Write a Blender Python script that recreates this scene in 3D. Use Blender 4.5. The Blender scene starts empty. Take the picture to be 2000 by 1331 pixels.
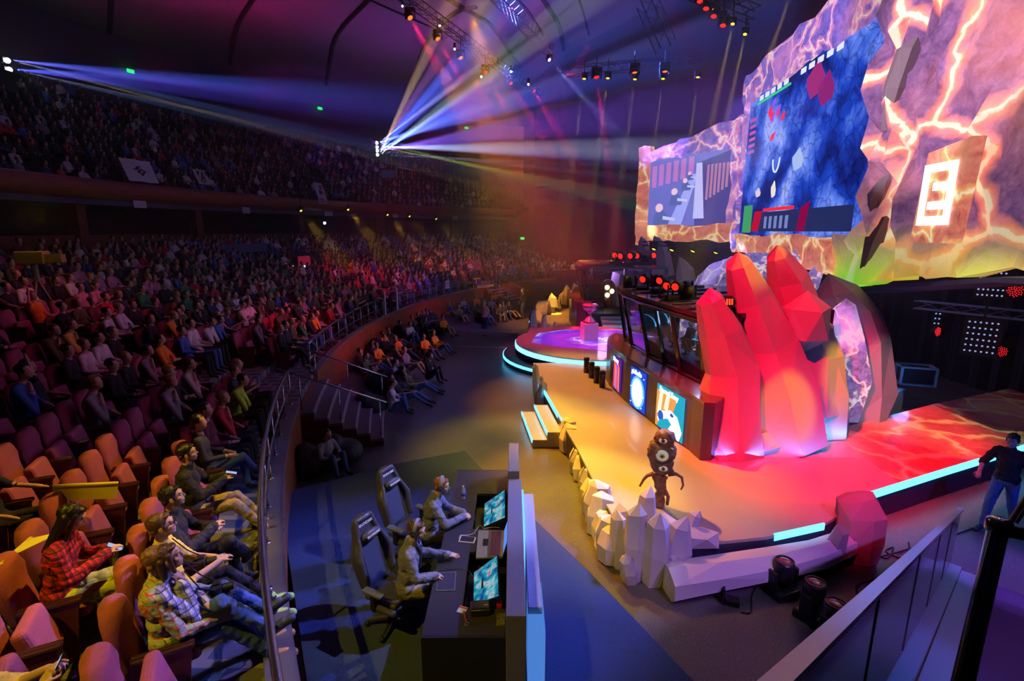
import bpy, bmesh, math, random
from mathutils import Vector, Matrix, Euler
S = bpy.context.scene
C = S.collection
PI = math.pi
R = math.radians
rnd = random.Random(7)

# ---------------------------------------------------------------- camera
CAM_H = 5.2
TILT = R(12.13)
cam_d = bpy.data.cameras.new('camera')
cam = bpy.data.objects.new('camera', cam_d)
C.objects.link(cam)
cam_d.sensor_width = 36.0
cam_d.lens = 18.0            # 1000 px over a 2000 px frame
cam_d.clip_start = 0.05
cam_d.clip_end = 300
cam.location = (0, 0, CAM_H)
cam.rotation_euler = (PI/2 - TILT, 0, 0)
S.camera = cam

def ray(x, y):
    u = (x-1000)/1000.0; v = (y-665.5)/1000.0
    c, s = math.cos(TILT), math.sin(TILT)
    return Vector((u, c - v*s, -(v*c + s)))
def U(x, y, z):               # photo point -> place on the level z
    r = ray(x, y); t = (z-CAM_H)/r.z
    return Vector((r.x*t, r.y*t, z))
def V(x, y, d):               # photo point -> place at depth d
    r = ray(x, y); t = d/r.y
    return Vector((r.x*t, d, CAM_H + r.z*t))

# ---------------------------------------------------------------- world, exposure
w = bpy.data.worlds.new('world'); S.world = w
w.use_nodes = True
bg = w.node_tree.nodes['Background']
bg.inputs[0].default_value = (0.10, 0.04, 0.22, 1)
bg.inputs[1].default_value = 0.012
S.view_settings.view_transform = 'Standard'
S.view_settings.look = 'None'
S.view_settings.gamma = 1.0
S.view_settings.use_curve_mapping = False
S.view_settings.exposure = 0.0
cy = S.cycles
cy.max_bounces = 4; cy.diffuse_bounces = 1; cy.glossy_bounces = 2
cy.use_adaptive_sampling = True; cy.adaptive_threshold = 0.12; cy.adaptive_min_samples = 16
cy.transmission_bounces = 3; cy.transparent_max_bounces = 6; cy.volume_bounces = 0
cy.sample_clamp_indirect = 4.0
cy.caustics_reflective = False; cy.caustics_refractive = False
cy.use_denoising = True

# ---------------------------------------------------------------- lamps of the hall
def aim(o, tgt):
    d = Vector(tgt) - o.location
    o.rotation_euler = d.to_track_quat('-Z', 'Y').to_euler()
def spot(loc, tgt, power, col, ang, blend=0.25, size=0.12, name='spot_lamp'):
    l = bpy.data.lights.new(name, 'SPOT')
    l.energy = power; l.color = col; l.spot_size = R(ang); l.spot_blend = blend
    l.shadow_soft_size = size
    o = bpy.data.objects.new(name, l); C.objects.link(o)
    o.location = loc; aim(o, tgt)
    return o
def point(loc, power, col, size=0.3, name='wash_light'):
    l = bpy.data.lights.new(name, 'POINT')
    l.energy = power; l.color = col; l.shadow_soft_size = size
    o = bpy.data.objects.new(name, l); C.objects.link(o); o.location = loc
    return o
def area(loc, tgt, power, col, sx, sy, name='area_light'):
    l = bpy.data.lights.new(name, 'AREA')
    l.shape = 'RECTANGLE'; l.size = sx; l.size_y = sy; l.energy = power; l.color = col
    o = bpy.data.objects.new(name, l); C.objects.link(o); o.location = loc; aim(o, tgt)
    return o

RED = (1, 0.015, 0.04); MAG = (1, 0.02, 0.30); ORG = (1, 0.30, 0.01); YEL = (1, 0.62, 0.02)
BLU = (0.12, 0.16, 1.0); PUR = (0.42, 0.10, 1.0); WHB = (0.52, 0.50, 1.0)
# stage
spot((-1.5, 4.5, 12.5), (6.1, 10.6, 1.6), 22000, (1, 0.003, 0.035), 24, 0.35)
spot((1.5, 2.0, 12.5), (5.9, 9.3, 0.6), 12500, (1, 0.004, 0.06), 19, 0.7)
spot((4.0, 16.0, 12.0), (8.6, 10.9, 0.6), 2000, (1, 0.02, 0.08), 18, 0.8)
spot((-2.5, 14.0, 13.0), (1.9, 9.8, 0.6), 15500, (1, 0.31, 0.004), 27, 0.7)
spot((-1.5, 21.0, 13.0), (1.9, 15.5, 0.6), 12500, (1, 0.34, 0.015), 30, 0.7)
spot((-3.5, 26.0, 13.0), (3.0, 29.0, 0.6), 12500, (1, 0.34, 0.01), 36, 0.7)
spot((0.5, 16.0, 13.0), (2.2, 21.5, 0.6), 7000, (1, 0.02, 0.05), 26, 0.6)
spot((9.0, 8.0, 10.5), (4.7, 11.3, 4.6), 2600, YEL, 15, 0.3)
spot((7.5, 3.0, 11.0), (5.75, 10.3, 1.35), 7000, (0.6, 0.42, 0.0), 6.5, 0.25)
spot((8.6, 5.0, 11.0), (7.35, 10.9, 2.1), 6000, (1, 0.55, 0.01), 6.5, 0.25)
spot((4.5, 1.0, 10.5), (2.2, 7.0, 0.6), 1000, (0.62, 0.45, 1.0), 26, 0.6)
# yellow pool on the arena floor, and the spill beside the commentators
spot((-1.0, 17.5, 13.5), (0.1, 11.6, 0.0), 10500, (1, 0.72, 0.05), 24, 0.9)
spot((3.2, 12.5, 12.0), (0.9, 8.2, 0.0), 5500, (1, 0.74, 0.03), 22, 0.7)
spot((4.0, 38.0, 12.0), (3.6, 33.0, 0.0), 2600, (1, 0.55, 0.05), 26, 0.8)
# commentators: cold key from the screen side, amber from behind
spot((8.2, 12.0, 9.0), (-1.1, 6.2, 0.6), 9500, (0.13, 0.20, 1.0), 27, 0.6, 0.05)
spot((4.2, 6.5, 8.5), (-1.2, 6.2, 1.3), 1800, (0.75, 0.68, 1.0), 20, 0.6, 0.05)
spot((-5.5, 0.5, 10.5), (-1.6, 6.0, 0.6), 2000, (1, 0.66, 0.01), 34, 0.5, 0.05)
# nearest audience rows
spot((3.5, 10.5, 9.5), (-3.0, 3.6, 1.6), 4200, (0.60, 0.40, 1.0), 15, 0.4, 0.06)
spot((-1.0, 11.0, 11.5), (-4.9, 5.0, 1.6), 4200, (1, 0.55, 0.01), 21, 0.45, 0.06)
spot((2.0, 14.0, 11.5), (-3.9, 8.2, 1.3), 900, (0.10, 0.20, 1.0), 13, 0.7)
# red and magenta over the tiers
spot((1.0, 15.0, 14.5), (-8.6, 12.5, 2.0), 620, (1, 0.02, 0.16), 30, 0.9)
spot((2.0, 18.0, 14.5), (-7.2, 17.5, 2.0), 5200, (1, 0.01, 0.07), 17, 0.9)
spot((2.0, 18.0, 14.5), (-14, 13.5, 2.5), 2200, (1, 0.01, 0.06), 15, 0.9)
spot((0.0, 24.0, 14.5), (-8.0, 30.0, 2.0), 6500, (1, 0.012, 0.12), 34, 0.9)
spot((4.0, 28.0, 14.5), (-3.5, 40.0, 2.2), 6500, (1, 0.02, 0.14), 32, 0.9)
spot((6.0, 34.0, 12.5), (4.0, 44.5, 1.6), 2600, (1, 0.50, 0.06), 22, 0.8)
spot((-12, 40.0, 6.5), (-8.0, 38.5, 2.4), 260, (1, 0.55, 0.04), 60, 0.9)
spot((3.0, 8.0, 12.5), (-9.0, 8.0, 2.2), 200, (0.9, 0.03, 0.35), 44, 0.9)
spot((5.0, 12.0, 12.0), (-3.4, 16.0, 0.2), 900, (0.24, 0.12, 1.0), 30, 0.9)
spot((6.0, 26.0, 12.0), (-3.0, 30.0, 0.2), 1500, (0.40, 0.12, 1.0), 40, 0.9)
# front edge right of the stage, violet
spot((6.5, -1.0, 9.0), (4.4, 5.4, 0.0), 2200, (0.50, 0.18, 1.0), 36, 0.9)
spot((8.0, 3.0, 8.5), (7.4, 6.6, 0.0), 6000, (0.30, 0.12, 1.0), 22, 0.9)
# balcony and shell
spot((6.0, 8.0, 8.0), (-18.5, 25.0, 9.4), 800, (0.42, 0.12, 0.9), 24, 0.9)
spot((8.0, 12.0, 8.0), (-10.0, 46.0, 10), 2200, (0.65, 0.08, 0.55), 22, 0.9)
spot((-6.0, 40.0, 11.5), (-7.0, 41.0, 19), 800, (0.55, 0.05, 0.80), 120, .9)  # unseen uplights added below the ceiling to wash it, this and next three
spot((-15.0, 34.0, 12.5), (-15.0, 34.0, 19), 650, (0.85, 0.02, 0.30), 115, .9)
spot((-21.0, 33.0, 13.0), (-21.0, 34.0, 19), 260, (0.75, 0.02, 0.25), 115, .9)
spot((1.5, 34.0, 12.0), (1.5, 36.0, 19), 700, (0.35, 0.16, 0.9), 115, .9)
spot((-12.0, 44.0, 13.0), (-17.0, 53.0, 15.0), 900, (0.40, 0.04, 0.9), 90, .9)
spot((-5.0, 12.0, 9.0), (1.45, 9.0, 0.4), 2600, (1, 0.68, 0.02), 16, .6)
spot((9.0, 16.0, 8.0), (-6.0, 20.5, 0.7), 2200, (1, 0.03, 0.03), 24, 0.8)
spot((9.0, 20.0, 8.0), (-5.6, 18.0, 1.4), 1300, (0.45, 0.35, 1.0), 40, 0.8)
spot((6.0, 12.0, 9.0), (-3.8, 8.0, 1.8), 380, (0.5, 0.45, 1.0), 24, 0.8)
spot((4.0, 3.0, 12.0), (10.3, 12.0, 0.6), 5200, (0.9, 0.8, 0.55), 14, 0.5, 0.03, 'projector_light')
spot((9.2, 4.6, 2.6), (8.4, 9.0, 0.3), 260, (0.03, 0.12, 1.0), 75, 0.8)  # blue lamp added to brighten the stage skirt, source unknown

# ---------------------------------------------------------------- mesh helpers
class MB:
    def __init__(s): s.v = []; s.f = []; s.m = []; s.cur = 0; s.sm = []; s.smooth = False
    def add(s, vs, fs):
        b = len(s.v); s.v.extend([tuple(p) for p in vs])
        for f in fs: s.f.append([b+i for i in f]); s.m.append(s.cur); s.sm.append(s.smooth)
    def box(s, x0, x1, y0, y1, z0, z1, M=None):
        vs = [Vector(p) for p in ((x0,y0,z0),(x1,y0,z0),(x1,y1,z0),(x0,y1,z0),(x0,y0,z1),(x1,y0,z1),(x1,y1,z1),(x0,y1,z1))]
        if M: vs = [M @ p for p in vs]
        s.add(vs, [(0,3,2,1),(4,5,6,7),(0,1,5,4),(1,2,6,5),(2,3,7,6),(3,0,4,7)])
    def rbox(s, x0, x1, y0, y1, z0, z1, r=0.02, M=None, n=3):    # box with rounded vertical and top edges
        ring = []
        for cx, cy_, a0 in ((x1-r, y1-r, 0), (x0+r, y1-r, 90), (x0+r, y0+r, 180), (x1-r, y0+r, 270)):
            for k in range(n+1):
                a = R(a0 + 90*k/n); ring.append((cx, cy_, math.cos(a), math.sin(a)))
        prof = [(0, z0+r), (0, z1-r)]
        prof = [(-r, z0)] + [(r*(math.sin(R(90*k/n))-1), z0+r-r*math.cos(R(90*k/n))) for k in range(1, n+1)] + \
               [(r*(math.cos(R(90*k/n))-1), z1-r+r*math.sin(R(90*k/n))) for k in range(0, n+1)]
        vs = []; N = len(ring)
        for o, z in prof:
            for cx, cy_, ca, sa in ring: vs.append(Vector((cx+(r+o)*ca, cy_+(r+o)*sa, z)))
        fs = []
        for j in range(len(prof)-1):
            for i in range(N): fs.append((j*N+i, j*N+(i+1)%N, (j+1)*N+(i+1)%N, (j+1)*N+i))
        fs.append(tuple(range(N-1, -1, -1))); fs.append(tuple((len(prof)-1)*N+i for i in range(N)))
        if M: vs = [M @ p for p in vs]
        s.add(vs, fs)
    def prism(s, poly, z0, z1, M=None):
        n = len(poly)
        vs = [Vector((p[0], p[1], z0)) for p in poly] + [Vector((p[0], p[1], z1)) for p in poly]
        if M: vs = [M @ p for p in vs]
        s.add(vs, [tuple(range(n-1, -1, -1)), tuple(range(n, 2*n))] + [(i, (i+1) % n, n+(i+1) % n, n+i) for i in range(n)])
    def tube(s, pts, r, n=8, closed=False, caps=True):
        pts = [Vector(p) for p in pts]; L = len(pts)
        rs = r if isinstance(r, (list, tuple)) else [r]*L
        vs = []; up = Vector((0, 0, 1)); prev = None
        for i, p in enumerate(pts):
            a = pts[i-1] if (i or closed) else p; b = pts[(i+1) % L] if (i < L-1 or closed) else p
            t = (b-a); t = t.normalized() if t.length > 1e-9 else up
            if prev is None:
                x = t.cross(up) if abs(t.z) < 0.95 else t.cross(Vector((1, 0, 0)))
            else: x = prev - t*prev.dot(t)
            x.normalize(); prev = x; y = t.cross(x)
            for k in range(n):
                an = 2*PI*k/n; vs.append(p + (x*math.cos(an) + y*math.sin(an))*rs[i])
        fs = []
        for i in range(L if closed else L-1):
            j = (i+1) % L
            for k in range(n): fs.append((i*n+k, i*n+(k+1) % n, j*n+(k+1) % n, j*n+k))
        if caps and not closed: fs.append(tuple(range(n-1, -1, -1))); fs.append(tuple((L-1)*n+k for k in range(n)))
        s.add(vs, fs)
    def lathe(s, prof, n=20, M=None):
        vs = []
        for r, z in prof:
            for k in range(n): a = 2*PI*k/n; vs.append(Vector((max(r, 1e-4)*math.cos(a), max(r, 1e-4)*math.sin(a), z)))
        if M: vs = [M @ p for p in vs]
        fs = [(j*n+k, j*n+(k+1) % n, (j+1)*n+(k+1) % n, (j+1)*n+k) for j in range(len(prof)-1) for k in range(n)]
        fs.append(tuple(range(n-1, -1, -1))); fs.append(tuple((len(prof)-1)*n+k for k in range(n)))
        s.add(vs, fs)
    def ball(s, c, r, nu=12, nv=8, M=None):
        c = Vector(c); r = Vector(r if isinstance(r, (tuple, list, Vector)) else (r, r, r)); vs = []
        for j in range(nv+1):
            t = PI*j/nv
            for k in range(nu):
                a = 2*PI*k/nu; q = Vector((r.x*math.sin(t)*math.cos(a), r.y*math.sin(t)*math.sin(a), -r.z*math.cos(t)))
                vs.append(c + (M @ q if M else q))
        s.add(vs, [(j*nu+k, j*nu+(k+1) % nu, (j+1)*nu+(k+1) % nu, (j+1)*nu+k) for j in range(nv) for k in range(nu)])
    def cap(s, a, b, ra, rb, n=12):     # tapered capsule, closed
        a = Vector(a); b = Vector(b); d = b-a; L = d.length
        t = d.normalized() if L > 1e-6 else Vector((0, 0, 1))
        q = t.to_track_quat('Z', 'Y').to_matrix(); vs = []; rings = []
        for k in range(4): an = R(-90+22.5*k+8); rings.append((ra*math.cos(an), ra*math.sin(an)))
        rings.append((ra, 0)); rings.append((rb, L))
        for k in range(1, 5): an = R(22.5*k-8); rings.append((rb*math.cos(an), L+rb*math.sin(an)))
        for r, z in rings:
            for k in range(n): an = 2*PI*k/n; vs.append(a + q @ Vector((r*math.cos(an), r*math.sin(an), z)))
        m = len(rings)
        fs = [(j*n+k, j*n+(k+1) % n, (j+1)*n+(k+1) % n, (j+1)*n+k) for j in range(m-1) for k in range(n)]
        fs.append(tuple(range(n-1, -1, -1))); fs.append(tuple((m-1)*n+k for k in range(n)))
        s.add(vs, fs)
    def mesh(s, name, mats):
        me = bpy.data.meshes.new(name); me.from_pydata(s.v, [], s.f)
        for m in (mats if isinstance(mats, (list, tuple)) else [mats]): me.materials.append(m)
        me.polygons.foreach_set('material_index', s.m); me.polygons.foreach_set('use_smooth', s.sm)
        me.update(); return me
    def build(s, name, mats, parent=None, loc=None, rz=None):
        o = bpy.data.objects.new(name, s.mesh(name, mats)); C.objects.link(o)
        if parent: o.parent = parent
        if loc is not None: o.location = loc
        if rz is not None: o.rotation_euler = (0, 0, rz)
        return o

def tag(o, label=None, cat=None, group=None, kind=None):
    if label: o['label'] = label
    if cat: o['category'] = cat
    if group: o['group'] = group
    if kind: o['kind'] = kind
    return o
def empty(name, loc=(0, 0, 0), rz=0, label=None, cat=None, group=None):
    o = bpy.data.objects.new(name, None); C.objects.link(o); o.location = loc; o.rotation_euler = (0, 0, rz)
    o.empty_display_size = 0.1
    return tag(o, label, cat, group)
def copy_tree(o, parent=None, depth=0):
    c = o.copy(); C.objects.link(c)
    if parent: c.parent = parent
    for ch in list(kids.get(o.name, [])):
        k = copy_tree(ch, c)
    return c
kids = {}
def learn(root):                       # remember the parts of a thing that will be copied
    for o in list(bpy.data.objects):
        if o.parent: kids.setdefault(o.parent.name, [])
    kids[root.name] = [o for o in bpy.data.objects if o.parent == root]
    for k in kids[root.name]: kids[k.name] = [o for o in bpy.data.objects if o.parent == k]
def bevel(o, wd=0.01, seg=2):
    m = o.modifiers.new('bevel', 'BEVEL'); m.width = wd; m.segments = seg; m.limit_method = 'ANGLE'; return o
def baked(o):                          # the object's mesh with its modifiers applied
    dg = bpy.context.evaluated_depsgraph_get(); dg.update()
    me = bpy.data.meshes.new_from_object(o.evaluated_get(dg)); old = o.data
    o.modifiers.clear(); o.data = me; bpy.data.meshes.remove(old); return o
def text(name, body, size, mat, parent, loc, rot, depth=0.004, bold=0.0, align='CENTER'):
    cu = bpy.data.curves.new(name, 'FONT'); cu.body = body; cu.size = size; cu.extrude = depth; cu.offset = bold
    cu.align_x = align; cu.align_y = 'CENTER'; cu.resolution_u = 3
    o = bpy.data.objects.new(name, cu); C.objects.link(o); o.data.materials.append(mat)
    dg = bpy.context.evaluated_depsgraph_get(); dg.update()
    me = bpy.data.meshes.new_from_object(o.evaluated_get(dg)); bpy.data.objects.remove(o)
    o = bpy.data.objects.new(name, me); C.objects.link(o)
    if not me.materials: me.materials.append(mat)
    if parent: o.parent = parent
    o.location = loc; o.rotation_euler = rot
    return o

# ---------------------------------------------------------------- materials
MATS = {}
def mat(name, col=(0.5, 0.5, 0.5), rough=0.6, metal=0.0, emit=None, es=0.0, bump=0.0, bs=30.0, var=0.0, vs=5.0, coat=0.0, spec=0.5, sheen=0.0, trans=0.0):
    if name in MATS: return MATS[name]
    m = bpy.data.materials.new(name); m.use_nodes = True; nt = m.node_tree; N = nt.nodes; L = nt.links
    b = N['Principled BSDF']
    b.inputs['Base Color'].default_value = (*col, 1); b.inputs['Roughness'].default_value = rough
    b.inputs['Metallic'].default_value = metal; b.inputs['Coat Weight'].default_value = coat
    b.inputs['Coat Roughness'].default_value = 0.06
    b.inputs['Specular IOR Level'].default_value = spec; b.inputs['Sheen Weight'].default_value = sheen
    b.inputs['Transmission Weight'].default_value = trans
    if emit: b.inputs['Emission Color'].default_value = (*emit, 1); b.inputs['Emission Strength'].default_value = es
    tc = None
    if bump or var:
        tc = N.new('ShaderNodeTexCoord')
    if var:
        n = N.new('ShaderNodeTexNoise'); n.inputs['Scale'].default_value = vs; n.inputs['Detail'].default_value = 4
        L.new(tc.outputs['Object'], n.inputs['Vector'])
        r = N.new('ShaderNodeValToRGB'); r.color_ramp.elements[0].position = 0.3; r.color_ramp.elements[1].position = 0.7
        r.color_ramp.elements[0].color = (*[c*(1-var) for c in col], 1); r.color_ramp.elements[1].color = (*[min(1, c*(1+var)) for c in col], 1)
        L.new(n.outputs['Fac'], r.inputs['Fac']); L.new(r.outputs['Color'], b.inputs['Base Color'])
    if bump:
        n = N.new('ShaderNodeTexNoise'); n.inputs['Scale'].default_value = bs; n.inputs['Detail'].default_value = 5
        L.new(tc.outputs['Object'], n.inputs['Vector'])
        bu = N.new('ShaderNodeBump'); bu.inputs['Strength'].default_value = bump; bu.inputs['Distance'].default_value = 0.02
        L.new(n.outputs['Fac'], bu.inputs['Height']); L.new(bu.outputs['Normal'], b.inputs['Normal'])
    MATS[name] = m; return m
def glow(name, col, s): return mat(name, (0.002, 0.002, 0.002), 0.9, emit=col, es=s, spec=0.0)
def node_mat(name):
    m = bpy.data.materials.new(name); m.use_nodes = True; MATS[name] = m
    return m, m.node_tree.nodes, m.node_tree.links, m.node_tree.nodes['Principled BSDF']
def ramp(N, stops, interp='LINEAR'):
    r = N.new('ShaderNodeValToRGB'); e = r.color_ramp.elements; r.color_ramp.interpolation = interp
    while len(e) < len(stops): e.new(0.5)
    for i, (p, c) in enumerate(stops): e[i].position = p; e[i].color = (*c, 1)
    return r
def bumpy(N, L, b, src, st, dist=0.02):
    bu = N.new('ShaderNodeBump'); bu.inputs['Strength'].default_value = st; bu.inputs['Distance'].default_value = dist
    L.new(src, bu.inputs['Height']); L.new(bu.outputs['Normal'], b.inputs['Normal'])

def wood_mat(name, c0, c1, scale=(0.4, 0.4, 6)):
    m, N, L, b = node_mat(name)
    tc = N.new('ShaderNodeTexCoord'); mp = N.new('ShaderNodeMapping'); mp.inputs['Scale'].default_value = scale
    n = N.new('ShaderNodeTexNoise'); n.inputs['Scale'].default_value = 4; n.inputs['Detail'].default_value = 6
    L.new(tc.outputs['Object'], mp.inputs['Vector']); L.new(mp.outputs['Vector'], n.inputs['Vector'])
    r = ramp(N, [(0.35, c0), (0.65, c1)]); L.new(n.outputs['Fac'], r.inputs['Fac']); L.new(r.outputs['Color'], b.inputs['Base Color'])
    b.inputs['Roughness'].default_value = 0.42; return m
WOOD = wood_mat('reddish wood veneer', (0.25, 0.075, 0.03), (0.40, 0.13, 0.05))
DWOOD = wood_mat('dark wood panelling', (0.14, 0.04, 0.018), (0.22, 0.07, 0.03))
# arena floor: dark speckled stone-like vinyl
FLOOR, N, L, b = node_mat('dark speckled arena floor')
tc = N.new('ShaderNodeTexCoord'); n = N.new('ShaderNodeTexNoise'); n.inputs['Scale'].default_value = 60; n.inputs['Detail'].default_value = 6
n2 = N.new('ShaderNodeTexVoronoi'); n2.inputs['Scale'].default_value = 22
n3 = N.new('ShaderNodeTexNoise'); n3.inputs['Scale'].default_value = 0.7; n3.inputs['Detail'].default_value = 5
for q in (n, n2, n3): L.new(tc.outputs['Object'], q.inputs['Vector'])
r1 = ramp(N, [(0.35, (0.07, 0.065, 0.07)), (0.7, (0.16, 0.15, 0.155))]); L.new(n.outputs['Fac'], r1.inputs['Fac'])
r2 = ramp(N, [(0.06, (1, 1, 1)), (0.11, (0, 0, 0))]); L.new(n2.outputs['Distance'], r2.inputs['Fac'])
mx = N.new('ShaderNodeMixRGB'); mx.inputs['Color2'].default_value = (0.6, 0.58, 0.58, 1)
L.new(r2.outputs['Color'], mx.inputs['Fac']); L.new(r1.outputs['Color'], mx.inputs['Color1'])
m2 = N.new('ShaderNodeMixRGB'); m2.blend_type = 'MULTIPLY'; m2.inputs['Fac'].default_value = 0.7
r3 = ramp(N, [(0.3, (0.6, 0.6, 0.6)), (0.7, (1.2, 1.2, 1.2))]); L.new(n3.outputs['Fac'], r3.inputs['Fac'])
L.new(mx.outputs['Color'], m2.inputs['Color1']); L.new(r3.outputs['Color'], m2.inputs['Color2'])
L.new(m2.outputs['Color'], b.inputs['Base Color']); b.inputs['Roughness'].default_value = 0.32
bumpy(N, L, b, n.outputs['Fac'], 0.15)
# polished pale stage deck
STAGE, N, L, b = node_mat('polished pale stage vinyl')
tc = N.new('ShaderNodeTexCoord'); n = N.new('ShaderNodeTexNoise'); n.inputs['Scale'].default_value = 0.5; n.inputs['Detail'].default_value = 3
L.new(tc.outputs['Object'], n.inputs['Vector']); r1 = ramp(N, [(0.3, (0.38, 0.36, 0.36)), (0.7, (0.45, 0.43, 0.43))])
L.new(n.outputs['Fac'], r1.inputs['Fac']); L.new(r1.outputs['Color'], b.inputs['Base Color'])
b.inputs['Roughness'].default_value = 0.55; b.inputs['Coat Weight'].default_value = 0.35; b.inputs['Coat Roughness'].default_value = 0.05

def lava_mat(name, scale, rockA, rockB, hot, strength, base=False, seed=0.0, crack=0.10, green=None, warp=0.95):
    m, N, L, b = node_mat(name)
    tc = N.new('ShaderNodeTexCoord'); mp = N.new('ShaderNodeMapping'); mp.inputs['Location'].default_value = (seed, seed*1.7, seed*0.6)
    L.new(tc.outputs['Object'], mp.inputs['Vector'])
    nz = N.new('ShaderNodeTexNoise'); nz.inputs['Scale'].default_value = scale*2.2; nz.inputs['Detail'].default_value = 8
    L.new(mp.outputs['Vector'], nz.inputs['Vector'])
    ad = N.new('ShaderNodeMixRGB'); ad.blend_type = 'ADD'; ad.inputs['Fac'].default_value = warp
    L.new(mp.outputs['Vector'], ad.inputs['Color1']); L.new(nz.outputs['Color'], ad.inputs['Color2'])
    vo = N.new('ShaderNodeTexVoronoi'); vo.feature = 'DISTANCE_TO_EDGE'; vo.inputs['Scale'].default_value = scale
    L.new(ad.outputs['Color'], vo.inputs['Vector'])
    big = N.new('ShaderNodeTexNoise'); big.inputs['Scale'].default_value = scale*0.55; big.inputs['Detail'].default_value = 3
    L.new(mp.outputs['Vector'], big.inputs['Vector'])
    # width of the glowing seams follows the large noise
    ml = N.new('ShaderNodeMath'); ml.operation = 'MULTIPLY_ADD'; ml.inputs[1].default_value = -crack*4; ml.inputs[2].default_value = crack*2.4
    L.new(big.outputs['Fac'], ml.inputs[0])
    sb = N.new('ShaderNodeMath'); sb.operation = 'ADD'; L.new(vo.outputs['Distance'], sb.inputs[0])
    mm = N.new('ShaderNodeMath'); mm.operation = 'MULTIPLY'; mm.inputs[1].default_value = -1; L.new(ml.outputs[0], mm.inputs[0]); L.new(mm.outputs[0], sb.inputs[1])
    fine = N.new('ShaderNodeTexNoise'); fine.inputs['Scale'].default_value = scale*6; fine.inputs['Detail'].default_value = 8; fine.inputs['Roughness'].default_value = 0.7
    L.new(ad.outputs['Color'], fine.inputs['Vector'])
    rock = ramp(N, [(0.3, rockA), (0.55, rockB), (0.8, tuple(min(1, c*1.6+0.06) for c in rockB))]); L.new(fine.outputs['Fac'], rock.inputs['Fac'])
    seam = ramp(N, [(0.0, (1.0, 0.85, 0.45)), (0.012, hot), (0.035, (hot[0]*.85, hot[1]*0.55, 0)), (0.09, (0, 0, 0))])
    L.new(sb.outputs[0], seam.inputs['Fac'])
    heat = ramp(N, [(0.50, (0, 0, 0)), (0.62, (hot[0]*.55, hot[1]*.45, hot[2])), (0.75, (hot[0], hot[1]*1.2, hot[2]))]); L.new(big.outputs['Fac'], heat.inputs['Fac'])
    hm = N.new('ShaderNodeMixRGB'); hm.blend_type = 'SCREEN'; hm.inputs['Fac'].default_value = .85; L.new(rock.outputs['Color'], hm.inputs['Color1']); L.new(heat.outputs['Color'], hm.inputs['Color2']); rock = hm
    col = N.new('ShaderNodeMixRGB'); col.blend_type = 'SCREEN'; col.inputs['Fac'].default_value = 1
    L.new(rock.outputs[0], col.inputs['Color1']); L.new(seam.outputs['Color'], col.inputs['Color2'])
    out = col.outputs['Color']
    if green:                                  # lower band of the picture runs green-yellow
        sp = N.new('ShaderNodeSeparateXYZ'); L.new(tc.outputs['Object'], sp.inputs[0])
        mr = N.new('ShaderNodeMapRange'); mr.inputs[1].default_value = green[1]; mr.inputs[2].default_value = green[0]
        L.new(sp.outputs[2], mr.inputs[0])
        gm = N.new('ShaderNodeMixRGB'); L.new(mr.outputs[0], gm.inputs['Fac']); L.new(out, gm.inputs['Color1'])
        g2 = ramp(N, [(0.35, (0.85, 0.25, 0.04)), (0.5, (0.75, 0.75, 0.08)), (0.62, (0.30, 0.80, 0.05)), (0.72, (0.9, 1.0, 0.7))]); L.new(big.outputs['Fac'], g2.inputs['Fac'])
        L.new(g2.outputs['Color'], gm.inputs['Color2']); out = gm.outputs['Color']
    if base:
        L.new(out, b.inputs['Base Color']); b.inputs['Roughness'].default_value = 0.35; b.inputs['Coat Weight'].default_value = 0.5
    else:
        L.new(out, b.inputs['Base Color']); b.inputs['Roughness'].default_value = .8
        L.new(out, b.inputs['Emission Color']); b.inputs['Emission Strength'].default_value = strength  # projected picture put into the rock surface as colour and glow
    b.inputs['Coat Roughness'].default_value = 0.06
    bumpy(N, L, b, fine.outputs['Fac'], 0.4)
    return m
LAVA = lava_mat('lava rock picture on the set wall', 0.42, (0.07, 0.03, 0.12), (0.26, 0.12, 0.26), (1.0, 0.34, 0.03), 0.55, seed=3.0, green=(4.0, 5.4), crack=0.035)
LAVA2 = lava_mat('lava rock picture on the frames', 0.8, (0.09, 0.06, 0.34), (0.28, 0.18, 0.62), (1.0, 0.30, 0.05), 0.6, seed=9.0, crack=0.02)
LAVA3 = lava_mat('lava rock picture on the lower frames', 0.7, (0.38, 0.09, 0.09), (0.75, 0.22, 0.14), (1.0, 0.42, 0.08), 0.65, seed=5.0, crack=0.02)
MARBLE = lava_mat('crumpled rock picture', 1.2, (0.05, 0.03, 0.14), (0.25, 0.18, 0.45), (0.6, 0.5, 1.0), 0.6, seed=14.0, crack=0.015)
FLAVA = lava_mat('lava projection painted on floor', 0.75, (0.55, 0.04, 0.10), (0.75, 0.16, 0.14), (0.95, 0.85, 0.2), 0, base=True, seed=6.0, crack=0.03)  # lava projected on the deck, painted into its base colour
WHITEROCK = mat('pale painted foam rock', (0.38, 0.35, 0.40), 0.95, bump=0.2, bs=9, spec=0.15)
BLACK = mat('matt black', (0.012, 0.012, 0.014), 0.55)
GBLACK = mat('glossy black panel', (0.02, 0.018, 0.025), 0.18, coat=0.4)
DGREY = mat('dark grey plastic', (0.05, 0.05, 0.055), 0.45)
STEEL = mat('brushed stainless rail', (0.62, 0.62, 0.66), 0.25, metal=1.0)
ALU = mat('grey aluminium', (0.45, 0.45, 0.48), 0.4, metal=0.9)
CYAN = glow('cyan strip light', (0.08, 0.55, 1.0), 4.0)
CYAN2 = glow('pale cyan strip light', (0.22, 0.72, 1.0), 2.2)
DRAPE = mat('black stage drape', (0.02, 0.018, 0.024), 0.95, bump=0.6, bs=3)

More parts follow.
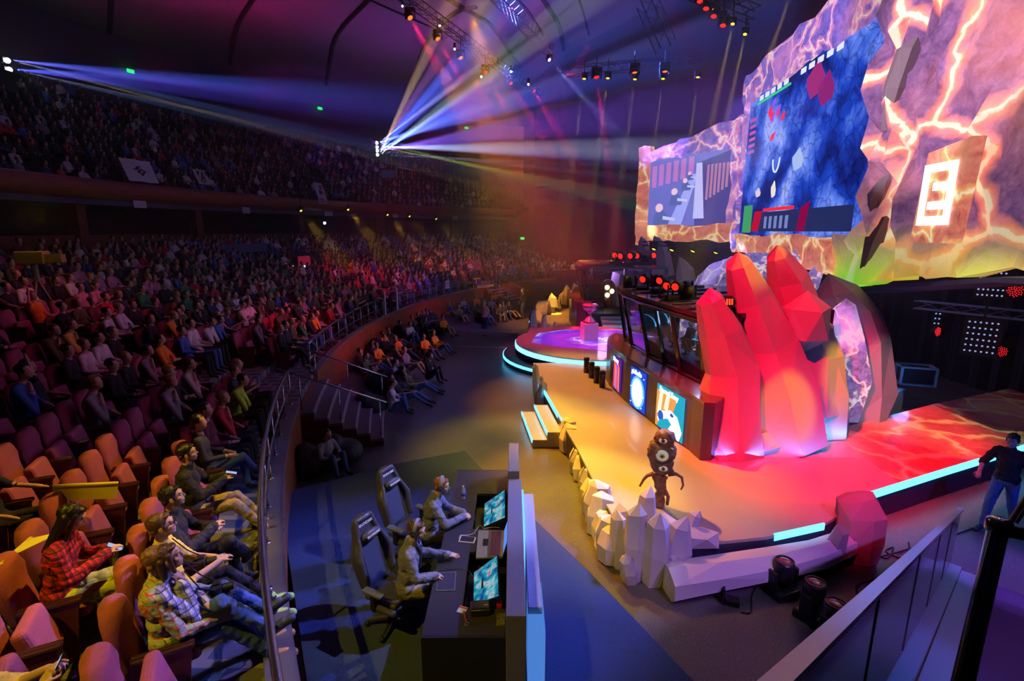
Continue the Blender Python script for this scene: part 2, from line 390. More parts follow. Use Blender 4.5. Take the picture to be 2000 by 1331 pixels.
# ---------------------------------------------------------------- the hall: everything curves about one centre
C0 = Vector((27.9, 20.3, 0)); R0 = 34.2; DECK = 1.15
def PA(r, deg, z=0.0):
    return Vector((C0.x + r*math.cos(R(deg)), C0.y + r*math.sin(R(deg)), z))
def phi(p): return math.degrees(math.atan2(p[1]-C0.y, p[0]-C0.x)) % 360
def on_r(x, y, r):                     # where the sight line meets the cylinder of radius r
    d = ray(x, y); ox, oy = -C0.x, -C0.y
    a = d.x*d.x + d.y*d.y; bq = 2*(ox*d.x + oy*d.y); c = ox*ox + oy*oy - r*r
    t = (-bq + math.sqrt(bq*bq - 4*a*c))/(2*a); return Vector((d.x*t, d.y*t, CAM_H + d.z*t))
def arc_block(mb, r0, r1, z0, z1, a0, a1, n=None):
    n = n or max(2, int(abs(a1-a0)/1.5)); b = []
    for i in range(n+1):
        a = a0 + (a1-a0)*i/n
        b += [PA(r0, a, z0), PA(r1, a, z0), PA(r1, a, z1), PA(r0, a, z1)]
    fs = []
    for i in range(n):
        p, q = 4*i, 4*i+4
        fs += [(p, p+1, q+1, q), (p+1, p+2, q+2, q+1), (p+2, p+3, q+3, q+2), (p+3, p, q, q+3)]
    fs += [(0, 3, 2, 1), (4*n, 4*n+1, 4*n+2, 4*n+3)]
    mb.add(b, fs)
def struct(name, mb, m): return tag(mb.build(name, m), kind='structure')

m = MB(); m.box(-34, 40, -6, 70, -0.3, 0); struct('floor', m, FLOOR)
m = MB()
for y0 in (17.5, 20.7):
    p, q = U(865, 676 if y0 < 19 else 644, 0), U(1006, 680 if y0 < 19 else 650, 0)
    m.tube([p + Vector((0, 0, .002)), q + Vector((0, 0, .002))], 0.018, 4)
struct('trim_1', m, mat('floor seam', (0.30, 0.28, 0.30), 0.5))

ROWP, RISE, NROW = 0.9, 0.2, 14
def row_r(k): return 35.1 + ROWP*k
def row_z(k): return DECK + RISE*k
CARPET, N, L, b = node_mat('patterned blue carpet')
tc = N.new('ShaderNodeTexCoord'); br = N.new('ShaderNodeTexBrick'); br.inputs['Scale'].default_value = 1.1
br.inputs['Color1'].default_value = (0.03, 0.07, 0.22, 1); br.inputs['Color2'].default_value = (0.14, 0.13, 0.12, 1); br.inputs['Mortar'].default_value = (0.24, 0.24, 0.22, 1)
br.inputs['Mortar Size'].default_value = 0.06; br.inputs['Brick Width'].default_value = 0.55; br.inputs['Row Height'].default_value = 0.35
L.new(tc.outputs['Object'], br.inputs['Vector']); L.new(br.outputs['Color'], b.inputs['Base Color']); b.inputs['Roughness'].default_value = 0.95
n = N.new('ShaderNodeTexNoise'); n.inputs['Scale'].default_value = 150; L.new(tc.outputs['Object'], n.inputs['Vector']); bumpy(N, L, b, n.outputs['Fac'], 0.5)
m = MB()
for k in range(NROW):
    arc_block(m, R0-0.02 if k == 0 else row_r(k)-0.55, row_r(k)+0.36, 0 if k == 0 else row_z(k)-0.6, row_z(k), 118, 222)
arc_block(m, row_r(NROW-1)+.3, 50, row_z(NROW-1)-.5, row_z(NROW-1)+.1, 118, 222)
struct('floor_tiers', m, CARPET)
m = MB(); arc_block(m, R0-0.14, R0-0.02, 0, DECK+0.06, 195.2, 222); arc_block(m, R0-0.14, R0-0.02, 0, DECK+0.06, 151.4, 190.2)
arc_block(m, R0-0.14, R0-0.02, 0, DECK+0.06, 118, 147.2); arc_block(m, R0-0.14, R0-0.02, 0, DECK-.17, 190.2, 195.2); arc_block(m, R0-0.14, R0-0.02, 0, DECK-.17, 147.2, 151.4)
struct('wall_front', m, WOOD)
m = MB(); arc_block(m, R0-0.16, R0+0.12, DECK+0.06, DECK+0.10, 195.2, 222); arc_block(m, R0-0.16, R0+0.06, DECK+0.06, DECK+0.09, 151.4, 190.2)
struct('trim_2', m, ALU)

def railing(a0, a1, label, step=1.62, h=0.9, rt=0.028):
    o = empty('guard_railing', PA(R0, (a0+a1)/2, DECK), 0, label, 'railing', 'steel railings along the curved front wall')
    base = o.location.copy()
    def q(a, z): return PA(R0+0.03, a, DECK+z) - base
    n = max(2, round(abs(a1-a0)/step))
    AA = [a0+(a1-a0)*i/(n*2) for i in range(n*2+1)]
    t = MB(); t.smooth = True; t.tube([q(a, h) for a in AA], rt, 10); t.build('handrail', STEEL, o)
    t = MB(); t.smooth = True; t.tube([q(a, h*0.52) for a in AA], rt*0.7, 8); t.build('middle_rail', STEEL, o)
    for i in range(n+1):
        a = a0+(a1-a0)*i/n
        t = MB(); t.smooth = True; t.tube([q(a, 0.04), q(a, h)], 0.019, 8); t.tube([q(a, 0.1), q(a, 0.115)], 0.045, 8); t.build('post', STEEL, o)
    return o
railing(214.5, 195.2, 'curved steel railing in front of the nearest seats, with shoes poking under it', rt=0.036)
railing(190.2, 173.6, 'curved steel railing from the stair up to the red barrier belt')
railing(169.9, 151.6, 'long curved steel railing that carries a small blue and yellow flag')
railing(147.2, 130.5, 'steel railing of the amber-lit block at the far end')

def stair(a0, a1, n, label):
    o = empty('stair', PA(R0-1, (a0+a1)/2, 0), 0, label, 'stairs')
    base = o.location.copy(); T = MB(); Nn = MB(); Sd = MB(); rs = DECK/(n+1); tr = 0.31
    for i in range(n):
        ri = R0-0.14-tr*(i+1); z = DECK-rs*(i+1)
        for mb, rr0, rr1, z0, z1 in ((T, ri, R0-0.14 if i == 0 else ri+tr+.02, max(0, z-rs*1.02), z), (Nn, ri-.012, ri+0.035, z-0.03, z+0.006)):
            c = MB(); arc_block(c, rr0, rr1, z0, z1, a0, a1, 4); mb.add([v-base for v in map(Vector, c.v)], c.f)
    T.build('step_block', mat('stair carpet', (0.16, 0.12, 0.16), 0.9), o); Nn.build('nosing', mat('grey stair nosing', (0.5, 0.5, 0.56), 0.5), o)
    # dark timber cheek on the near side
    vs = []
    for i in range(n): pass
    prof = [(R0-0.14, 0), (R0-0.14-tr*n, 0)]
    for i in range(n-1, -1, -1):
        z = DECK-rs*(i+1)-.03; prof += [(R0-0.14-tr*(i+1), z), (R0-0.14-tr*i, z)]
    k = len(prof)
    for aa in (a1, a1+0.12): vs += [PA(r, aa, z)-base for r, z in prof]
    Sd.add(vs, [tuple(range(k)), tuple(range(2*k-1, k-1, -1))] + [(i, k+i, k+(i+1) % k, (i+1) % k) for i in range(k)])
    Sd.build('side_panel', mat('dark red stair cheek', (0.10, 0.02, 0.018), 0.5), o)
    for aa, nm in ((a0+.35, 'handrail'), (a1-.35, 'handrail')):
        p0 = PA(R0+0.35, aa, DECK+0.92)-base; p1 = PA(R0-0.14-tr*n-.12, aa, 0.92+rs*.6)-base
        t = MB(); t.smooth = True; t.tube([p0, p1], 0.024, 8); t.build(nm, STEEL, o)
        for f in (0.2, 0.55, 0.93):
            p = p0.lerp(p1, f); zb = max(0.02, DECK-rs*max(0, math.floor((R0-0.14-(Vector((p.x, p.y, 0))+base-C0).xy.length)/tr)+1))
            t = MB(); t.smooth = True; t.tube([(p.x, p.y, zb), p], 0.018, 8); t.build('post', STEEL, o)
    return o
stair(190.3, 195.1, 6, 'short stair with two steel handrails from the near tiers down to the floor')
stair(147.3, 151.3, 6, 'far stair with steel handrails between the two railings')

# back of the stalls, boxes under the balcony
m = MB(); arc_block(m, 47.6, 47.8, 3.5, 5.0, 118, 222); struct('wall_parapet', m, DWOOD)
m = MB(); arc_block(m, 51.5, 51.8, 0, 6.6, 118, 222); struct('wall_back', m, mat('dark rear wall', (0.035, 0.015, 0.02), 0.8))
m = MB()
for px, py in ((155, 440), (385, 440), (586, 440), (745, 440), (880, 440), (993, 440)):
    a = phi(on_r(px, py, 47.5)); arc_block(m, 47.3, 47.95, 3.4, 6.8, a-0.28, a+0.28, 2)
struct('trim_3', m, DWOOD)
m = MB(); a = phi(on_r(1008, 440, 47.5)); arc_block(m, 46.6, 48.4, 0, 7.2, a-4.5, a, 4); struct('wall_box', m, mat('far side timber wall', (0.16, 0.055, 0.04), 0.6))
# balcony: curved timber band, soffit, raked slab
BR, BZ = 46.5, 7.5
m = MB(); prof = []
for k in range(9):
    t = -PI/2 + PI*k/8; prof.append((BR+0.55 - 0.5*math.cos(t), BZ-0.45+0.45*math.sin(t)))
prof = [(BR+1.2, BZ-0.95)] + prof + [(BR+0.7, BZ), (BR+1.2, BZ)]
n = 64; vs = []; K = len(prof)
for i in range(n+1):
    a = 126 + (222-126)*i/n
    vs += [PA(r, a, z) for r, z in prof]
m.smooth = True; m.add(vs, [(i*K+j, i*K+(j+1) % K, (i+1)*K+(j+1) % K, (i+1)*K+j) for i in range(n) for j in range(K)])
struct('trim_4', m, WOOD)
m = MB(); arc_block(m, BR+0.5, 52, BZ-1.15, BZ-0.9, 122, 222); struct('ceiling_soffit', m, mat('grey soffit', (0.10, 0.09, 0.13), 0.7))
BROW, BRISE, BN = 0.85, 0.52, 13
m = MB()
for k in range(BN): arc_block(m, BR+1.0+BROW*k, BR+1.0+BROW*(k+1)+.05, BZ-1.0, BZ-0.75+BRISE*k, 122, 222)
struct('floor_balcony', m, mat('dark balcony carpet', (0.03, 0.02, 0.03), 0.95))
m = MB(); arc_block(m, 60, 60.3, 0, 19.3, 116, 224); struct('wall_rear', m, mat('dull violet rear wall', (0.16, 0.12, 0.2), 0.8))

# ceiling with its dark curved seams
CZ = 19.0
m = MB(); m.box(-50, 40, -10, 90, CZ, CZ+0.4); struct('ceiling', m, mat('pale acoustic ceiling', (0.42, 0.38, 0.42), 0.85))
def seam(pts, r=0.16):
    t = MB(); P = [U(x, y, CZ-0.02) for x, y in pts]
    if len(P) > 2:
        out = []
        for i in range(len(P)-1):
            p0 = P[max(0, i-1)]; p1 = P[i]; p2 = P[i+1]; p3 = P[min(len(P)-1, i+2)]
            for k in range(6):
                f = k/6; out.append(0.5*((2*p1)+(-p0+p2)*f+(2*p0-5*p1+4*p2-p3)*f*f+(-p0+3*p1-3*p2+p3)*f**3))
        P = out+[P[-1]]
    t.tube(P, r, 6); return t
seams = [[(217, -60), (217, 0), (214, 62)], [(520, -50), (492, 0), (462, 55), (450, 125)], [(760, -60), (718, 0), (655, 75), (637, 165)],
         [(930, 12), (880, 30), (825, 100), (800, 192)], [(830, -30), (900, 12), (960, 50), (998, 105), (1016, 130)],
         [(1040, -30), (1068, 10), (1092, 50), (1101, 97)], [(1120, -30), (1138, 20), (1150, 68)], [(680, -20), (790, 30), (860, 60)], [(1003, -10), (1035, 25), (1060, 68)]]
for i, s_ in enumerate(seams): struct('trim_%d' % (i+5), seam(s_, 0.16 if i < 6 else 0.07), mat('dark ceiling seam', (0.015, 0.01, 0.02), 0.9))
# the wall that closes the far side and the stage house
m = MB()
for (x0, y0), (x1, y1), z0, z1 in (((2.2, 52), (4.0, 45.2), 7.6, CZ), ((4.0, 45.2), (9.4, 35.0), 7.6, CZ), ((9.4, 35.0), (15.5, 27.0), 7.6, CZ), ((2.2, 52), (13.0, 50.0), 0, 8), ((13.0, 50.0), (15.8, 27.0), 0, 8)):
    d = Vector((y1-y0, x0-x1, 0)).normalized()*0.3
    m.prism([(x0, y0), (x1, y1), (x1-d.x, y1-d.y), (x0-d.x, y0-d.y)], z0, z1)
struct('wall_far', m, mat('dark maroon wall', (0.13, 0.035, 0.06), 0.85, bump=0.3, bs=1.5))
m = MB(); vs = []; nf = 150
for i in range(nf+1):
    y = 27.5 - i*0.24; vs += [(15.6+0.12*math.sin(i*1.9), y, 0), (15.6+0.12*math.sin(i*1.9), y, CZ)]
m.add(vs, [(2*i, 2*i+2, 2*i+3, 2*i+1) for i in range(nf)]); o = struct('wall_stage', m, DRAPE)
sm = o.modifiers.new('thickness', 'SOLIDIFY'); sm.thickness = 0.02

# ---------------------------------------------------------------- stage
SZ = 0.6
near_wing = [(0.83,15.9),(0.88,15.0),(1.24,11.7),(1.42,10.2),(1.56,8.5),(1.72,7.2),(2.2,6.78),(3.9,7.05),(5.0,7.40),(5.8,7.93),(6.31,8.37),(8.6,9.37),(10.9,10.35),(14.8,12.1),(14.8,14.6),
             (11.4,13.19),(7.61,11.37),(6.0,10.6),(3.86,9.70),(4.6,10.9),(4.4,12.6),(4.0,15.2),(4.0,17.6),(0.75,17.6)]
RIGHTSPLIT = 6.6
def mir(p, do): return (p[0], 41.0-p[1]) if do else tuple(p)
def deck(poly, name, label, m, z0=0.0, z1=SZ, side=None):
    o = MB(); o.prism(poly, z0, z1); return tag(o.build(name, m), label, 'stage')
nw_left = [p for p in near_wing if p[0] < RIGHTSPLIT]
wing_l = [(0.75,17.6),(0.83,15.9),(0.88,15.0),(1.24,11.7),(1.42,10.2),(1.56,8.5),(1.72,7.2),(2.2,6.78),(3.9,7.05),(5.0,7.40),(5.8,7.93),(6.31,8.37),(7.2,8.76),(7.45,11.30),(6.0,10.62),(3.86,9.70),(4.6,10.9),(4.4,12.6),(4.0,15.2),(4.0,17.6)]
wing_l = wing_l[::-1]
def ccw(p): return p if sum(p[i][0]*p[(i+1) % len(p)][1]-p[(i+1) % len(p)][0]*p[i][1] for i in range(len(p))) > 0 else p[::-1]
stage = empty('stage', (3, 12, 0), 0, 'angular catwalk stage lit orange and red in front of the booth', 'stage')
def stage_part(name, poly, z0, z1, m, parent=None):
    parent = parent or stage; l = parent.location
    t = MB(); t.prism([(p[0]-l.x, p[1]-l.y) for p in ccw(poly)], z0, z1); return t.build(name, m, parent)
SKIRT = mat('dark blue stage skirt', (0.03, 0.03, 0.07), 0.6)
stage_part('deck_top', wing_l, SZ-0.05, SZ, STAGE)
stage_part('skirt', wing_l, 0.0, SZ-0.05, SKIRT)
wing_r = [(7.2,8.76),(8.6,9.37),(10.9,10.35),(14.8,12.1),(14.8,14.6),(11.4,13.19),(7.45,11.30)]
stage_part('painted_projection_floor', wing_r, SZ-0.05, SZ, FLAVA)
stage_part('skirt', wing_r, 0.0, SZ-0.05, SKIRT)
def strip(pts, parent, z=SZ, h=0.085, th=0.03, m=CYAN, nm='edge_light'):
    l = parent.location
    for (x0, y0), (x1, y1) in zip(pts, pts[1:]):
        d = Vector((y1-y0, -(x1-x0), 0)).normalized()*th
        t = MB(); t.prism(ccw([(x0-l.x, y0-l.y), (x1-l.x, y1-l.y), (x1+d.x-l.x, y1+d.y-l.y), (x0+d.x-l.x, y0+d.y-l.y)]), z-h, z+0.012); t.build(nm, m, parent)
strip([(5.82,7.94),(6.31,8.37),(8.6,9.37),(10.9,10.35),(14.8,12.1)], stage, h=0.13)
strip([(4.05,7.12),(5.0,7.42)], stage, h=0.10)
strip([(0.87,15.0),(1.22,11.9)][::1], stage, h=0.10, th=-0.03)
# low step unit with cyan edges on the catwalk's outer side
st = empty('stage_step_unit', (0.9, 12.6, 0), 0, 'two low stage steps with cyan edge lights on the floor side of the catwalk', 'steps')
for i, (w0, w1, z) in enumerate(((0.72, 0.36, 0.2), (0.36, 0.0, 0.4))):
    poly = [(1.22-w0, 11.7), (1.22-w1, 11.7), (1.0-w1, 13.7), (1.0-w0, 13.7)]
    stage_part('step', poly, 0, z, STAGE, st)
    strip([(1.0-w0-.02, 13.7), (1.22-w0-.02, 11.7)], st, z=z, h=0.07, th=-0.02)

# the round middle platform and the far wing
mid = empty('round_platform', (3.4, 20.5, 0), 0, 'round stage platform with cyan light bands and a violet light pattern around the trophy', 'stage')
def blob(rx, ry, p=0.0, n=48):
    out = []
    for k in range(n):
        a = 2*PI*k/n; q = 1+p*math.cos(4*a); out.append((3.4+rx*q*math.cos(a), 20.5+ry*q*math.sin(a)))
    return out
def disc(nm, poly, z0, z1, m): return stage_part(nm, poly, z0, z1, m, mid)
disc('lower_tier', blob(3.75, 3.5), 0.0, 0.28, SKIRT); disc('lower_light', blob(3.78, 3.53), 0.16, 0.26, CYAN)
disc('upper_tier', blob(3.25, 3.25), 0.28, 0.55, SKIRT); disc('upper_light', blob(3.28, 3.28), 0.56, 0.74, CYAN2)
disc('platform_top', blob(3.25, 3.25), 0.55, 0.78, STAGE)
PAT, N, L, b = node_mat('violet lightning floor pattern')
tc = N.new('ShaderNodeTexCoord'); wv = N.new('ShaderNodeTexNoise'); wv.inputs['Scale'].default_value = 1.2; wv.inputs['Detail'].default_value = 6
L.new(tc.outputs['Object'], wv.inputs['Vector'])
ln = N.new('ShaderNodeVectorMath'); ln.operation = 'LENGTH'; L.new(tc.outputs['Object'], ln.inputs[0])
ad = N.new('ShaderNodeMath'); ad.operation = 'MULTIPLY_ADD'; ad.inputs[1].default_value = 1.6; L.new(wv.outputs['Fac'], ad.inputs[0]); L.new(ln.outputs['Value'], ad.inputs[2])
sn = N.new('ShaderNodeMath'); sn.operation = 'PINGPONG'; sn.inputs[1].default_value = 0.9; L.new(ad.outputs[0], sn.inputs[0])
r1 = ramp(N, [(0.0, (0.8, 0.8, 1.0)), (0.05, (0.25, 0.15, 0.95)), (0.35, (0.14, 0.02, 0.60)), (1.0, (0.30, 0.03, 0.75))]); L.new(sn.outputs[0], r1.inputs['Fac'])
L.new(r1.outputs['Color'], b.inputs['Emission Color']); b.inputs['Emission Strength'].default_value = 0.9; b.inputs['Roughness'].default_value = 0.2  # projected light pattern put into the floor as glow
b.inputs['Base Color'].default_value = (0.1, 0.05, 0.2, 1)
disc('light_pattern', [(0.8,20.2),(1.1,22.0),(2.4,22.9),(5.0,22.9),(6.2,21.0),(5.4,18.6),(4.0,18.2),(3.0,19.0),(1.8,19.4)], 0.77, 0.79, PAT)
far = empty('far_stage_wing', (3, 30, 0), 0, 'far stage wing lit yellow, beyond the trophy platform', 'stage')
fw = [(p[0], 41.0-p[1]) for p in wing_l]
fw = [p for p in fw if p[0] < 14]
stage_part('deck_top', fw, SZ-0.05, SZ, STAGE, far); stage_part('skirt', fw, 0, SZ-0.05, SKIRT, far)
strip([(1.22, 29.1), (0.87, 26.0)], far, h=0.1, th=-0.03)

# ---------------------------------------------------------------- faceted foam rocks and crystals
def crystal_mb(pts, rads, n=6, seed=0, tip=0.25, jit=0.14, base=Vector((0, 0, 0))):
    """low faceted column through pts; the top closes to a skewed point"""
    q = random.Random(seed); mb = MB(); vs = []; P = [Vector(p)-base for p in pts]; prev = None
    a0 = q.random()*PI
    for i, p in enumerate(P):
        a = P[max(0, i-1)]; c = P[min(len(P)-1, i+1)]; t = (c-a).normalized()
        if prev is None: x = t.cross(Vector((0, 1, 0.01)))
        else: x = prev - t*prev.dot(t)
        x.normalize(); prev = x; y = t.cross(x)
        for k in range(n):
            an = a0 + 2*PI*(k + q.uniform(-.12, .12))/n; r = rads[i]*(1+q.uniform(-jit, jit))
            vs.append(p + (x*math.cos(an)+y*math.sin(an))*r + t*q.uniform(-1, 1)*rads[i]*jit*(1 if 0 < i else 0))
    t = (P[-1]-P[-2]).normalized(); sk = prev*rads[-1]*q.uniform(-.7, .7)
    vs.append(P[-1] + t*rads[-1]*tip*4 + sk)
    fs = []
    for i in range(len(P)-1):
        for k in range(n):
            A, B_, C_, D = i*n+k, i*n+(k+1) % n, (i+1)*n+(k+1) % n, (i+1)*n+k
            fs += [(A, B_, C_), (A, C_, D)] if q.random() < .5 else [(A, B_, D), (B_, C_, D)]
    fs += [((len(P)-1)*n+k, (len(P)-1)*n+(k+1) % n, len(P)*n) for k in range(n)]; fs.append(tuple(range(n-1, -1, -1)))
    mb.add(vs, fs); return mb
def crystal(parent, p, h, r, lean=(0, 0), seed=0, name='crystal', m=None, n=6, z0=0.0, tip=.3):
    p = Vector(p); base = parent.location
    pts = [p, p+Vector((lean[0]*.35, lean[1]*.35, h*.45)), p+Vector((lean[0]*.8, lean[1]*.8, h*.85))]
    return crystal_mb(pts, [r*.85, r*1.05, r*.72], n, seed, tip, 0.12, base).build(name, m or WHITEROCK, parent)
def rock_mb(c, r, seed=0, sub=1, jit=0.25, base=Vector((0, 0, 0)), flat=None):
    bm = bmesh.new(); bmesh.ops.create_icosphere(bm, subdivisions=sub, radius=1.0); q = random.Random(seed); mb = MB()
    vs = []
    for v in bm.verts:
        p = Vector((v.co.x*r[0], v.co.y*r[1], v.co.z*r[2]))*(1+q.uniform(-jit, jit)); vs.append(Vector(c)+p-base)
    mb.add(vs, [[v.index for v in f.verts] for f in bm.faces]); bm.free(); return mb

# the big corner cluster of pale crystals
LILAC = mat('pale lilac foam rock', (0.62, 0.58, 0.68), 0.9, bump=0.2, bs=9, spec=.2)
k = empty('crystal_cluster', (1.75, 6.5, 0), 0, 'tall cluster of pale lilac foam crystals at the near corner of the stage', 'set decoration')
for i, (px, py, h, r, lx, ly) in enumerate(((1215, 1105, 0.95, .13, -.10, .05), (1240, 1125, 1.25, .15, -.02, .0), (1275, 1135, 1.15, .17, .02, -.05), (1312, 1130, 1.05, .16, .10, .0),
                                           (1215, 1080, .85, .12, -.06, .1), (1255, 1095, 1.3, .14, .05, .12), (1290, 1130, .55, .11, .15, -.12), (1230, 1135, .5, .1, -.12, -.1))):
    crystal(k, U(px, py, 0), h, r*1.3, (lx, ly), 20+i, m=LILAC)
k2 = empty('crystal_cluster', (2.0, 6.6, 0), 0, 'single leaning lilac crystal beside the tall cluster at the stage corner', 'set decoration')
crystal(k2, U(1325, 1118, 0), 1.1, .15, (.28, .1), 31, m=LILAC, tip=.2)
# boulders along the catwalk's outer edge, running away from the corner
edge = [(1182, 1035, .42, .17, 'yellow-lit pale boulder pair next to the tall corner crystals'), (1165, 985, .55, .2, 'tall yellow-lit wedge rock on the catwalk edge nearest the crystals'),
        (1150, 935, .40, .16, 'small cluster of yellow-lit rocks midway along the catwalk edge'), (1128, 895, .40, .14, 'low pale rocks on the catwalk edge beside the cyan light gap'),
        (1108, 845, .50, .2, 'rounded orange rock where the step unit meets the catwalk edge')]
for i, (px, py, h, r, lb) in enumerate(edge):
    p = U(px, py, 0.35); o = empty('edge_rock', (p.x, p.y, 0), 0, lb, 'set decoration', 'foam rocks along the catwalk edge')
    for j in range(3):
        q = p + Vector(((j-1)*-.03, (j-1)*.33, 0)); q.z = 0.0
        crystal(o, q, h*(1.55-.2*abs(j-1)), r*1.45*(1-.15*j), (.06, .12*(1-j)), 60+i*5+j, 'boulder', m=LILAC, tip=.12)
o = empty('edge_rock', (0.9, 15.2, 0), 0, 'pink-lit crystals at the start of the catwalk by the round platform', 'set decoration', 'foam rocks along the catwalk edge')
for j, (dx, dy, h, r, lx) in enumerate(((0, 0, 1.35, .14, -.12), (.05, -.5, .9, .16, .1), (.0, .4, .8, .1, .15))): crystal(o, (0.8+dx, 15.0+dy, 0), h, r, (lx, 0), 90+j)
o = empty('edge_rock', (1.6, 25, 0), 0, 'white and lilac crystals on the far rim of the round platform', 'set decoration', 'foam rocks along the catwalk edge')
for j, (dx, h, r, lx) in enumerate(((-.35, 1.5, .2, -.05), (.15, 1.3, .17, .0), (.6, .95, .1, .12))): crystal(o, (1.4+dx, 24.6, 0.), h, r, (lx, 0), 110+j)
o = empty('edge_rock', (2.8, 29.2, 0), 0, 'long jagged yellow-lit rock on the far stage wing', 'set decoration', 'foam rocks along the catwalk edge')
for j in range(8): crystal(o, (1.9+j*.35, 28.3+j*.75, 0.3), 1.0+.3*math.sin(j*2.1)+.1*j, .3, (.1, .1), 130+j)
# low rock border along the near front edge
o = empty('rock_border', (3.9, 6.8, 0), 0, 'long low lilac rock border along the near front edge of the stage', 'set decoration'); base = o.location
crystal_mb([(2.25, 6.52, .22), (3.0, 6.62, .26), (3.9, 6.78, .30), (4.7, 7.02, .30), (5.5, 7.42, .30)], [.27, .26, .25, .22, .2], 7, 5, .05, .1, base).build('border_block', LILAC, o)
rock_mb((2.75, 7.0, .62), (.45, .22, .2), 8, 1, .12, base).build('boulder', LILAC, o)
rock_mb((2.35, 7.2, .66), (.3, .2, .28), 9, 1, .12, base).build('boulder', LILAC, o)
o = empty('rock_pillar', (5.65, 7.5, 0), 0, 'stout rounded rock pillar at the stage corner between the two cyan light strips', 'set decoration'); base = o.location
t = crystal_mb([(5.62, 7.42, 0), (5.60, 7.45, .35), (5.62, 7.5, .75), (5.55, 7.55, 1.0)], [.30, .34, .36, .27], 8, 12, .06, .08, base); t.build('pillar_block', WHITEROCK, o)
crystal(o, (4.95, 7.12, 0.05), .75, .15, (.12, -.05), 77, 'crystal', n=5); crystal(o, (5.3, 7.3, .1), .7, .12, (.28, .0), 78, 'crystal', n=5)

# ---------------------------------------------------------------- the giant rock hand
hand = empty('rock_hand_sculpture', (5.8, 11.0, 0), 0, 'giant faceted rock hand lit bright red with yellow fingertips and a blue base', 'sculpture'); hb = hand.location
def hv(px, py, d): return V(px, py, d)
fingers = [
    ([(1420, 900, 10.4), (1425, 800, 10.5), (1430, 720, 10.6), (1408, 640, 10.5), (1384, 585, 10.4)], [.80, .72, .58, .42, .26], 11),
    ([(1520, 860, 10.9), (1505, 760, 11.0), (1490, 670, 11.1), (1465, 580, 11.0), (1440, 515, 10.8)], [1.05, .95, .66, .46, .26], 12),
    ([(1570, 800, 11.4), (1570, 700, 11.5), (1556, 620, 11.6), (1535, 545, 11.5), (1517, 498, 11.3)], [.85, .75, .55, .42, .25], 13),
    ([(1590, 840, 11.3), (1600, 770, 11.3), (1592, 700, 11.4), (1588, 640, 11.5)], [.72, .62, .5, .42], 14)]
for i, (pp, rr, sd) in enumerate(fingers):
    crystal_mb([hv(*p) for p in pp], rr, 7, sd, .22, .10, hb).build('finger', WHITEROCK, hand)
rock_mb(hv(1570, 632, 10.9), (.56, .5, .72), 3, 1, .10, hb).build('knuckle', WHITEROCK, hand)
mb = MB()
for c, r, sd in ((hv(1500, 800, 10.9), (1.25, .55, 1.05), 4), (hv(1590, 790, 11.2), (.62, .5, .9), 6), (hv(1440, 830, 10.6), (.62, .45, .75), 7), (hv(1510, 700, 11.1), (.72, .4, .6), 15)):
    t = rock_mb(c, r, sd, 2, .07, hb); mb.add(t.v, t.f)
o = mb.build('palm', WHITEROCK, hand)
d = o.modifiers.new('facets', 'DECIMATE'); d.ratio = 0.30
vs = [U(1382, 895, SZ), U(1460, 890, SZ), U(1620, 842, SZ), U(1622, 800, SZ), V(1600, 812, 10.6), V(1500, 850, 10.2), V(1420, 868, 9.9)]
o = MB(); o.add([Vector(v)-hb for v in vs], [(0, 1, 6), (1, 5, 6), (1, 2, 5), (2, 4, 5), (2, 3, 4)])
t = crystal_mb([(4.15, 9.95, .5), (5.2, 10.25, .58), (6.3, 10.75, .62), (7.2, 11.1, .6)], [.3, .42, .42, .34], 6, 44, .1, .1, hb); t.build('base_rock', WHITEROCK, hand)
# a thin black lamp arm stuck between the fingers
o = empty('lamp_arm', (4.9, 10.4, 3.2), 0, 'thin black arm with a red lamp between the first two rock fingers', 'lamp arm')
t = MB(); t.tube([V(1432, 598, 10.45)-o.location, V(1457, 678, 10.35)-o.location], .035, 8); t.build('arm', BLACK, o)
t = MB(); t.smooth = True; t.ball(V(1425, 590, 10.4)-o.location, (.13, .13, .13), 14, 10); t.build('lamp_head', BLACK, o)
lens = glow('red lamp lens', (1, 0.03, 0.01), 6.0)
t = MB()
for i in range(3):
    for j in range(3): t.ball(V(1420+i*5, 586+j*4, 10.26)-o.location, .018, 8, 6)
t.build('lens', lens, o)
# light at the foot of the hand
area((5.6, 9.75, 0.72), (5.6, 10.6, 1.5), 14, (0.05, 0.28, 1.0), 3.0, 0.15)
area((7.0, 10.4, 0.75), (6.7, 11.2, 1.4), 9, (0.04, 0.5, 1.0), 1.2, 0.15)

# far hand, small, behind the second booth
o = empty('far_rock_hand_sculpture', (6.6, 30, 0), 0, 'smaller looking red and grey rock hand beyond the second booth', 'sculpture'); fb = o.location
for i, (pp, rr) in enumerate((([(1250, 540, 28), (1258, 490, 28), (1254, 470, 28)], [.5, .35, .2]), ([(1295, 540, 27), (1290, 490, 27), (1282, 468, 27)], [.55, .42, .2]), ([(1240, 540, 28.5), (1243, 505, 28.5), (1236, 495, 28.5)], [.45, .35, .2]), ([(1342, 560, 26), (1338, 530, 26), (1330, 508, 26)], [.5, .42, .15]))):
    crystal_mb([V(*p) for p in pp], rr, 6, 50+i, .3, .1, fb).build('finger', WHITEROCK, o)
crystal_mb([(6.0, 27.6, .6), (6.1, 27.7, 1.8), (6.2, 27.8, 2.9)], [1.0, .9, .7], 7, 58, .1, .1, fb).build('palm', WHITEROCK, o)

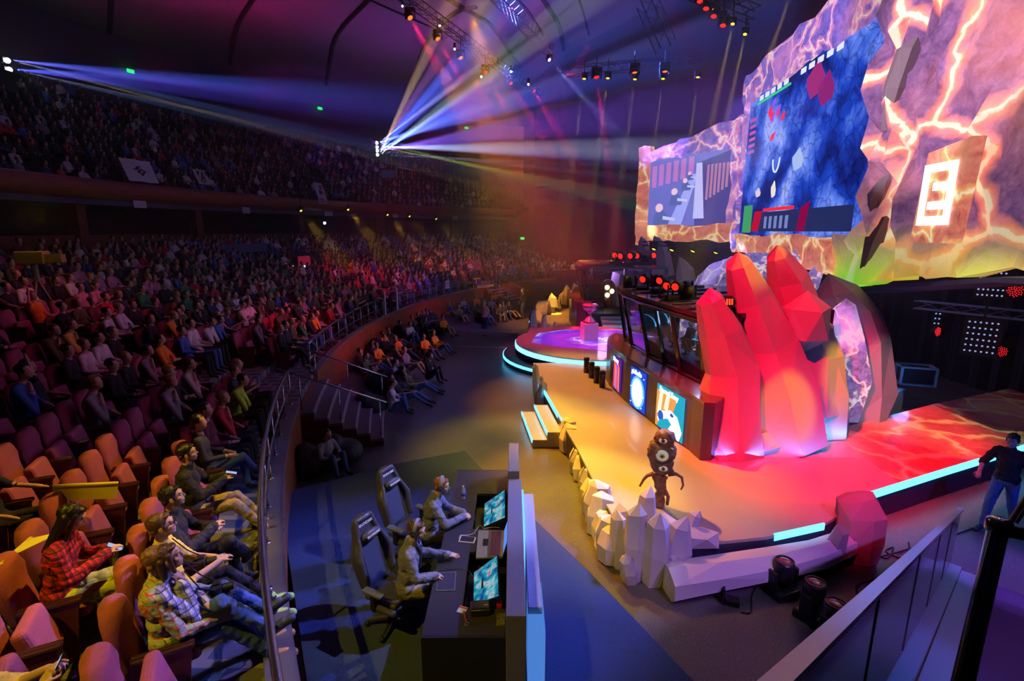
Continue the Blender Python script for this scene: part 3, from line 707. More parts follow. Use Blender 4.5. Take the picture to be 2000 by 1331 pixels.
# ---------------------------------------------------------------- rock dome behind the hand
dome = empty('rock_dome', (8.2, 17.2, 0), 0, 'round crumpled rock dome with projected violet veins behind the hand', 'set decoration')
bm = bmesh.new(); bmesh.ops.create_icosphere(bm, subdivisions=5, radius=1.0); mb = MB(); q = random.Random(4)
from mathutils import noise
for v in bm.verts:
    p = v.co.copy(); nn = noise.noise(p*3.0)*.10 + noise.noise(p*8)*.05
    v.co = Vector((p.x*2.5, p.y*2.2, p.z*2.7))*(1+nn)
mb.add([v.co.copy() + Vector((-.1, 0, 1.7)) for v in bm.verts], [[v.index for v in f.verts] for f in bm.faces]); bm.free()
mb.smooth = False; mb.build('dome_shell', MARBLE, dome)
for i in range(16):
    a = q.uniform(0, 2*PI); rr = q.uniform(.1, 1.0); x = .5+rr*math.cos(a); y = -.4+rr*math.sin(a)
    crystal_mb([(x, y, 3.4-.3*rr), (x*1.15, y*1.1, 4.0-.4*rr), (x*1.3, y*1.15, 4.6-.7*rr)], [.28, .2, .08], 5, 200+i, .5, .15).build('spike', MARBLE, dome)
# rock flank to the right of the hand
fl = empty('rock_flank', (8.8, 13, 0), 0, 'dark violet faceted rock wall between the hand and the black backstage', 'set decoration'); b0 = fl.location
crystal_mb([(8.7, 13.0, .2), (8.9, 13.0, 1.3), (8.8, 13.1, 2.4), (8.6, 13.2, 3.1), (8.4, 13.3, 3.6)], [1.15, 1.10, .95, .85, .55], 9, 71, .25, .12, b0).build('rock_block', mat('violet painted rock', (0.32, 0.27, 0.38), 0.6, bump=.3, bs=6), fl)
crystal_mb([(8.25, 12.15, .6), (8.35, 12.1, 1.6), (8.2, 12.15, 2.6), (8.0, 12.2, 3.4)], [.35, .42, .35, .25], 6, 75, .2, .2, b0).build('projected_rock', MARBLE, fl)
spot((3.0, 9.0, 10.0), (9.6, 12.4, 2.0), 1800, (1, 0.02, 0.03), 6, 0.2)

# ---------------------------------------------------------------- facade of screens
def rock_sheet(p0, p1, z0, z1, nu, nv, depth, seed, jit=0.28, zt0=None, zt1=None, zb0=None, zb1=None):
    """folded rock face between two plan points, with a back face so that it has a body"""
    q = random.Random(seed); mb = MB(); p0 = Vector((*p0, 0)); p1 = Vector((*p1, 0)); nrm = Vector((p1.y-p0.y, p0.x-p1.x, 0)).normalized()
    L_ = (p1-p0).length; vs = []
    for side in (0, 1):
        for j in range(nv+1):
            for i in range(nu+1):
                u = i/nu; v = j/nv
                if 0 < i < nu: u += q.uniform(-jit, jit)/nu
                if 0 < j < nv: v += q.uniform(-jit, jit)/nv
                zt = (zt0 if zt0 is not None else z1)*(1-u)+(zt1 if zt1 is not None else z1)*u
                zb = (zb0 if zb0 is not None else z0)*(1-u)+(zb1 if zb1 is not None else z0)*u
                d = q.uniform(0, depth) if side == 0 else -0.35
                if j in (0, nv): zj = q.uniform(-.12, .12)
                else: zj = 0
                p = p0 + (p1-p0)*u + nrm*d; p.z = zb+(zt-zb)*v+zj; vs.append(p)
    M_ = (nu+1)*(nv+1); fs = []
    for j in range(nv):
        for i in range(nu):
            a = j*(nu+1)+i; b_ = a+1; c = a+nu+2; d_ = a+nu+1
            fs += [(a, b_, c), (a, c, d_)] if q.random() < .5 else [(a, b_, d_), (b_, c, d_)]
            fs.append((M_+d_, M_+c, M_+b_, M_+a))
    rim = [i for i in range(nu+1)] + [j*(nu+1)+nu for j in range(1, nv+1)] + [nv*(nu+1)+i for i in range(nu-1, -1, -1)] + [j*(nu+1) for j in range(nv-1, 0, -1)]
    for i in range(len(rim)): a, b_ = rim[i], rim[(i+1) % len(rim)]; fs.append((b_, a, M_+a, M_+b_))
    mb.add(vs, fs); return mb

# game picture on the big screen
GAME, N, L, b = node_mat('blue game map picture')
tc = N.new('ShaderNodeTexCoord')
n1 = N.new('ShaderNodeTexNoise'); n1.inputs['Scale'].default_value = 0.55; n1.inputs['Detail'].default_value = 6
n2 = N.new('ShaderNodeTexVoronoi'); n2.feature = 'DISTANCE_TO_EDGE'; n2.inputs['Scale'].default_value = 2.2
wn = N.new('ShaderNodeTexNoise'); wn.inputs['Scale'].default_value = 1.5; wn.inputs['Detail'].default_value = 4
L.new(tc.outputs['Object'], n1.inputs['Vector']); L.new(tc.outputs['Object'], wn.inputs['Vector'])
ad = N.new('ShaderNodeMixRGB'); ad.blend_type = 'ADD'; ad.inputs['Fac'].default_value = 0.7
L.new(tc.outputs['Object'], ad.inputs['Color1']); L.new(wn.outputs['Color'], ad.inputs['Color2']); L.new(ad.outputs['Color'], n2.inputs['Vector'])
r1 = ramp(N, [(0.36, (0.004, 0.012, 0.16)), (0.46, (0.01, 0.05, 0.50)), (0.56, (0.10, 0.20, 0.80)), (0.66, (0.34, 0.42, 1.0))]); L.new(n1.outputs['Fac'], r1.inputs['Fac'])
r2 = ramp(N, [(0.0, (0.35, 0.35, 0.4)), (0.08, (1, 1, 1))]); L.new(n2.outputs['Distance'], r2.inputs['Fac'])
mu = N.new('ShaderNodeMixRGB'); mu.blend_type = 'MULTIPLY'; mu.inputs['Fac'].default_value = 0.85
L.new(r1.outputs['Color'], mu.inputs['Color1']); L.new(r2.outputs['Color'], mu.inputs['Color2'])
L.new(mu.outputs['Color'], b.inputs['Emission Color']); b.inputs['Emission Strength'].default_value = 1.1; b.inputs['Base Color'].default_value = (.004, .004, .006, 1); b.inputs['Specular IOR Level'].default_value = 0; b.inputs['Roughness'].default_value = 1

def screen_frame(o, pL, pR, z0, z1):
    """returns put(u0,u1,v0,v1,lift,mat,name): a rectangle on the screen, u from the far end, v upward"""
    A = Vector((*pL, 0)); B_ = Vector((*pR, 0)); nrm = Vector((B_.y-A.y, A.x-B_.x, 0)).normalized()
    def at(u, v, lift): p = A+(B_-A)*u + nrm*lift; p.z = z0+(z1-z0)*v; return p - o.location
    def put(pts, lift, m, name, parent=None, th=0.03):
        mb = MB(); n = len(pts); mb.add([at(u, v, lift) for u, v in pts]+[at(u, v, lift-th) for u, v in pts], [tuple(range(n)), tuple(range(2*n-1, n-1, -1))]+[(i, n+i, n+(i+1) % n, (i+1) % n) for i in range(n)])
        return mb.build(name, m, parent or o)
    return put
def rect(u0, u1, v0, v1): return [(u0, v0), (u1, v0), (u1, v1), (u0, v1)]
bs_ = empty('main_screen', (9.75, 18.5, 7.8), 0, 'largest screen, showing a blue game map with a red and black status bar', 'screen')
put = screen_frame(bs_, (10.18, 23.5), (9.33, 14.0), 5.0, 10.65)
put(rect(0, 1, 0, 1), 0.0, GAME, 'picture', th=.15)
E_ = lambda nm, c, s=1.0: glow(nm, c, s)
put(rect(.17, .95, .03, .16), .02, E_('status bar panel', (0.02, 0.03, 0.14), .8), 'status_bar')
put(rect(.05, .15, .02, .22), .02, E_('small map', (0.05, 0.35, 0.12), 1.0), 'small_map')
put(rect(.28, .56, .165, .185), .03, E_('red bar', (1, 0.02, 0.03)), 'red_bar')
put([(.16, .03), (.24, .03), (.27, .17), (.19, .17)], .03, E_('dark red block', (0.5, 0.0, 0.02)), 'portrait_block')
put([(.60, .03), (.66, .03), (.68, .20), (.62, .17)], .03, E_('black red block', (0.25, 0.0, 0.05)), 'item_block')
for i in range(5): put(rect(.30+.05*i, .325+.05*i, .05, .13), .03, E_('ability icon', (0.3, 0.4, 0.9), .6), 'icon')
for i in range(10): put(rect(.12+.06*i+(.08 if i > 4 else 0), .155+.06*i+(.08 if i > 4 else 0), .945, .975), .03, E_('hero strip icon', (0.8, 0.85, 1.0)), 'icon')
put(rect(.10, .42, .925, .938), .03, E_('green bar', (0.05, 0.7, 0.25)), 'green_bar')
for i in range(6): put(rect(.035, .10, .60+.045*i, .62+.045*i), .03, E_('list bar', (0.10, 0.55, 0.45) if i % 2 else (0.6, 0.1, 0.35)), 'list_bar')
q = random.Random(3)
for i in range(10):
    u, v = .30+q.uniform(-.07, .09), .75+q.uniform(-.13, .1); a = q.uniform(.01, .03)
    put([(u, v), (u+a, v+.01), (u+a*1.4, v+.05), (u+.005, v+.04)], .03, E_('red burst', (1, 0.03, 0.12)) if i % 3 else E_('violet burst', (0.35, 0.1, 1)), 'effect')
for i, (u, v, ru, rv, c) in enumerate(((.36, .30, .02, .05, (1, .9, .8)), (.2, .30, .025, .03, (.9, .7, .8)), (.62, .86, .06, .09, (.40, .03, .22)), (.70, .78, .05, .08, (.30, .02, .2)), (.55, .45, .04, .06, (.45, .6, 1)))):
    put([(u+ru*math.cos(2*PI*k/9)*(1+.2*math.sin(k*5)), v+rv*math.sin(2*PI*k/9)*(1+.2*math.cos(k*3))) for k in range(9)], .03, glow('picture patch %d' % i, c, .9), 'picture_patch')
pts = [(.36+.035*math.cos(PI+PI*k/10), .50+.09*math.sin(PI+PI*k/10)) for k in range(11)]
pts += [(.36+.028*math.cos(PI+PI*k/10), .50+.08*math.sin(PI+PI*k/10)) for k in range(10, -1, -1)]
put(pts, .035, E_('pale ring', (.8, .85, 1)), 'selection_ring')
text('caption', 'RUHUB', .34, E_('caption white', (1, 1, 1)), bs_, (-.10-.0, -2.05, -2.25), (PI/2, 0, R(-95)), .01, .01)
text('caption', 'SECRET', .3, E_('caption white', (1, 1, 1)), bs_, (-.20, -2.9, 2.62), (PI/2, 0, R(-95)), .01, .008)

ls = empty('side_screen', (9.3, 28.5, 7.2), 0, 'smaller screen to the left, showing a row of players at desks in a long room', 'screen')
put = screen_frame(ls, (7.9, 31.0), (10.8, 26.0), 5.45, 9.15)
put(rect(0, 1, 0, 1), 0, E_('side picture ground', (0.16, 0.17, 0.62), 1.0), 'picture', th=.15)
put([(.62, .0), (.98, .0), (.98, .98), (.60, .86)], .02, E_('side picture aisle', (0.07, 0.06, 0.30), 1.0), 'aisle')
put([(.30, .02), (.46, .02), (.62, .72), (.55, .72)], .03, E_('side picture desk', (0.38, 0.42, 1.0), 1.0), 'desk')
put([(.60, .10), (.72, .10), (.66, .86), (.60, .86)], .038, E_('side picture rail', (0.55, 0.55, 1.0), 1.0), 'bright_wall', th=.02)
for i in range(6): put(rect(.06+.09*i, .115+.09*i, .58+.02*i, .90+.012*i), .03, E_('side picture windows', (0.62, 0.55, 1.0) if i % 2 else (.55, .2, .6), 1.0), 'window_picture')
for i, (u, v, s_) in enumerate(((.10, .02, .22), (.30, .30, .17), (.44, .50, .12), (.50, .64, .08))):
    put([(u, v), (u+s_*.9, v), (u+s_*.95, v+s_*.45), (u+s_*.55, v+s_), (u+s_*.1, v+s_*.8)], .04, E_('side picture player', (0.10, 0.14, 0.45), 1.0), 'player_picture')
    put([(u+s_*(.35+.22*math.cos(2*PI*k/10)), v+s_*(1.15+.3*math.sin(2*PI*k/10))) for k in range(10)], .05, E_('side picture head', (0.95, 0.6, 0.75), 1.0), 'player_picture')
    put([(u+s_*.6, v+s_*.35), (u+s_*1.3, v+s_*.25), (u+s_*1.3, v+s_*.42), (u+s_*.6, v+s_*.6)], .05, E_('side picture arm', (0.6, 0.65, 1.0), 1.0), 'player_picture')
for i in range(6): put(rect(.72+.04*i, .745+.04*i, .35+.03*i, .82), .03, E_('side picture booth', (0.55, 0.25, 0.5), .8), 'window_picture')

# rock frames (each a set piece)
def piece(name, label, parts, cat='set wall'):
    o = empty(name, (parts[0][0][0][0], parts[0][0][0][1], 0), 0, label, cat)
    for i, (args, m, kw) in enumerate(parts):
        t = rock_sheet(*args, **kw); t.v = [tuple(Vector(v)-o.location) for v in t.v]; t.build('rock_face', m, o)
    return o
piece('rock_surround', 'jagged rock frame with fire picture around the smaller screen', [
    (((7.45, 31.4), (7.98, 30.9), 4.3, 9.9, 2, 9, .25, 1), LAVA3, {}), (((10.75, 26.1), (11.0, 25.6), 4.7, 10.2, 2, 8, .25, 2), LAVA2, {}),
    (((7.5, 31.3), (10.95, 25.8), 4.75, 5.45, 9, 2, .25, 3), LAVA3, dict(zb0=4.6, zb1=4.7)), (((7.6, 31.2), (10.95, 25.8), 9.1, 9.8, 9, 2, .2, 4), LAVA2, dict(zt0=9.5, zt1=10.5))])
piece('rock_surround', 'jagged rock frame with fire and ice picture around the largest screen', [
    (((10.35, 24.2), (10.2, 23.45), 4.4, 11.6, 2, 11, .3, 5), LAVA2, {}),
    (((10.3, 24.0), (9.36, 14.0), 10.55, 11.5, 12, 2, .3, 6), LAVA2, dict(zt0=11.6, zt1=12.3)), (((10.25, 24.0), (9.45, 15.0), 4.2, 5.02, 11, 2, .3, 7), LAVA3, dict(zb0=4.3, zb1=4.0)),
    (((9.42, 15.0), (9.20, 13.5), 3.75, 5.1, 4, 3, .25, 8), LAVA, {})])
rw = piece('lava_wall', 'tall lava rock wall picture to the right of the largest screen', [
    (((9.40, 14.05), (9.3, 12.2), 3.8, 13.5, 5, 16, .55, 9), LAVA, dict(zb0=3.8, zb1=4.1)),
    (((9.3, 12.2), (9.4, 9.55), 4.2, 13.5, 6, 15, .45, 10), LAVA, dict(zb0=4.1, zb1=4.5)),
    (((9.7, 8.9), (9.0, 7.2), 4.4, 12.5, 4, 12, .5, 11), LAVA2, {})])
SHARD = mat('grey brown rock shard', (.34, .27, .28), .8, bump=.3, bs=5)
for pp, rr, sd in (([(1742, 255, 13.2), (1765, 170, 13.0), (1790, 95, 12.8)], [.12, .30, .24], 31), ([(1718, 420, 13.2), (1730, 385, 13.1), (1740, 352, 13.0)], [.12, .26, .14], 32), ([(1700, 528, 13.2), (1725, 470, 13.0), (1745, 425, 12.9)], [.10, .25, .18], 33)):
    crystal_mb([V(*p)-Vector((.15, 0, 0)) for p in pp], rr, 6, sd, .3, .15, rw.location).build('shard', SHARD, rw)
ep = empty('emblem_panel', (9.0, 10.85, 5.9), 0, 'tilted stone panel with a glowing white square emblem', 'sign')
put = screen_frame(ep, (8.95, 11.65), (8.75, 10.25), 4.95, 6.95)
put([(0, 0), (.9, .0), (1.0, 1.0), (.12, .93)], .06, LAVA3, 'stone_slab', th=.25)
gw = E_('white emblem light', (0.92, 1.0, 1.0), 2.6)
bars = [rect(.16, .26, .18, .80), rect(.74, .84, .18, .80), rect(.16, .84, .72, .80), rect(.16, .84, .18, .27), rect(.42, .76, .53, .61), rect(.36, .76, .34, .42)]
for bb in bars: put(bb, .12, gw, 'emblem_bar', th=.05)
# underside beam of the facade
m = MB(); ys = [(14.2, 3.62), (12.2, 3.95), (9.6, 4.35), (8.6, 4.4)]; vs = []
for y, z in ys: vs += [(9.0, y, z), (10.6, y, z+.05), (10.6, y, z-.12), (9.0, y, z-.10)]
m.add(vs, [(4*i+j, 4*i+(j+1) % 4, 4*i+4+(j+1) % 4, 4*i+4+j) for i in range(3) for j in range(4)]+[(3, 2, 1, 0), (12, 13, 14, 15)])
o = m.build('facade_underframe', mat('navy underside plate', (0.04, 0.05, 0.12), .6)); tag(o, 'grey underside plate below the lava wall', 'set wall')
# unseen area lamps before the screens carry the pictures' warm and cold spill
area((9.0, 18.5, 7.5), (0, 18.5, 1.0), 110, (0.15, 0.25, 1.0), 8, 5)
area((8.6, 11.5, 7.0), (0, 10.0, 0.0), 22, (1.0, 0.35, 0.25), 3, 5)
spot((-5.0, 8.0, 11.0), (9.3, 12.2, 8.6), 9000, (0.95, 0.72, 1.0), 20, .3, .02, 'projector_light')
spot((-3.0, 10.0, 12.0), (9.8, 20.5, 10.5), 5000, (0.55, 0.5, 1.0), 30, .3, .02, 'projector_light')

# ---------------------------------------------------------------- people
SKIN = mat('skin', (0.60, 0.36, 0.26), 0.55, bump=0.05, bs=60)
EYEW = mat('eye white', (0.75, 0.75, 0.75), 0.25); EYED = mat('eye iris', (0.03, 0.02, 0.02), 0.2)
def cloth(name, c, r=0.85): return mat('cloth ' + name, c, r, bump=0.55, bs=14, var=0.12, vs=6)
def plaid(name, c0, c1, c2, sc=9.0):
    sc *= 1.6
    m, N, L, b = node_mat('plaid ' + name)
    tc = N.new('ShaderNodeTexCoord'); out = None
    base = N.new('ShaderNodeRGB'); base.outputs[0].default_value = (*c0, 1); out = base.outputs[0]
    for ax, s_, c, wd in (('Z', sc, c1, .5), ('DIAG', sc, c1, .5), ('Z', sc*1.0, c2, .12), ('DIAG', sc, c2, .12)):
        sp = N.new('ShaderNodeSeparateXYZ'); L.new(tc.outputs['Object'], sp.inputs[0])
        if ax == 'Z': src = sp.outputs[2]
        else:
            a = N.new('ShaderNodeMath'); a.operation = 'SUBTRACT'; L.new(sp.outputs[0], a.inputs[0]); L.new(sp.outputs[1], a.inputs[1]); src = a.outputs[0]
        mu = N.new('ShaderNodeMath'); mu.operation = 'MULTIPLY'; mu.inputs[1].default_value = s_; L.new(src, mu.inputs[0])
        fr = N.new('ShaderNodeMath'); fr.operation = 'FRACT'; L.new(mu.outputs[0], fr.inputs[0])
        lt = N.new('ShaderNodeMath'); lt.operation = 'LESS_THAN'; lt.inputs[1].default_value = wd; L.new(fr.outputs[0], lt.inputs[0])
        sc_ = N.new('ShaderNodeMath'); sc_.operation = 'MULTIPLY'; sc_.inputs[1].default_value = .55 if wd > .3 else .9; L.new(lt.outputs[0], sc_.inputs[0])
        mx = N.new('ShaderNodeMixRGB'); mx.inputs['Color2'].default_value = (*c, 1); L.new(sc_.outputs[0], mx.inputs['Fac']); L.new(out, mx.inputs['Color1']); out = mx.outputs['Color']
    L.new(out, b.inputs['Base Color']); b.inputs['Roughness'].default_value = .85
    n = N.new('ShaderNodeTexNoise'); n.inputs['Scale'].default_value = 14; L.new(tc.outputs['Object'], n.inputs['Vector']); bumpy(N, L, b, n.outputs['Fac'], .5)
    return m
def hairm(name, c): return mat('hair ' + name, c, 0.42, bump=0.35, bs=28, var=0.3, vs=22)
HB = hairm('black', (0.012, 0.009, 0.008)); HBR = hairm('brown', (0.09, 0.045, 0.02)); HL = hairm('light brown', (0.25, 0.13, 0.055))

Vc = Vector
def seated(lean=0.0, feet=.50, knee=.46, kz=.54, spread=.11, hip=.52, az=None, arms=None, cross=False):
    """joints of a seated figure facing +Y, origin on the floor under the hip"""
    J = {}; t = math.sin(lean); c = math.cos(lean)
    def up(h, y=0): return Vc((0, y*c + t*h, hip + h*c - y*t))
    J['pel'] = Vc((0, 0, hip)); J['waist'] = up(.19, -.01); J['chest'] = up(.40, -.03); J['neck'] = up(.575, -.02); J['nt'] = up(.65, .0); J['head'] = up(.765, .02)
    for s, n in ((-1, 'L'), (1, 'R')):
        sh = up(.52, -.03); sh.x = .175*s; J['sh'+n] = sh
        J['hip'+n] = Vc((.085*s, .02, hip-.02)); J['kn'+n] = Vc((spread*s, knee, kz)); J['an'+n] = Vc((spread*s*1.05, feet, .11)); J['to'+n] = Vc((spread*s*1.25, feet+.17, .045))
        J['el'+n] = sh + Vc((.06*s, .06, -.27)); J['wr'+n] = Vc((.09*s, .27, hip+.20))
    if cross: J['knR'] = Vc((.02, .46, kz+.10)); J['anR'] = Vc((-.16, .62, kz-.22)); J['toR'] = Vc((-.17, .76, kz-.14))
    if arms:
        for k, v in arms.items(): J[k] = Vc(v)
    return J
def standing(lean=0.0, step=0.0, arms=None, h=1.0):
    J = {}; J['pel'] = Vc((0, 0, .94*h)); t = math.sin(lean); c = math.cos(lean)
    def up(a, y=0): return Vc((0, y*c + t*a, .94*h + a*c - y*t))
    J['waist'] = up(.18); J['chest'] = up(.38, -.01); J['neck'] = up(.56, -.01); J['nt'] = up(.63, .0); J['head'] = up(.74, .02)
    for s, n in ((-1, 'L'), (1, 'R')):
        sh = up(.50, -.01); sh.x = .175*s; J['sh'+n] = sh
        J['hip'+n] = Vc((.09*s, 0, .90*h)); J['kn'+n] = Vc((.10*s, .04+step*.35*s, .49*h)); J['an'+n] = Vc((.11*s, -.02+step*.6*s, .09+(.05 if step and s < 0 else 0))); J['to'+n] = J['an'+n] + Vc((.02*s, .17, -.05))
        J['el'+n] = sh + Vc((.08*s, -.02, -.28)); J['wr'+n] = sh + Vc((.08*s, .14, -.50))
    if arms:
        for k, v in arms.items(): J[k] = Vc(v)
    return J
def floorsit(lean=-.25, knee=(.38, .42), feet=.62, arms=None):
    J = seated(lean, feet=feet, knee=knee[0], kz=knee[1], hip=.17, spread=.13, arms=None)
    for s, n in ((-1, 'L'), (1, 'R')): J['wr'+n] = Vc((.07*s, .30, .42)); J['el'+n] = J['sh'+n]+Vc((.07*s, .10, -.22))
    if arms:
        for k, v in arms.items(): J[k] = Vc(v)
    return J

def head_prims(mb, c, M, low=False):
    def P(x, y, z): return c + M @ Vc((x, y, z))
    def bl(p, r, nu=16, nv=12): mb.ball(P(*p), r, nu, nv, M)
    bl((0, -.012, .030), (.077, .098, .092)); bl((0, .022, -.035), (.062, .072, .082)); bl((0, .055, -.085), (.032, .032, .028))
    mb.cap(P(0, .086, .018), P(0, .106, -.022), .007, .0115, 8)
    if low: return
    mb.cap(P(-.036, .080, .036), P(.036, .080, .036), .014, .014, 8)
    for s in (-1, 1):
        bl((.043*s, .060, -.022), (.022, .024, .022), 10, 8); bl((.079*s, -.006, -.008), (.010, .022, .034), 10, 8)
        bl((.009*s, .098, -.027), (.008, .009, .007), 8, 6)
    mb.cap(P(-.018, .084, -.058), P(.018, .084, -.058), .010, .010, 8); mb.cap(P(-.015, .082, -.069), P(.015, .082, -.069), .010, .010, 8)
def hand_prims(mb, w, d, nrm, side, curl=.5, spread=.10):
    """palm, four unequal bent fingers and a side thumb. w wrist, d pointing direction, nrm palm normal"""
    d = Vc(d).normalized(); nrm = Vc(nrm); nrm = (nrm - d*nrm.dot(d)).normalized(); x = d.cross(nrm)*side
    M = Matrix((x, d, nrm)).transposed()
    mb.ball(w + d*.050, (.041, .052, .015), 12, 8, M); mb.ball(w + d*.028, (.030, .036, .018), 12, 8, M)
    for i, (ox, ln) in enumerate(((-.030, .064), (-.010, .076), (.011, .072), (.031, .056))):
        p = w + d*.088 + x*ox - (d*.008 if i == 3 else d*0); a = 0.15; fd = (d + x*spread*(i-1.5)).normalized()
        for sgm, f in enumerate((.44, .32, .26)):
            a += curl*(.55+.35*sgm); v = fd*math.cos(a) + nrm*math.sin(a); e = p + v*ln*f; r = .0092-.0010*sgm
            mb.cap(p, e, r, r*.92, 8); p = e
    p = w + d*.030 - x*.034; v = (d*.75 - x*.65 + nrm*.25).normalized(); e = p + v*.038; mb.cap(p, e, .0125, .0105, 8)
    v2 = (d*.9 - x*.15 + nrm*(.25+curl*.5)).normalized(); mb.cap(e, e+v2*.030, .0105, .009, 8)

WR = bpy.data.textures.new('wrinkles', 'CLOUDS'); WR.noise_scale = .07; WR.noise_depth = 2
def remeshed(mb, name, m, vox, smooth=2, parent=None, dec=None, wr=0):
    o = mb.build(name, m, parent)
    r = o.modifiers.new('r', 'REMESH'); r.mode = 'VOXEL'; r.voxel_size = vox; r.use_smooth_shade = True
    if smooth: s_ = o.modifiers.new('s', 'SMOOTH'); s_.iterations = smooth; s_.factor = .5
    if wr: w_ = o.modifiers.new('w', 'DISPLACE'); w_.texture = WR; w_.strength = wr; w_.mid_level = .45; w_.texture_coords = 'LOCAL'
    if dec: d_ = o.modifiers.new('d', 'DECIMATE'); d_.ratio = dec
    return baked(o)
def rotm(yaw=0, pitch=0, roll=0): return Euler((pitch, roll, yaw)).to_matrix()

def limbs(mb, J, inflate=0.0, which=('torso', 'arms', 'legs'), sleeve=1.0, leg=1.0, wide=1.0, coat=False):
    g = inflate
    if 'torso' in which:
        ch = (J['neck']-J['pel']).normalized(); x = Vc((1, 0, 0)); y = ch.cross(x)*-1; M = Matrix((x, y, ch)).transposed()
        mb.ball(J['pel']+ch*.03, (.165*wide+g, .125+g, .12+g), 18, 12, M); mb.ball(J['waist'], (.145*wide+g, .105+g, .15+g), 18, 12, M)
        mb.ball(J['chest'], (.165*wide+g, .115+g, .17+g), 18, 12, M)
        mb.cap(J['shL']*.95+J['shR']*.05, J['shR']*.95+J['shL']*.05, .058+g, .058+g); mb.cap(J['chest']+ch*.06, J['neck']-ch*.0, .09+g, .055+g)
    if 'arms' in which:
        for n in 'LR':
            mb.cap(J['sh'+n], J['el'+n], .052+g, .040+g)
            if sleeve > .5:
                w = J['el'+n].lerp(J['wr'+n], min(1, (sleeve-.5)*2)); mb.cap(J['el'+n], w, .040+g, .030+g*1.2)
    if 'legs' in which:
        for n in 'LR':
            mb.cap(J['hip'+n], J['kn'+n], .082+g, .056+g)
            a = J['kn'+n].lerp(J['an'+n], leg); mb.cap(J['kn'+n], a, .056+g, (.056+(.036-.056)*leg)+g*1.1)
PID = [0]
def person(J, top, bot, hair, look=(0, 0, 0), shoes=None, hands=None, sleeve=1.0, leg=1.0, hairstyle='short', vox=.006, glasses=False, name='person', skin=SKIN, wide=1.0, curl=(.5, .5), pn=None, extra=None):
    o = empty(name); c = J['head']; M = rotm(*look)
    b = MB(); limbs(b, J, 0.0, wide=wide); b.cap(J['neck'], J['nt']+Vc((0, 0, .03)), .056, .052); b.cap(J['nt'], c+M @ Vc((0, -.02, -.03)), .052, .05); head_prims(b, c, M)
    for n, s in (('L', -1), ('R', 1)):
        w = J['wr'+n]; b.cap(J['el'+n], w, .040, .026)
        if hands and n in hands: d, nr = hands[n]
        else: d = (w-J['el'+n]).normalized(); nr = Vc((0, 0, -1))
        hand_prims(b, w, d, nr, s, curl[0] if n == 'L' else curl[1])
    remeshed(b, 'body', skin, vox, 1, o)
    t = MB(); limbs(t, J, .019, ('torso', 'arms'), sleeve=sleeve, wide=wide)
    hem = J['pel'] + (J['waist']-J['pel'])*.25; t.ball(hem, (.18*wide, .145, .09), 18, 10)
    t.cap(J['neck']-Vc((0, 0, .02)), J['neck']+(J['nt']-J['neck'])*.35, .075, .066)
    remeshed(t, 'top', top, .009, 2, o, wr=.035)
    l = MB(); limbs(l, J, .017, ('legs',), leg=leg); l.ball(J['pel'], (.165*wide+.012, .14, .115), 18, 12)
    remeshed(l, 'trousers', bot, .010, 2, o, wr=.028)
    for n in 'LR':
        s_ = MB(); a, e = J['an'+n], J['to'+n]; d = (e-a).normalized(); s_.cap(a-Vc((0, 0, .02))-d*.03, a+Vc((0, 0, .02)), .045, .048)
        s_.cap(a-d*.045-Vc((0, 0, .045)), e+d*.02, .040, .043); s_.cap(a-Vc((0, 0, .03)), e-d*.05, .045, .047)
        remeshed(s_, 'shoe', shoes or mat('dark shoe', (.03, .03, .035), .5), .008, 1, o)
    h = MB()
    def P(x, y, z): return c + M @ Vc((x, y, z))
    h.ball(P(0, -.026, .045), (.087, .100, .090), 20, 14, M)
    q = random.Random(PID[0]); PID[0] += 1
    for i in range(34):
        a = q.uniform(0, 2*PI); e = q.uniform(.25, 1.35); p = Vc((.080*math.cos(a)*math.sin(e), -.03+.092*math.sin(a)*math.sin(e), .052+.082*math.cos(e)))
        if p.y > .055 and p.z < .07: continue
        h.cap(P(*p), P(p.x*1.03, p.y*1.03+.004, p.z-.03), .011, .008, 8)
    h.ball(P(0, .052, .092), (.055, .034, .024), 14, 8, M)
    if hairstyle in ('long', 'bob'):
        ln = .34 if hairstyle == 'long' else .15
        for sx in (-1, -.4, .4, 1): h.cap(P(.07*sx, -.045-.03*(1-abs(sx)), .02), P(.075*sx, -.06-.04*(1-abs(sx)), -ln*(1-.15*abs(sx))), .038, .028)
        for sx in (-1, 1): h.cap(P(.072*sx, .02, .05), P(.078*sx, .025, -ln*.7), .020, .018)
    else:
        h.cap(P(-.06, -.07, -.01), P(.06, -.07, -.01), .030, .030); h.cap(P(-.035, -.082, -.04), P(.035, -.082, -.04), .020, .020)
        for sx in (-1, 1): h.cap(P(.076*sx, .015, .03), P(.076*sx, .022, -.012), .012, .008, 8)
    if hairstyle == 'cap':
        pass
    remeshed(h, 'hair', hair, .0065, 1, o)
    if hairstyle == 'cap':
        k = MB(); k.ball(P(0, -.018, .062), (.092, .106, .082), 20, 12, M); k.cap(P(-.03, .08, .062), P(-.03, .15, .045), .03, .02); k.cap(P(.03, .08, .062), P(.03, .15, .045), .03, .02); k.cap(P(0, .08, .064), P(0, .165, .045), .03, .02)
        remeshed(k, 'baseball_cap', cloth('cap', (.02, .02, .03)), .007, 2, o)
    for s in (-1, 1):
        e = MB(); e.smooth = True; e.ball(P(.030*s, .0805, .010), .0115, 10, 8); e.cur = 1; e.ball(P(.030*s, .0885, .010), .0060, 8, 6)
        e.build('eye', [EYEW, EYED], o)
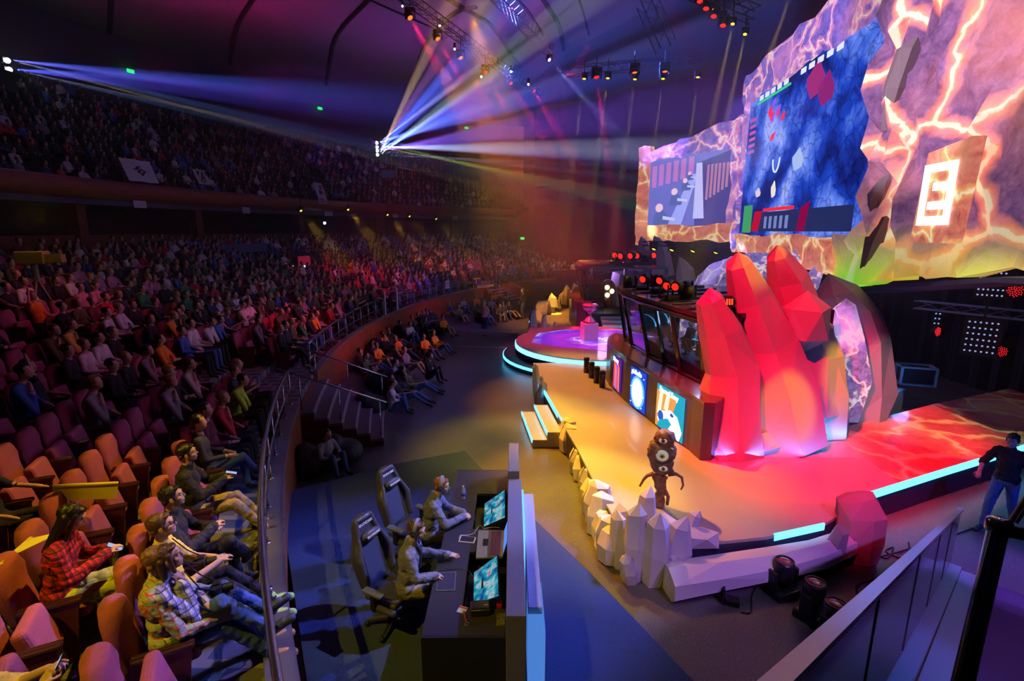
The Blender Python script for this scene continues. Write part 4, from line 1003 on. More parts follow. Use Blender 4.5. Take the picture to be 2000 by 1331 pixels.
    if glasses:
        g = MB(); g.smooth = True
        for s in (-1, 1):
            g.tube([P(.032*s+.024*math.cos(2*PI*k/14), .104, .008+.018*math.sin(2*PI*k/14)) for k in range(14)], .0028, 6, closed=True)
            g.tube([P(.056*s, .103, .012), P(.080*s, .05, .012), P(.082*s, -.005, .005)], .0028, 6)
        g.tube([P(-.008, .105, .012), P(.008, .105, .012)], .0028, 6); g.build('glasses', GBLACK, o)
    return o
def headset(o, J, look):
    c = J['head']; M = rotm(*look); P = lambda x, y, z: c + M @ Vc((x, y, z)); t = MB(); t.smooth = True
    for k in range(13): pass
    pts = [P(.102*math.cos(PI*k/12), -.01, .035+.108*math.sin(PI*k/12)) for k in range(13)]
    base = MB(); base.smooth = True
    for dy in (-.014, 0, .014): base.tube([p + M @ Vc((0, dy, 0)) for p in pts], .010, 8)
    h = base.build('headset', mat('grey headset band', (.25, .25, .30), .4), o)
    for s in (-1, 1):
        e = MB(); e.smooth = True; e.ball(P(.098*s, -.005, -.002), (.024, .042, .048), 16, 12, M); e.build('ear_cup', mat('black ear cup', (.02, .02, .022), .3), o)
        r = MB(); r.smooth = True; r.tube([P(.121*s, -.005+.022*math.cos(2*PI*k/14), -.002+.025*math.sin(2*PI*k/14)) for k in range(14)], .003, 6, closed=True); r.build('ear_ring', ALU, o)
    t = MB(); t.smooth = True; t.tube([P(.10, .02, -.03), P(.09, .07, -.07), P(.045, .115, -.075)], .004, 6); t.ball(P(.045, .115, -.075), .010, 8, 6); t.build('microphone_boom', BLACK, o)
def place(o, p, rz, label, cat='person', group=None, s=1.0):
    o.location = p; o.rotation_euler = (0, 0, rz); o.scale = (s, s, s); return tag(o, label, cat, group)
def facing(p, tgt): d = Vector(tgt)-Vector(p); return math.atan2(d.y, d.x) - PI/2

# one-piece figures for the crowd: same joints, coarser, with skin, top, trousers, hair as slots
def crowd_mesh(J, name, vox=.02, look=(0, 0, 0), sleeve=1.0, longhair=False, dec=None, leg=1.0):
    prims = []; mb = MB(); real_cap = mb.cap; real_ball = mb.ball; lab = [0]
    def cap(a, b_, ra, rb, n=10): prims.append((Vc(a), Vc(b_), (ra+rb)/2, lab[0])); MB.cap(mb, a, b_, ra, rb, 8)
    def ball(c_, r, nu=10, nv=8, M=None):
        rr = r if isinstance(r, (int, float)) else min(r); prims.append((Vc(c_), Vc(c_), rr if isinstance(r, (int, float)) else sum(r)/3, lab[0])); MB.ball(mb, c_, r, 10, 8, M)
    mb.cap = cap; mb.ball = ball
    lab[0] = 1; limbs(mb, J, .014, ('torso',)); 
    for n in 'LR':
        lab[0] = 1; cap(J['sh'+n], J['el'+n], .062, .05); m_ = J['el'+n].lerp(J['wr'+n], max(.05, (sleeve-.5)*1.8)); cap(J['el'+n], m_, .048, .04); lab[0] = 0; cap(m_, J['wr'+n], .032, .03)
        d = (J['wr'+n]-J['el'+n]).normalized(); cap(J['wr'+n]+d*.02, J['wr'+n]+d*.12, .034, .022)
    lab[0] = 2; limbs(mb, J, .012, ('legs',), leg=leg)
    for n in 'LR': lab[0] = 3; cap(J['an'+n]-Vc((0, 0, .02)), J['to'+n], .045, .04)
    M = rotm(*look); c = J['head']; lab[0] = 0; cap(J['neck'], J['nt'], .055, .052); cap(J['nt'], c, .052, .06); head_prims(mb, c, M, low=True)
    lab[0] = 3; ball(c + M @ Vc((0, -.028, .048)), (.088, .098, .088))
    if longhair: cap(c + M @ Vc((0, -.07, 0)), c + M @ Vc((0, -.09, -.26)), .075, .05)
    o = mb.build(name, SKIN)
    r = o.modifiers.new('r', 'REMESH'); r.mode = 'VOXEL'; r.voxel_size = vox; r.use_smooth_shade = True
    s_ = o.modifiers.new('s', 'SMOOTH'); s_.iterations = 1
    if dec: d_ = o.modifiers.new('d', 'DECIMATE'); d_.ratio = dec
    baked(o); me = o.data; idx = []
    for p in me.polygons:
        ct = p.center; best = None; bl_ = 0
        for a, b_, rr, l_ in prims:
            ab = b_-a; L2 = ab.length_squared; t_ = max(0, min(1, (ct-a).dot(ab)/L2)) if L2 > 1e-9 else 0
            dd = abs((ct-(a+ab*t_)).length - rr)
            if best is None or dd < best: best = dd; bl_ = l_
        if (ct-c).length < .155 and bl_ != 1:        # hair line: crown, sides above the ears, nape
            q = M.inverted() @ (ct-c)
            bl_ = 3 if (q.z > .078 or (q.y < .035 and q.z > .0) or (q.y < -.035 and q.z > -.08)) else 0
        idx.append(bl_)
    me.materials.clear()
    for mm in (SKIN, cloth('charcoal', (.03, .03, .035)), cloth('dark jeans', (.02, .03, .06)), HB): me.materials.append(mm)
    me.polygons.foreach_set('material_index', idx); me.update(); bpy.data.objects.remove(o)
    return me
A_ = {'chin': dict(elR=(.16, .22, .62), wrR=(.05, .17, .98)), 'fold': dict(wrL=(.10, .16, .80), wrR=(-.10, .17, .76), elL=(-.27, .04, .78), elR=(.27, .04, .78)),
      'face': dict(elR=(.13, .26, .70), wrR=(.05, .16, 1.03), elL=(-.13, .26, .70), wrL=(-.05, .16, 1.03)), 'phone': dict(elR=(.22, .10, .80), wrR=(.06, .34, .92), elL=(-.22, .10, .80), wrL=(-.06, .34, .92)),
      'up': dict(elR=(.30, .05, 1.12), wrR=(.16, -.04, 1.40)), 'wide': dict(elR=(.34, .02, .82), wrR=(.36, .24, .74), elL=(-.34, .02, .82), wrL=(-.36, .24, .74))}
CROWD = [crowd_mesh(seated(-.10), 'seated figure hands in lap'), crowd_mesh(seated(.12, arms=A_['chin']), 'seated figure chin on hand', look=(-.1, .1, 0)),
         crowd_mesh(seated(-.12, arms=A_['fold']), 'seated figure arms folded', look=(.2, .15, 0)), crowd_mesh(seated(.30, arms=A_['face']), 'seated figure hands at face'),
         crowd_mesh(seated(-.05, arms=A_['phone']), 'seated figure with raised hands', sleeve=.6, look=(0, -.25, 0)), crowd_mesh(seated(-.08, cross=True), 'seated figure legs crossed', longhair=True, look=(-.25, .1, 0)),
         crowd_mesh(seated(-.1, arms=A_['wide']), 'seated figure arms on rests', sleeve=.6, look=(-.3, .12, 0)), crowd_mesh(seated(-.15, arms=A_['up']), 'seated figure arm up', sleeve=.6)]
FLOORF = [crowd_mesh(floorsit(), 'figure sitting on the floor'), crowd_mesh(floorsit(-.55, (.34, .36), .75), 'figure leaning back on the floor', sleeve=.6), crowd_mesh(floorsit(.1, (.36, .50), .45), 'figure hugging knees', longhair=True)]
STANDF = [crowd_mesh(standing(), 'standing figure'), crowd_mesh(standing(arms=dict(elL=(-.28, .06, 1.22), wrL=(-.05, .22, 1.26), elR=(.28, .06, 1.22), wrR=(.06, .22, 1.22))), 'standing figure arms up', longhair=True, sleeve=.6, leg=.3)]
LOWF = [crowd_mesh(seated(-.05), 'far seated figure', vox=.05), crowd_mesh(seated(.1, arms=A_['chin']), 'far seated figure chin', vox=.05), crowd_mesh(seated(-.1, arms=A_['fold']), 'far seated figure folded', vox=.05)]

# ---------------------------------------------------------------- seats
SEATF = mat('magenta red seat cloth', (0.42, 0.10, 0.19), 0.9, bump=0.35, bs=90, var=.15, vs=3)
ARMW = mat('dark lacquered armrest', (0.055, 0.015, 0.015), 0.25, coat=.3)
def seat_parts(folded, lowres=False):
    out = []
    b = MB(); b.smooth = True
    tl = Matrix.Translation((0, -.16, .36)) @ Matrix.Rotation(R(12), 4, 'X')
    prof = [(.0, .22), (.12, .235), (.34, .245), (.50, .235), (.60, .19), (.655, .12)]; n = 10 if not lowres else 5; vs = []
    for z, hw in prof:
        for side in (1, -1):
            for k in range(n+1):
                u = -1+2*k/n; bulge = .045*(1-u*u) + (.05 if z > .45 else .02)*(1-abs(u)**3); y = (bulge+.015*(z > .45)) if side == 1 else -.075*(1-.3*u*u)
                vs.append(tl @ Vector((hw*u*side*-1, y, z)))
    K = 2*(n+1); fs = [(j*K+i, j*K+(i+1) % K, (j+1)*K+(i+1) % K, (j+1)*K+i) for j in range(len(prof)-1) for i in range(K)]
    fs += [tuple(range(K-1, -1, -1)), tuple((len(prof)-1)*K+i for i in range(K))]
    b.add(vs, fs); out.append(('backrest', b, SEATF))
    s = MB(); s.smooth = False
    if folded: s.rbox(-.215, .215, -.06, .06, -.22, .22, .045, Matrix.Translation((0, .06, .52)) @ Matrix.Rotation(R(14), 4, 'X'), 3 if not lowres else 1)
    else: s.rbox(-.215, .215, -.20, .24, -.06, .06, .045, Matrix.Translation((0, .08, .40)) @ Matrix.Rotation(R(4), 4, 'X'), 3 if not lowres else 1)
    out.append(('seat_cushion', s, SEATF))
    for sx in (-1, 1):
        a = MB(); a.rbox(sx*.275-.028, sx*.275+.028, -.16, .30, .585, .63, .02, None, 2 if not lowres else 1); out.append(('armrest', a, ARMW))
        a = MB(); a.prism([(-.14, .02), (.20, .02), (.27, .59), (-.15, .59)], -.012, .012, Matrix.Translation((sx*.275, 0, 0)) @ Matrix(((0, 0, 1, 0), (1, 0, 0, 0), (0, 1, 0, 0), (0, 0, 0, 1)))); out.append(('side_panel', a, mat('dark red side panel', (.10, .015, .025), .6)))
    return out
def seat_proto(folded):
    o = empty('theatre_seat')
    for nm, mb, mm in seat_parts(folded): mb.build(nm, mm, o)
    learn(o); return o
def seat_single(folded):
    mb = MB(); ms = []
    for nm, t, mm in seat_parts(folded, True):
        if mm not in ms: ms.append(mm)
        mb.cur = ms.index(mm); mb.add(t.v, t.f)
    return mb.mesh('theatre seat', ms)

# ---------------------------------------------------------------- who sits where
def head_seat(px, py, kmax=12, h=1.27):
    best = None
    for k in range(kmax):
        p = U(px, py, row_z(k)+h); r = (p-C0).xy.length; e = abs(r-row_r(k))
        if best is None or e < best[0]: best = (e, k, phi(p))
    return best[1], best[2]
def seat_deg(k): return math.degrees(.6/row_r(k))
rows = []
for k in range(NROW-1):
    st_ = seat_deg(k); ph = []; a = 213.8 - (k % 2)*st_*.5
    while a > 131:
        if not ((k < 2 and (190.0 < a < 195.3 or 147.0 < a < 151.6)) or 192.4 < a < 193.6 or 148.9 < a < 149.9): ph.append(a)
        a -= st_
    rows.append(ph)
def snap(k, a):
    j = min(range(len(rows[k])), key=lambda i: abs(rows[k][i]-a)); return j
taken = {}          # (row, seat number) -> who
def in_view(p):
    c, s = math.cos(TILT), math.sin(TILT); dz = p.z-CAM_H; zc = p.y*c - dz*s; yc = p.y*s + dz*c
    if zc < .5: return False
    x = 1000+1000*p.x/zc; y = 665.5-1000*yc/zc
    return -70 < x < 2050 and -60 < y < 1420
FOH = phi(on_r(548, 530, 42.6))
def hip_pt(k, a): return PA(row_r(k)-.06, a, row_z(k))
def sit_rz(a): return R(a+90)

TEES = {'lime': cloth('lime tee', (.45, .65, .03)), 'plum': cloth('plum tee', (.16, .03, .07)), 'white': cloth('white', (.72, .70, .70)), 'greyhood': cloth('grey hoodie', (.26, .25, .28)),
        'orange': cloth('orange tee', (.85, .30, .02)), 'black': cloth('black', (.018, .018, .022)), 'navy': cloth('navy', (.03, .045, .12)), 'red': cloth('red', (.50, .02, .03)), 'blue': cloth('blue', (.04, .14, .50)),
        'yellow': cloth('yellow tee', (.80, .62, .10)), 'charcoal': cloth('charcoal', (.03, .03, .035)), 'olive': cloth('olive', (.12, .12, .05)), 'pink': cloth('pink', (.7, .25, .35)), 'green': cloth('green', (.04, .25, .10))}
JEANS = cloth('blue jeans', (.06, .13, .32)); KHAKI = cloth('khaki', (.36, .27, .14)); BLKT = cloth('black trousers', (.015, .015, .018)); YJ = cloth('yellow green jeans', (.50, .55, .12)); LJ = cloth('light blue jeans', (.30, .42, .62))

# near, fully modelled spectators -------------------------------------------------
def seat_person(px, py, k, maker, label, h=1.27, rzoff=0.0, dr=0.0):
    p = U(px, py, row_z(k)+h); a = phi(p); j = snap(k, a); taken[(k, j)] = 1; a = rows[k][j]
    o = maker(); q = PA(row_r(k)-.06+dr, a, row_z(k)); return place(o, q, sit_rz(a)+rzoff, label), q, a
up = .18
NEAR = []
J1 = seated(.02, feet=.80, knee=.44, kz=.56, arms=dict(elL=(-.30, .10, .78), wrL=(-.12, .36, .76), elR=(.24, .14, .70), wrR=(.14, .40, .66)))
NEAR.append(seat_person(338, 1112, 0, lambda: person(J1, plaid('red and teal', (.62, .60, .50), (.30, .50, .42), (.75, .06, .10), 8), JEANS, HL, look=(.1, up, 0), shoes=mat('tan shoe', (.45, .22, .09), .6), hairstyle='short', sleeve=1.0, leg=.98, curl=(.15, .3)),
     'spectator in a red and green plaid shirt, one hand on a black bag'))
J2 = seated(.10, feet=.66, knee=.44, kz=.78, arms=dict(elR=(.16, .26, .72), wrR=(.06, .17, 1.03), elL=(-.25, .12, .78), wrL=(.05, .32, .80)))
J2['anL'] = Vc((-.10, .80, .42)); J2['toL'] = Vc((-.12, .96, .46)); J2['anR'] = Vc((.12, .82, .36)); J2['toR'] = Vc((.13, .98, .41))
NEAR.append(seat_person(343, 1064, 0, lambda: person(J2, plaid('blue and white', (.70, .70, .74), (.10, .14, .40), (.05, .06, .2), 8), JEANS, HBR, look=(.0, up, 0), hairstyle='bob', shoes=mat('navy trainer', (.05, .07, .16), .5), curl=(.5, .9)),
     'spectator in a blue plaid shirt, knees drawn up and hand at the mouth'))
J3 = seated(-.04, feet=.84, knee=.44, kz=.56, arms=dict(elL=(-.26, .12, .76), wrL=(-.04, .38, .80), elR=(.26, .14, .76), wrR=(.05, .42, .80)))
NEAR.append(seat_person(354, 1008, 0, lambda: person(J3, TEES['yellow'], BLKT, HBR, look=(.05, up, 0), glasses=True, sleeve=.55, shoes=mat('lime green trainer', (.45, .75, .20), .4), curl=(.8, .8)),
     'spectator in a yellow shirt and glasses wearing lime green trainers'))
J4 = seated(-.02, cross=True, arms=dict(elL=(-.26, .12, .78), wrL=(-.03, .32, .84), elR=(.26, .12, .78), wrR=(.03, .34, .86)))
NEAR.append(seat_person(364, 963, 0, lambda: person(J4, TEES['black'], BLKT, HB, look=(.05, up, 0), curl=(.9, .9)), 'spectator in a black jacket with clasped hands and crossed legs, front row'))
J5 = seated(-.03, arms=dict(elL=(-.24, .12, .78), wrL=(-.05, .34, .88), elR=(.24, .12, .78), wrR=(.06, .36, .88)), feet=.78)
NEAR.append(seat_person(386, 882, 0, lambda: person(J5, TEES['black'], KHAKI, HB, look=(.05, .12, 0), curl=(.7, .7)), 'spectator in black with khaki trousers holding a phone on a white cable, front row'))
J6 = seated(.22, arms=dict(elL=(-.24, .14, .76), wrL=(-.05, .36, .84), elR=(.24, .16, .76), wrR=(.06, .40, .86)))
NEAR.append(seat_person(203, 992, 1, lambda: person(J6, plaid('red and black', (.70, .02, .02), (.03, .01, .01), (.02, .0, .0), 10), YJ, HB, look=(.1, -.45, 0), hairstyle='long', curl=(.6, .6)), 'spectator with long black hair and red and black plaid shirt', h=1.22))
J7 = seated(-.06, arms=dict(elL=(-.26, .18, .84), wrL=(-.06, .40, 1.02), elR=(.26, .16, .80), wrR=(.06, .38, 1.00)), feet=.7)
NEAR.append(seat_person(66, 1222, 1, lambda: person(J7, TEES['yellow'], LJ, HBR, look=(-.05, .0, 0), sleeve=.55, curl=(.7, .7)), 'spectator in a yellow and white tee raising a phone in both hands, second row'))
J8 = seated(-.05)
NEAR.append(seat_person(8, 1290, 1, lambda: person(J8, TEES['greyhood'], JEANS, HB, look=(-.1, .1, 0), hairstyle='cap'), 'spectator in a dark cap and grey hoodie at the lower corner of the second row'))
J9 = seated(-.05, arms=dict(wrL=(-.05, .42, .66), wrR=(.06, .44, .66)))
NEAR.append(seat_person(4, 958, 3, lambda: person(J9, TEES['black'], YJ, HB, look=(-.1, .0, 0), curl=(.6, .6)), 'spectator in a black jacket behind the yellow paper roll, hands reaching forward'))

# the rest of the individually seen spectators: placed where their heads show
def recolor(o, top, bot=None, hair=None):
    for i, mm in ((1, top), (2, bot), (3, hair)):
        if mm and i < len(o.material_slots): o.material_slots[i].link = 'OBJECT'; o.material_slots[i].material = mm
first = {}
def crowd_obj(me, name='person'):
    o = bpy.data.objects.new(name, me); C.objects.link(o); return o
SEEN = [(105, 683, 0, 'charcoal', 'upright spectator in a dark jacket, five rows behind the grey hoodie'), (90, 764, 1, 'greyhood', 'spectator in a grey hoodie with a hand at the mouth, alone among empty seats'),
        (42, 725, 7, 'charcoal', 'red-lit spectator with one arm raised behind the head'), (150, 722, 0, 'black', 'spectator in a dark suit and white shirt beside the bald man'), (176, 710, 0, 'black', 'bald spectator in black holding a tablet'),
        (195, 704, 1, 'greyhood', 'spectator in a grey hood with a fist under the chin'), (183, 665, 0, 'white', 'spectator in a white shirt and dark waistcoat, magenta lit'), (201, 650, 0, 'black', 'spectator in a dark suit holding papers'),
        (234, 650, 5, 'charcoal', 'leaning spectator two seats from the suited man'), (159, 641, 1, 'olive', 'spectator with curly hair and a hand at the cheek'), (129, 629, 1, 'yellow', 'spectator in a yellow top under the camera platform'),
        (126, 659, 3, 'orange', 'blonde spectator in an orange jumper leaning on both arms'), (69, 638, 0, 'white', 'spectator in a pale shirt and red scarf'), (315, 710, 1, 'white', 'spectator in a white tee with a hand to the face, third row'),
        (279, 728, 2, 'charcoal', 'spectator with folded arms beside the one in the white tee'), (358, 746, 1, 'greyhood', 'spectator in a lilac grey hoodie resting chin on hand with papers on the lap'),
        (376, 629, 3, 'white', 'spectator in a pale shirt with head propped on a hand'), (376, 659, 2, 'orange', 'spectator in a bright orange tee with folded arms'),
        (472, 742, 3, 'lime', 'spectator in a lime tee with both hands at the face'), (493, 713, 2, 'plum', 'large spectator in a plum shirt with folded arms'), (445, 773, 1, 'red', 'spectator in red and black just above the railing bend'),
        (436, 793, 0, 'plum', 'spectator in a plum jumper with hands in the lap by the railing'), (419, 822, 5, 'navy', 'long-haired spectator in a navy jacket with legs stretched to the railing'),
        (120, 593, 0, 'olive', 'spectator with glasses under the yellow-lit camera'), (129, 575, 7, 'orange', 'spectator with arms behind the head, red lit'), (186, 560, 4, 'pink', 'spectator leaning forward in a pale shirt, upper rows'),
        (545, 665, 5, 'black', 'long-haired spectator in a dark waistcoat leaning at the stair head'), (520, 650, 0, 'charcoal', 'dark-haired spectator beside the stair head'), (500, 672, 5, 'olive', 'blonde spectator looking left near the stair head'),
        (590, 610, 3, 'orange', 'bearded spectator with an outstretched arm, red lit'), (622, 608, 0, 'white', 'spectator in a white tee by the railing'), (640, 598, 3, 'red', 'spectator in a red shirt by the railing')]
jit = random.Random(5)
people_ind = 0
for px, py, mi, tc_, lb in SEEN:
    k, a = head_seat(px, py); j = snap(k, a)
    while (k, j) in taken and j < len(rows[k])-1: j += 1
    taken[(k, j)] = 1; a = rows[k][j]; o = crowd_obj(CROWD[mi]); recolor(o, TEES[tc_], jit.choice([JEANS, BLKT, BLKT, KHAKI]), jit.choice([HB, HBR, HB, HL]) if 'blonde' not in lb else HL)
    place(o, hip_pt(k, a), sit_rz(a) + R(jit.uniform(-8, 10)), lb); people_ind += 1

# everyone else
def density(k, a):
    if a > 205: return .04
    if a > 198: return .10 + .02*k
    if a > 193: return .30
    if a > 188.5: return .62
    if a > 183: return .80
    return .90
cand = []
for k in range(NROW-1):
    for j, a in enumerate(rows[k]):
        if (k, j) in taken: continue
        if 40.4 < row_r(k) < 45 and FOH-3.2 < a < FOH+3.4: continue        # mixing desk stands here
        p = PA(row_r(k), a, row_z(k)+1.2)
        if in_view(p) and jit.random() < density(k, a): cand.append((p.length, k, j, a))
cand.sort()
QUOTA = 206
TONES = ['black', 'charcoal', 'navy', 'black', 'greyhood', 'charcoal', 'plum', 'white', 'black', 'olive', 'red', 'blue', 'navy', 'pink', 'white', 'green', 'charcoal']
WORD = {'black': 'black top', 'charcoal': 'charcoal top', 'navy': 'navy top', 'greyhood': 'grey hoodie', 'plum': 'plum top', 'white': 'white top', 'olive': 'olive top', 'red': 'red top', 'blue': 'blue top', 'pink': 'pink top', 'green': 'green top'}
POSE = ['with hands in the lap', 'with chin on hand', 'with folded arms', 'with both hands at the face', 'with raised hands', 'with crossed legs', 'with arms on the rests', 'with one arm up']
for n_, (d_, k, j, a) in enumerate(cand[:QUOTA]):
    taken[(k, j)] = 1; t_ = jit.choice(TONES); mi = jit.choice([0, 0, 1, 2, 2, 3, 4, 5, 6, 1]); o = crowd_obj(CROWD[mi]); recolor(o, TEES[t_], jit.choice([JEANS, BLKT, BLKT]), jit.choice([HB, HBR, HB, HL]))
    zone = 'in the sparse near tiers' if a > 195 else ('in the tiers above the stair' if a > 186 else ('in the red-lit tiers behind the railing' if a > 172 else 'in the far red-lit tiers'))
    row = ['front row', 'second row', 'third row', 'fourth row', 'fifth row', 'sixth row', 'seventh row', 'eighth row', 'ninth row', 'tenth row', 'eleventh row', 'twelfth row', 'last row'][k]
    place(o, hip_pt(k, a), sit_rz(a)+R(jit.uniform(-9, 9)), 'spectator in a %s, %s, %s %s' % (WORD[t_], POSE[mi].replace('with ', '').replace('both ', '').replace('the ', ''), row, zone.replace('red-lit ', '')), group='spectators %s' % zone, s=jit.uniform(.95, 1.04))
    people_ind += 1
# far people, nobody could tell apart: one object
def mass(name, items, meshes, mats, label):
    """copies of coarse figures in one mesh; slot i of a figure maps to a colour picked per figure"""
    import numpy as np
    VV = []; FF = []; MI = []; off = 0
    src = []
    for me in meshes:
        v = [v.co.copy() for v in me.vertices]; f = [tuple(p.vertices) for p in me.polygons]; mi = [p.material_index for p in me.polygons]; src.append((v, f, mi))
    for p, rz, which, cols, sc in items:
        v, f, mi = src[which]; M = Matrix.Translation(p) @ Matrix.Rotation(rz, 4, 'Z') @ Matrix.Scale(sc, 4)
        VV.extend([tuple(M @ q) for q in v]); FF.extend([tuple(i+off for i in g) for g in f]); MI.extend([cols[i] for i in mi]); off += len(v)
    me = bpy.data.meshes.new(name); me.from_pydata(VV, [], FF)
    for mm in mats: me.materials.append(mm)
    me.polygons.foreach_set('material_index', MI); me.polygons.foreach_set('use_smooth', [True]*len(FF)); me.update()
    o = bpy.data.objects.new(name, me); C.objects.link(o); return tag(o, label, 'crowd', kind='stuff')
CM = [SKIN, TEES['black'], TEES['charcoal'], TEES['navy'], TEES['white'], TEES['red'], TEES['greyhood'], TEES['blue'], JEANS, HB, HBR, TEES['yellow'], TEES['orange']]
items = []
for d_, k, j, a in cand[QUOTA:]:
    items.append((hip_pt(k, a), sit_rz(a)+R(jit.uniform(-9, 9)), jit.randrange(3), (0, jit.choice([1, 1, 2, 2, 3, 4, 5, 6, 1, 7, 4]), jit.choice([1, 8]), jit.choice([9, 10])), jit.uniform(.95, 1.05)))
mass('distant_crowd', items, LOWF, CM, 'dense crowd filling the farthest tiers below the balcony')
items = []
for k in range(BN):
    r = BR+1.45+BROW*k; a = 214.0
    while a > 128:
        a -= math.degrees(.6/r); p = PA(r, a, BZ-.75+BRISE*k)
        if jit.random() < (.80 if k < 9 else .6) and in_view(p+Vector((0, 0, 1))):
            items.append((p, sit_rz(a)+R(jit.uniform(-9, 9)), jit.randrange(3), (0, jit.choice([1, 1, 2, 2, 3, 4, 5, 6, 1, 7, 1]), 1, jit.choice([9, 10])), jit.uniform(.95, 1.05)))
mass('balcony_crowd', items, LOWF, CM, 'dense crowd seated on the dark balcony')

# seats
proto = {True: seat_proto(True), False: seat_proto(False)}; single = {True: seat_single(True), False: seat_single(False)}; used = {True: False, False: False}
sl = []
for k in range(NROW-1):
    for j, a in enumerate(rows[k]):
        if 40.4 < row_r(k) < 45 and FOH-3.2 < a < FOH+3.4: continue
        p = PA(row_r(k), a, row_z(k)+.6)
        if in_view(p): sl.append((p.length, k, j, a))
sl.sort(); rest = []
RW = ['front row', 'second row', 'third row', 'fourth row', 'fifth row', 'sixth row', 'seventh row', 'eighth row', 'ninth row', 'tenth row', 'eleventh row', 'twelfth row', 'last row']
for i, (d_, k, j, a) in enumerate(sl):
    occ = (k, j) in taken; fold = not occ
    if i < 110:
        if not used[fold]: o = proto[fold]; used[fold] = True
        else: o = copy_tree(proto[fold])
    elif i < 296: o = bpy.data.objects.new('theatre_seat', single[fold]); C.objects.link(o)
    else: rest.append((PA(row_r(k), a, row_z(k)), sit_rz(a), 0 if fold else 1, (0, 1, 2), 1.0)); continue
    lb = ('magenta upholstered theatre seat, %s, ' % RW[k]) + ('empty with its cushion tipped up' if fold else 'under a seated spectator')
    place(o, PA(row_r(k), a, row_z(k)), sit_rz(a), lb, 'theatre seat', 'magenta theatre seats, %s, %s' % (RW[k], 'empty' if fold else 'occupied'))
sm_ = list(single[True].materials)
mass('distant_seats', rest, [single[True], single[False]], sm_, 'rows of dark magenta theatre seats in the far tiers')
bpy.data.objects['distant_seats']['category'] = 'theatre seats'

# floor sitters and bean bags along the curved wall
BAG = cloth('black bean bag', (.012, .012, .016), .6)
def beanbag(p, label, s=1.0, seed=0):
    q = random.Random(seed); mb = MB(); mb.ball((0, 0, .27), (.48, .46, .30), 14, 10); mb.ball((0, -.20, .45), (.34, .26, .28), 12, 8)
    o = remeshed(mb, 'bean_bag', BAG, .05, 2); return place(o, p, q.uniform(0, 6), label, 'bean bag', 'black bean bags along the curved wall', s)
FS = []
for (px, py) in ((765, 808), (790, 790), (812, 770), (838, 745), (835, 700), (800, 730), (770, 760), (745, 720), (760, 700), (790, 700), (720, 715), (725, 745), (700, 730), (735, 680), (760, 665), (800, 670), (830, 660), (855, 690), (870, 655), (900, 630),
                 (850, 640), (885, 620), (905, 612), (930, 620), (950, 632), (975, 628), (960, 612), (985, 622), (1000, 620), (935, 605), (915, 600), (965, 598), (990, 605), (820, 640), (790, 645), (745, 650), (715, 690), (680, 745), (775, 640), (985, 592), (950, 590)):
    p = U(px, py, 0); r = (p-C0).xy.length
    if r > 33.4: p = PA(33.2, phi(p), 0)
    FS.append(p)
first_bag = None
for i, p in enumerate(FS):
    a = phi(p); mi = jit.choice([0, 0, 1, 2]); o = crowd_obj(FLOORF[mi]); t_ = jit.choice(['black', 'charcoal', 'navy', 'white', 'greyhood', 'orange', 'olive', 'black']); recolor(o, TEES[t_], jit.choice([JEANS, BLKT, JEANS, KHAKI]), jit.choice([HB, HBR, HL]))
    tgt = (8.5, 15 + jit.uniform(-3, 3), 0)
    place(o, p, facing(p, tgt), 'person in a %s sitting on the floor by the curved wall, %s' % ({'orange': 'orange top'}.get(t_, WORD.get(t_, 'dark top')), ['knees up', 'leaning back', 'hugging the knees'][mi]), group='people sitting on the arena floor along the wall')
    if i % 2 == 0:
        d = (Vector((p.x, p.y, 0))-Vector((8.5, 15, 0))).normalized(); q = p + d*.55; rr = (q-C0).xy.length
        if rr > 33.45: q = PA(33.45, phi(q), 0)
        if first_bag is None: first_bag = beanbag(q, 'black bean bag behind a floor sitter beside the curved wall', 1, i)
        else:
            c = first_bag.copy(); C.objects.link(c); c.location = q; c.rotation_euler = (0, 0, i*1.3); c.scale = (1+.1*math.sin(i),)*3
# standing and other single figures
o = crowd_obj(STANDF[0]); recolor(o, TEES['black'], JEANS, HBR); p = U(1021, 622, 0); place(o, p, facing(p, (-6, 28, 0)), 'person in a black shirt and blue jeans standing on the far floor')
o = crowd_obj(STANDF[1]); recolor(o, TEES['pink'], TEES['navy'], HL); p = U(946, 655, 0); place(o, p, facing(p, (10, 40, 0)), 'person in a pale pink tee and navy shorts standing before the floor sitters')
o = crowd_obj(FLOORF[2]); recolor(o, plaid('pale stripes', (.5, .48, .5), (.2, .2, .22), (.1, .1, .12), 30), JEANS, HB); p = U(640, 925, 0); place(o, p, facing(p, (2, 7, 0)), 'person in a striped top sitting on a bean bag by the stair')
c = first_bag.copy(); C.objects.link(c); c.location = U(618, 925, 0); c['label'] = 'black bean bag below the stair with the striped-top person'; del c['group']
c = first_bag.copy(); C.objects.link(c); c.location = U(672, 905, 0); c['label'] = 'empty black bean bag between the stair and the blue platform'; del c['group']
o = crowd_obj(STANDF[0]); recolor(o, TEES['navy'], BLKT, HB); p = PA(33.9, 149.0, .6); place(o, p, facing(p, (0, 30, 0)), 'person in dark clothes standing on the far stair')
o = crowd_obj(STANDF[0]); recolor(o, TEES['charcoal'], BLKT, HB); k_ = 8; p = PA(row_r(k_)-.3, phi(on_r(353, 540, row_r(k_))), row_z(k_)); place(o, p, sit_rz(phi(p)), 'person in dark clothes standing in the upper near tiers')
o = crowd_obj(STANDF[1]); recolor(o, TEES['white'], BLKT, HB); p = on_r(302, 300, 50.2); p.z = BZ-.75+BRISE*4; place(o, p, sit_rz(phi(p)), 'person in a white tee standing up on the balcony')
